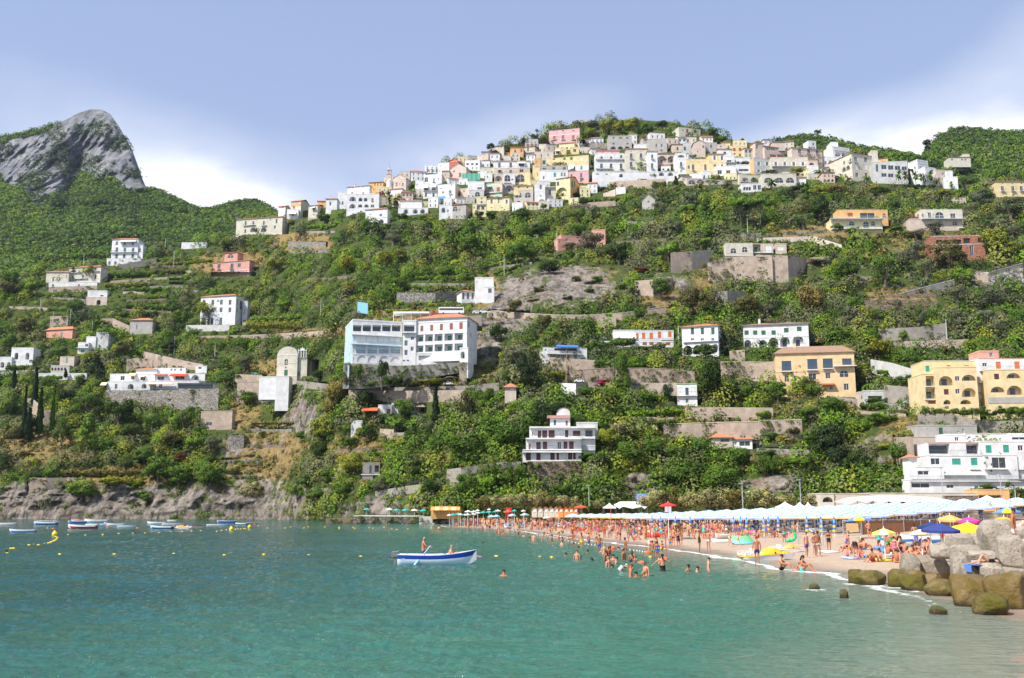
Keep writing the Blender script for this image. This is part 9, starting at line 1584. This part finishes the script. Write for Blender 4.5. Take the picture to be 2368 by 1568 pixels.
  q=MB();q.tube((.5,-.80,.62),(.5,-.66,.62),.07,.07,plain('tyre',(.02,.02,.02),.8),10);q.build('axle_hub',t);return t
 p=on_sand(*V('D3',1530,812));pedal('yellow and white pedal boat pulled up at the waterline',p+Vector((0,.4,0)),R(14),(.85,.50,.02),.82);p=on_sand(*V('D3',1790,730));pedal('second pedal boat, white with orange, behind the yellow one',p+Vector((0,1,0)),R(10),(.78,.42,.10),.62)
 p=P(*V('D5',1630,188),on_sea(*V('D5',1630,190)).y);p.z=0;pedal('orange pedal boat among the moored boats',p,R(180),(.85,.38,.02),.62)
 q=MB();gm=plain('float_green',(.03,.60,.22),.4);path=[(-.5,0,.1),(-.2,.1,.14),(.15,.1,.2),(.3,0,.4),(.28,-.05,.62),(.18,-.1,.74)]
 for i in range(5):q.tube(path[i],path[i+1],.16-.01*i,.15-.012*i,gm,8)
 q.ell((.15,-.1,.76),(.13,.09,.08),gm,8,6);o=q.build('inflatable_toy',None,True);o.location=on_sand(*V('D3',1830,660))+Vector((0,.5,.35));tag(o,'bright green inflatable animal with a long neck on the second pedal boat','inflatable')
 for c_,x,y,w,col,lab,d in[('D3',1265,638,240,(.20,.70,.25),'bright green air mattress propped on the sand',.4),('D3',1280,645,220,(.20,.62,.70),'light blue air mattress in front of the green one',.15),('D3',1375,535,125,(.75,.12,.45),'pink sun lounger pad on the sand',.3),('D3',650,585,120,(.45,.70,.45),'pale green towel left of the group',.03),('D4',240,735,170,(.78,.78,.80),'white towel on the sand at the left',.03),('D4',640,790,150,(.08,.40,.75),'blue towel by the stooping woman',.05),('D4',830,826,180,(.80,.60,.05),'yellow towel under the seated woman',.04),('D4',850,735,130,(.08,.25,.55),'blue patterned bag-like cushion among towels',.22),('D4',480,804,130,(.35,.45,.75),'lilac towel under the stooping woman',.03),('D4',1220,765,40,(.03,.25,.60),'small blue ball among the resting group',.2)]:
  p=on_sand(*V(c_,x,y));wm_=w*CROPS[c_][2]*p.y/F;q=MB();n=5;mt=plain('mat_'+lab[:9],col,.7)
  for i in range(n):q.tube((-wm_/2,.3*i,.06+d*.3+(i*d*.25)),(wm_/2,.3*i,.06+d*.3+(i*d*.25)),.05+d*.25,.05+d*.25,mt,6)
  o=q.build('air_mattress' if d>.1 else 'towel',None,True);o.location=p;o.rotation_euler[2]=.1;tag(o,lab,'beach toy' if d>.1 else 'towel')
 def small_boat(c_,x0,x1,y,hull,lab,**kw):
  p=on_sand(*V(c_,(x0+x1)/2,y));L=(x1-x0)*CROPS[c_][2]*p.y/F;boat(lab,p+Vector((0,0,.15)),L,R(kw.pop('rz',170)),hull,kw.pop('st',None),H=kw.pop('H',.3),bow=.2,B=kw.pop('B',1.0),name='beached_boat',**kw)
 small_boat('D3',165,420,568,(.62,.03,.03),'red rescue catamaran on the sand, right one of the two',inside=(.6,.05,.05));small_boat('D2',1480,1740,498,(.62,.03,.03),'red rescue catamaran on the sand, left one of the two',inside=(.6,.05,.05));small_boat('D3',905,1100,630,(.72,.74,.74),'white kayak on the sand',B=.6,H=.15);small_boat('D3',955,1130,585,(.42,.38,.32),'grey-brown dinghy on the sand behind the kayak');small_boat('D4',760,1110,672,(.72,.72,.72),'long blue and white boat hull resting in front of the reed fence, left end',st=(.05,.2,.5),H=.5,B=1.4);small_boat('D4',1010,1420,655,(.06,.22,.55),'blue and white boat at the reed fence behind the white parasol',st=(.7,.72,.74),H=.6,B=1.6)
 for i,(x0,x1,y)in enumerate([(740,830,472),(885,975,470),(1310,1400,462),(430,520,400),(520,630,405)]):small_boat('D2',x0,x1,y,(.72,.74,.78),['white pedal craft at the far waterline, first','white pedal craft at the far waterline, second','white and blue pedal craft, third at the far waterline','overturned white boat at the end of the dark rock, left','overturned white boat at the end of the dark rock, right'][i],st=(.05,.2,.5)if i<3 else None,B=1.5,H=.5)
 for i,(c_,x,y,col)in enumerate([('D2',790,440,(.6,.03,.03)),('D3',440,460,(.5,.5,.52))]):
  p=on_sand(*V(c_,x,y));h=2.6;t=thing('lifeguard_stand',['red lifeguard ladder stand at the far end of the beach','grey lifeguard tower under the large red parasol'][i],'lifeguard stand',p);mt=plain('stand%d'%i,col,.5);q=MB()
  for sx in(-.7,.7):
   for sy in(-.6,.6):q.tube((sx,sy,0),(sx*.75,sy*.75,h),.06,.05,mt,5)
  for k_ in range(5):q.tube((-.7+.03*k_,-.6+.03*k_,.4+.45*k_),(.7-.03*k_,-.6+.03*k_,.4+.45*k_),.04,.04,mt,5)
  q.build('frame',t);q=MB();q.box((0,0,h),(1.3,1.1,.08),mt);q.box((0,.5,h+.45),(1.1,.06,.9),mt);q.build('seat',t)
 for i,(c_,x,yt,yb)in enumerate([('D3',405,560,760),('D2',1527,400,590),('D2',1930,200,530)]):
  p=on_sea(*V(c_,x,yb))if i<2 else on_sand(*V(c_,x,yb));h=P(*V(c_,x,yt),p.y).z-p.z;q=MB();q.tube((0,0,-1),(0,0,h),.05,.04,plain('pole_red',(.6,.10,.06),.5),6);o=q.build('marker_pole');o.location=p;tag(o,['red marker pole standing in the shallows among children','thin dark red pole at the far waterline','tall thin red pole with a pennant on the sand'][i],'marker pole')
 ym=plain('buoy_yellow',(.82,.58,.01),.35);om=plain('buoy_orange',(.80,.14,.03),.4)
 def buoy(c_,x,y,r,kind,lab=None,pend=None):
  X,yy=V(c_,x,y);p=on_sea(X,yy);q=MB();nm='float_buoy'
  if kind=='cone':q.lathe([(.05,-.3),(r,-.2),(r,.35),(r*.3,r*1.9),(.03,r*2.3)],ym,14);nm='cone_buoy'
  elif kind=='w':q.ell((0,0,.03),(.065,.065,.05),WHITEP,8,6);nm='rope_float'
  else:q.ell((0,0,.05),(r*1.35,r,r*.8),om if kind=='o' else ym,10,8)
  o=q.build(nm,None,True);o.location=p;tag(o,lab,'buoy',{'cone':'yellow cone buoys','w':'white floats on the bathing rope','o':'orange buoys','y':'yellow buoys of the swimming line'}[kind])
  if kind=='cone':o.rotation_euler=(R(8),R(random.uniform(-14,14)),0)
  if not lab:PENDING.append((o,X,yy,{'w':'white rope float','o':'orange buoy','y':'yellow buoy'}[kind],{'w':'white rope floats','o':'orange buoys','y':'yellow buoys'}[kind],pend))
 buoy('D5',487,252,.34,'cone','large yellow cone buoy at the bend of the float line');buoy('D5',2055,206,.34,'cone','tilted yellow cone buoy near the orange-vested swimmer');buoy('D5',2215,186,.3,'cone','small yellow cone buoy at the right end of the moored boats')
 for x,y in[(495,262),(510,270),(502,285),(488,296),(473,303),(453,310),(431,319),(391,325),(342,336),(300,333),(258,337),(119,364),(96,366),(62,408)]:buoy('D5',x,y,.12,'y',pend='on the curved line at the left')
 for x,y in[(605,247),(758,250),(912,243),(1055,235),(1180,233),(1288,231),(1412,228),(1521,222),(1618,217),(1702,214),(1783,210),(1925,216),(1968,208),(2010,203),(2090,198),(2112,196),(2137,194),(2165,193),(2180,191),(2292,170),(421,186),(525,130)]:buoy('D5',x,y,.11,'y',pend='on the far straight line')
 for x,y in[(245,1418),(400,1418),(450,1408),(568,1415),(607,1408),(753,1407),(880,1412),(882,1422),(1003,1412),(1020,1420),(1147,1415),(1180,1421),(1280,1412),(1350,1423),(1490,1426),(1700,1418)]:buoy('C2',x,y,.11,'y',pend='off the quay')
 for c_,L_ in(('D5',[(531,415),(1016,415),(1544,411),(1992,423),(2344,417)]),('V',[(714,1282),(834,1285),(1147,1284)]),('D2',[(1135,783),(1270,787),(2365,783),(660,779)])):
  for x,y in L_:buoy(c_,x,y,.10,'y',pend='on the near line across the bay')
 for x,y in[(470,193),(957,172),(1220,187),(1438,160),(2260,155)]:buoy('D5',x,y,.17,'o',pend='among the moored boats')
 for c_,x,y,l_ in[('D2',2268,850,'orange ball floating among the bathers'),('D2',1945,690,'orange ball held up in the shallows'),('D3',390,805,'orange buoy at the foot of the red marker pole'),('D3',205,738,'small orange ball at the water edge')]:buoy(c_,x,y,.2,'o',l_)
 A_=[V('D2',*p)for p in((1080,540),(1240,556),(1350,580),(1560,635),(1760,655),(1960,685),(2200,710),(2365,735))]
 for i in range(40):u=i/39*7;j=min(6,int(u));f=u-j;X=A_[j][0]*(1-f)+A_[j+1][0]*f;yy=A_[j][1]*(1-f)+A_[j+1][1]*f;buoy('V',X,yy,.1,'w',pend='along the bathing rope')
 flush()
sea_things();striped_field();loose();tents_and_huts();fence();people()
for b_,ps in POSES.values():
 for p_ in ps:bpy.data.objects.remove(p_)
 bpy.data.objects.remove(b_)
 # ---------------------------------------------------------------- light, sky, camera
def world():
 w=bpy.data.worlds.new('World');scene.world=w;w.use_nodes=True;nt=w.node_tree;bg=nt.nodes['Background']
 sky=nt.nodes.new('ShaderNodeTexSky');sky.sky_type='NISHITA';sky.sun_disc=False;sky.sun_elevation=SUN_EL;sky.sun_rotation=SUN_ROT;sky.altitude=10;sky.air_density=1.0;sky.dust_density=.6;sky.ozone_density=1.5
 tc=nt.nodes.new('ShaderNodeTexCoord').outputs['Generated'];sep=nt.nodes.new('ShaderNodeSeparateXYZ');nt.links.new(tc,sep.inputs[0])
 def M(op,a,b=None,c=None):
  n=nt.nodes.new('ShaderNodeMath');n.operation=op
  for i,v in enumerate((a,b,c)):
   if v is None:continue
   if isinstance(v,(int,float)):n.inputs[i].default_value=v
   else:nt.links.new(v,n.inputs[i])
  return n.outputs[0]
 az=M('ARCTAN2',sep.outputs[0],sep.outputs[1]);el=M('ARCSINE',sep.outputs[2])
 cmb=nt.nodes.new('ShaderNodeCombineXYZ');nt.links.new(az,cmb.inputs[0]);nt.links.new(M('MULTIPLY',el,2.2),cmb.inputs[1])
 n1=noise(nt,3.2,7,.58,cmb.outputs[0]);n2=noise(nt,9,6,.6,cmb.outputs[0])
 def lobe(a0,e0,ra,re,s,sl=0.0):
  dx=M('DIVIDE',M('SUBTRACT',az,a0),ra);dy=M('DIVIDE',M('SUBTRACT',M('SUBTRACT',el,e0),M('MULTIPLY',M('SUBTRACT',az,a0),sl)),re)
  return M('MULTIPLY',M('EXPONENT',M('MULTIPLY',M('ADD',M('MULTIPLY',dx,dx),M('MULTIPLY',dy,dy)),-1.0)),s)
 L=[lobe(-.27,.235,.15,.075,1.8,-.24),lobe(-.5,.36,.14,.06,.12),lobe(.45,.31,.13,.038,1.05,-.05),lobe(.27,.345,.12,.025,.5,.2),lobe(.50,.38,.09,.05,.42,.4),lobe(-.03,.355,.14,.04,.38,.3),lobe(.1,.30,.5,.07,.22),lobe(-2.2,.4,.9,.25,.8),lobe(2.2,.5,.9,.25,.8)]
 s=L[0]
 for l in L[1:]:s=M('ADD',s,l)
 f=M('MULTIPLY',s,M('ADD',M('MULTIPLY_ADD',n1,1.7,-.35),M('MULTIPLY',n2,.45)))
 f=ramp(nt,f,[(.08,0.0),(.42,.38),(.72,1.0)])
 tint=mixc(nt,1.0,sky.outputs[0],SKYTINT,'MULTIPLY')
 grad=ramp(nt,M('MULTIPLY',el,2.0),[(.2,1.0),(.95,.7)])
 base=mixc(nt,M('MULTIPLY',grad,.85),tint,(2.25,2.8,4.0))
 c=mixc(nt,f,base,(5.9,6.0,6.3))
 nt.links.new(c,bg.inputs['Color']);bg.inputs['Strength'].default_value=.14
 s_=bpy.data.lights.new('sun','SUN');s_.energy=5.0;s_.angle=R(.53);s_.color=(1.0,.95,.87);so=bpy.data.objects.new('sun',s_);COL.objects.link(so)
 dv=Vector((math.sin(SUN_AZ)*math.cos(SUN_EL),math.cos(SUN_AZ)*math.cos(SUN_EL),math.sin(SUN_EL)));so.rotation_euler=dv.to_track_quat('Z','Y').to_euler();so.location=(0,0,400)
 cam=bpy.data.cameras.new('camera');cam.sensor_width=36;cam.lens=36*F/2368;cam.clip_end=6000;cam.clip_start=.5;co=bpy.data.objects.new('camera',cam);COL.objects.link(co)
 co.location=(0,0,CAMZ);co.rotation_euler=(math.pi/2+TH,0,0);scene.camera=co
 scene.view_settings.view_transform='Standard';scene.view_settings.look='None';scene.view_settings.exposure=EXPO;scene.view_settings.gamma=1;scene.view_settings.use_curve_mapping=False
SUN_EL=R(50);SUN_AZ=R(-128)
SUN_ROT=SUN_AZ;SKYTINT=(.95,.85,.95);EXPO=0.55
world()
def haze():
 q=MB();m_=bpy.data.materials.new('haze');m_.use_nodes=True;nt=m_.node_tree;nt.nodes.remove(nt.nodes['Principled BSDF']);v=nt.nodes.new('ShaderNodeVolumePrincipled');v.inputs['Color'].default_value=(.72,.82,1,1);v.inputs['Density'].default_value=HAZE;v.inputs['Anisotropy'].default_value=.3
 nt.links.new(v.outputs[0],nt.nodes['Material Output'].inputs['Volume']);q.boxf((-2200,-60,-4.2),(4600,0,0),(0,2400,0),(0,0,760),m_);o=q.build('haze');tag(o,'thin summer haze over the bay','haze',kind='stuff')
HAZE=.00004
haze()
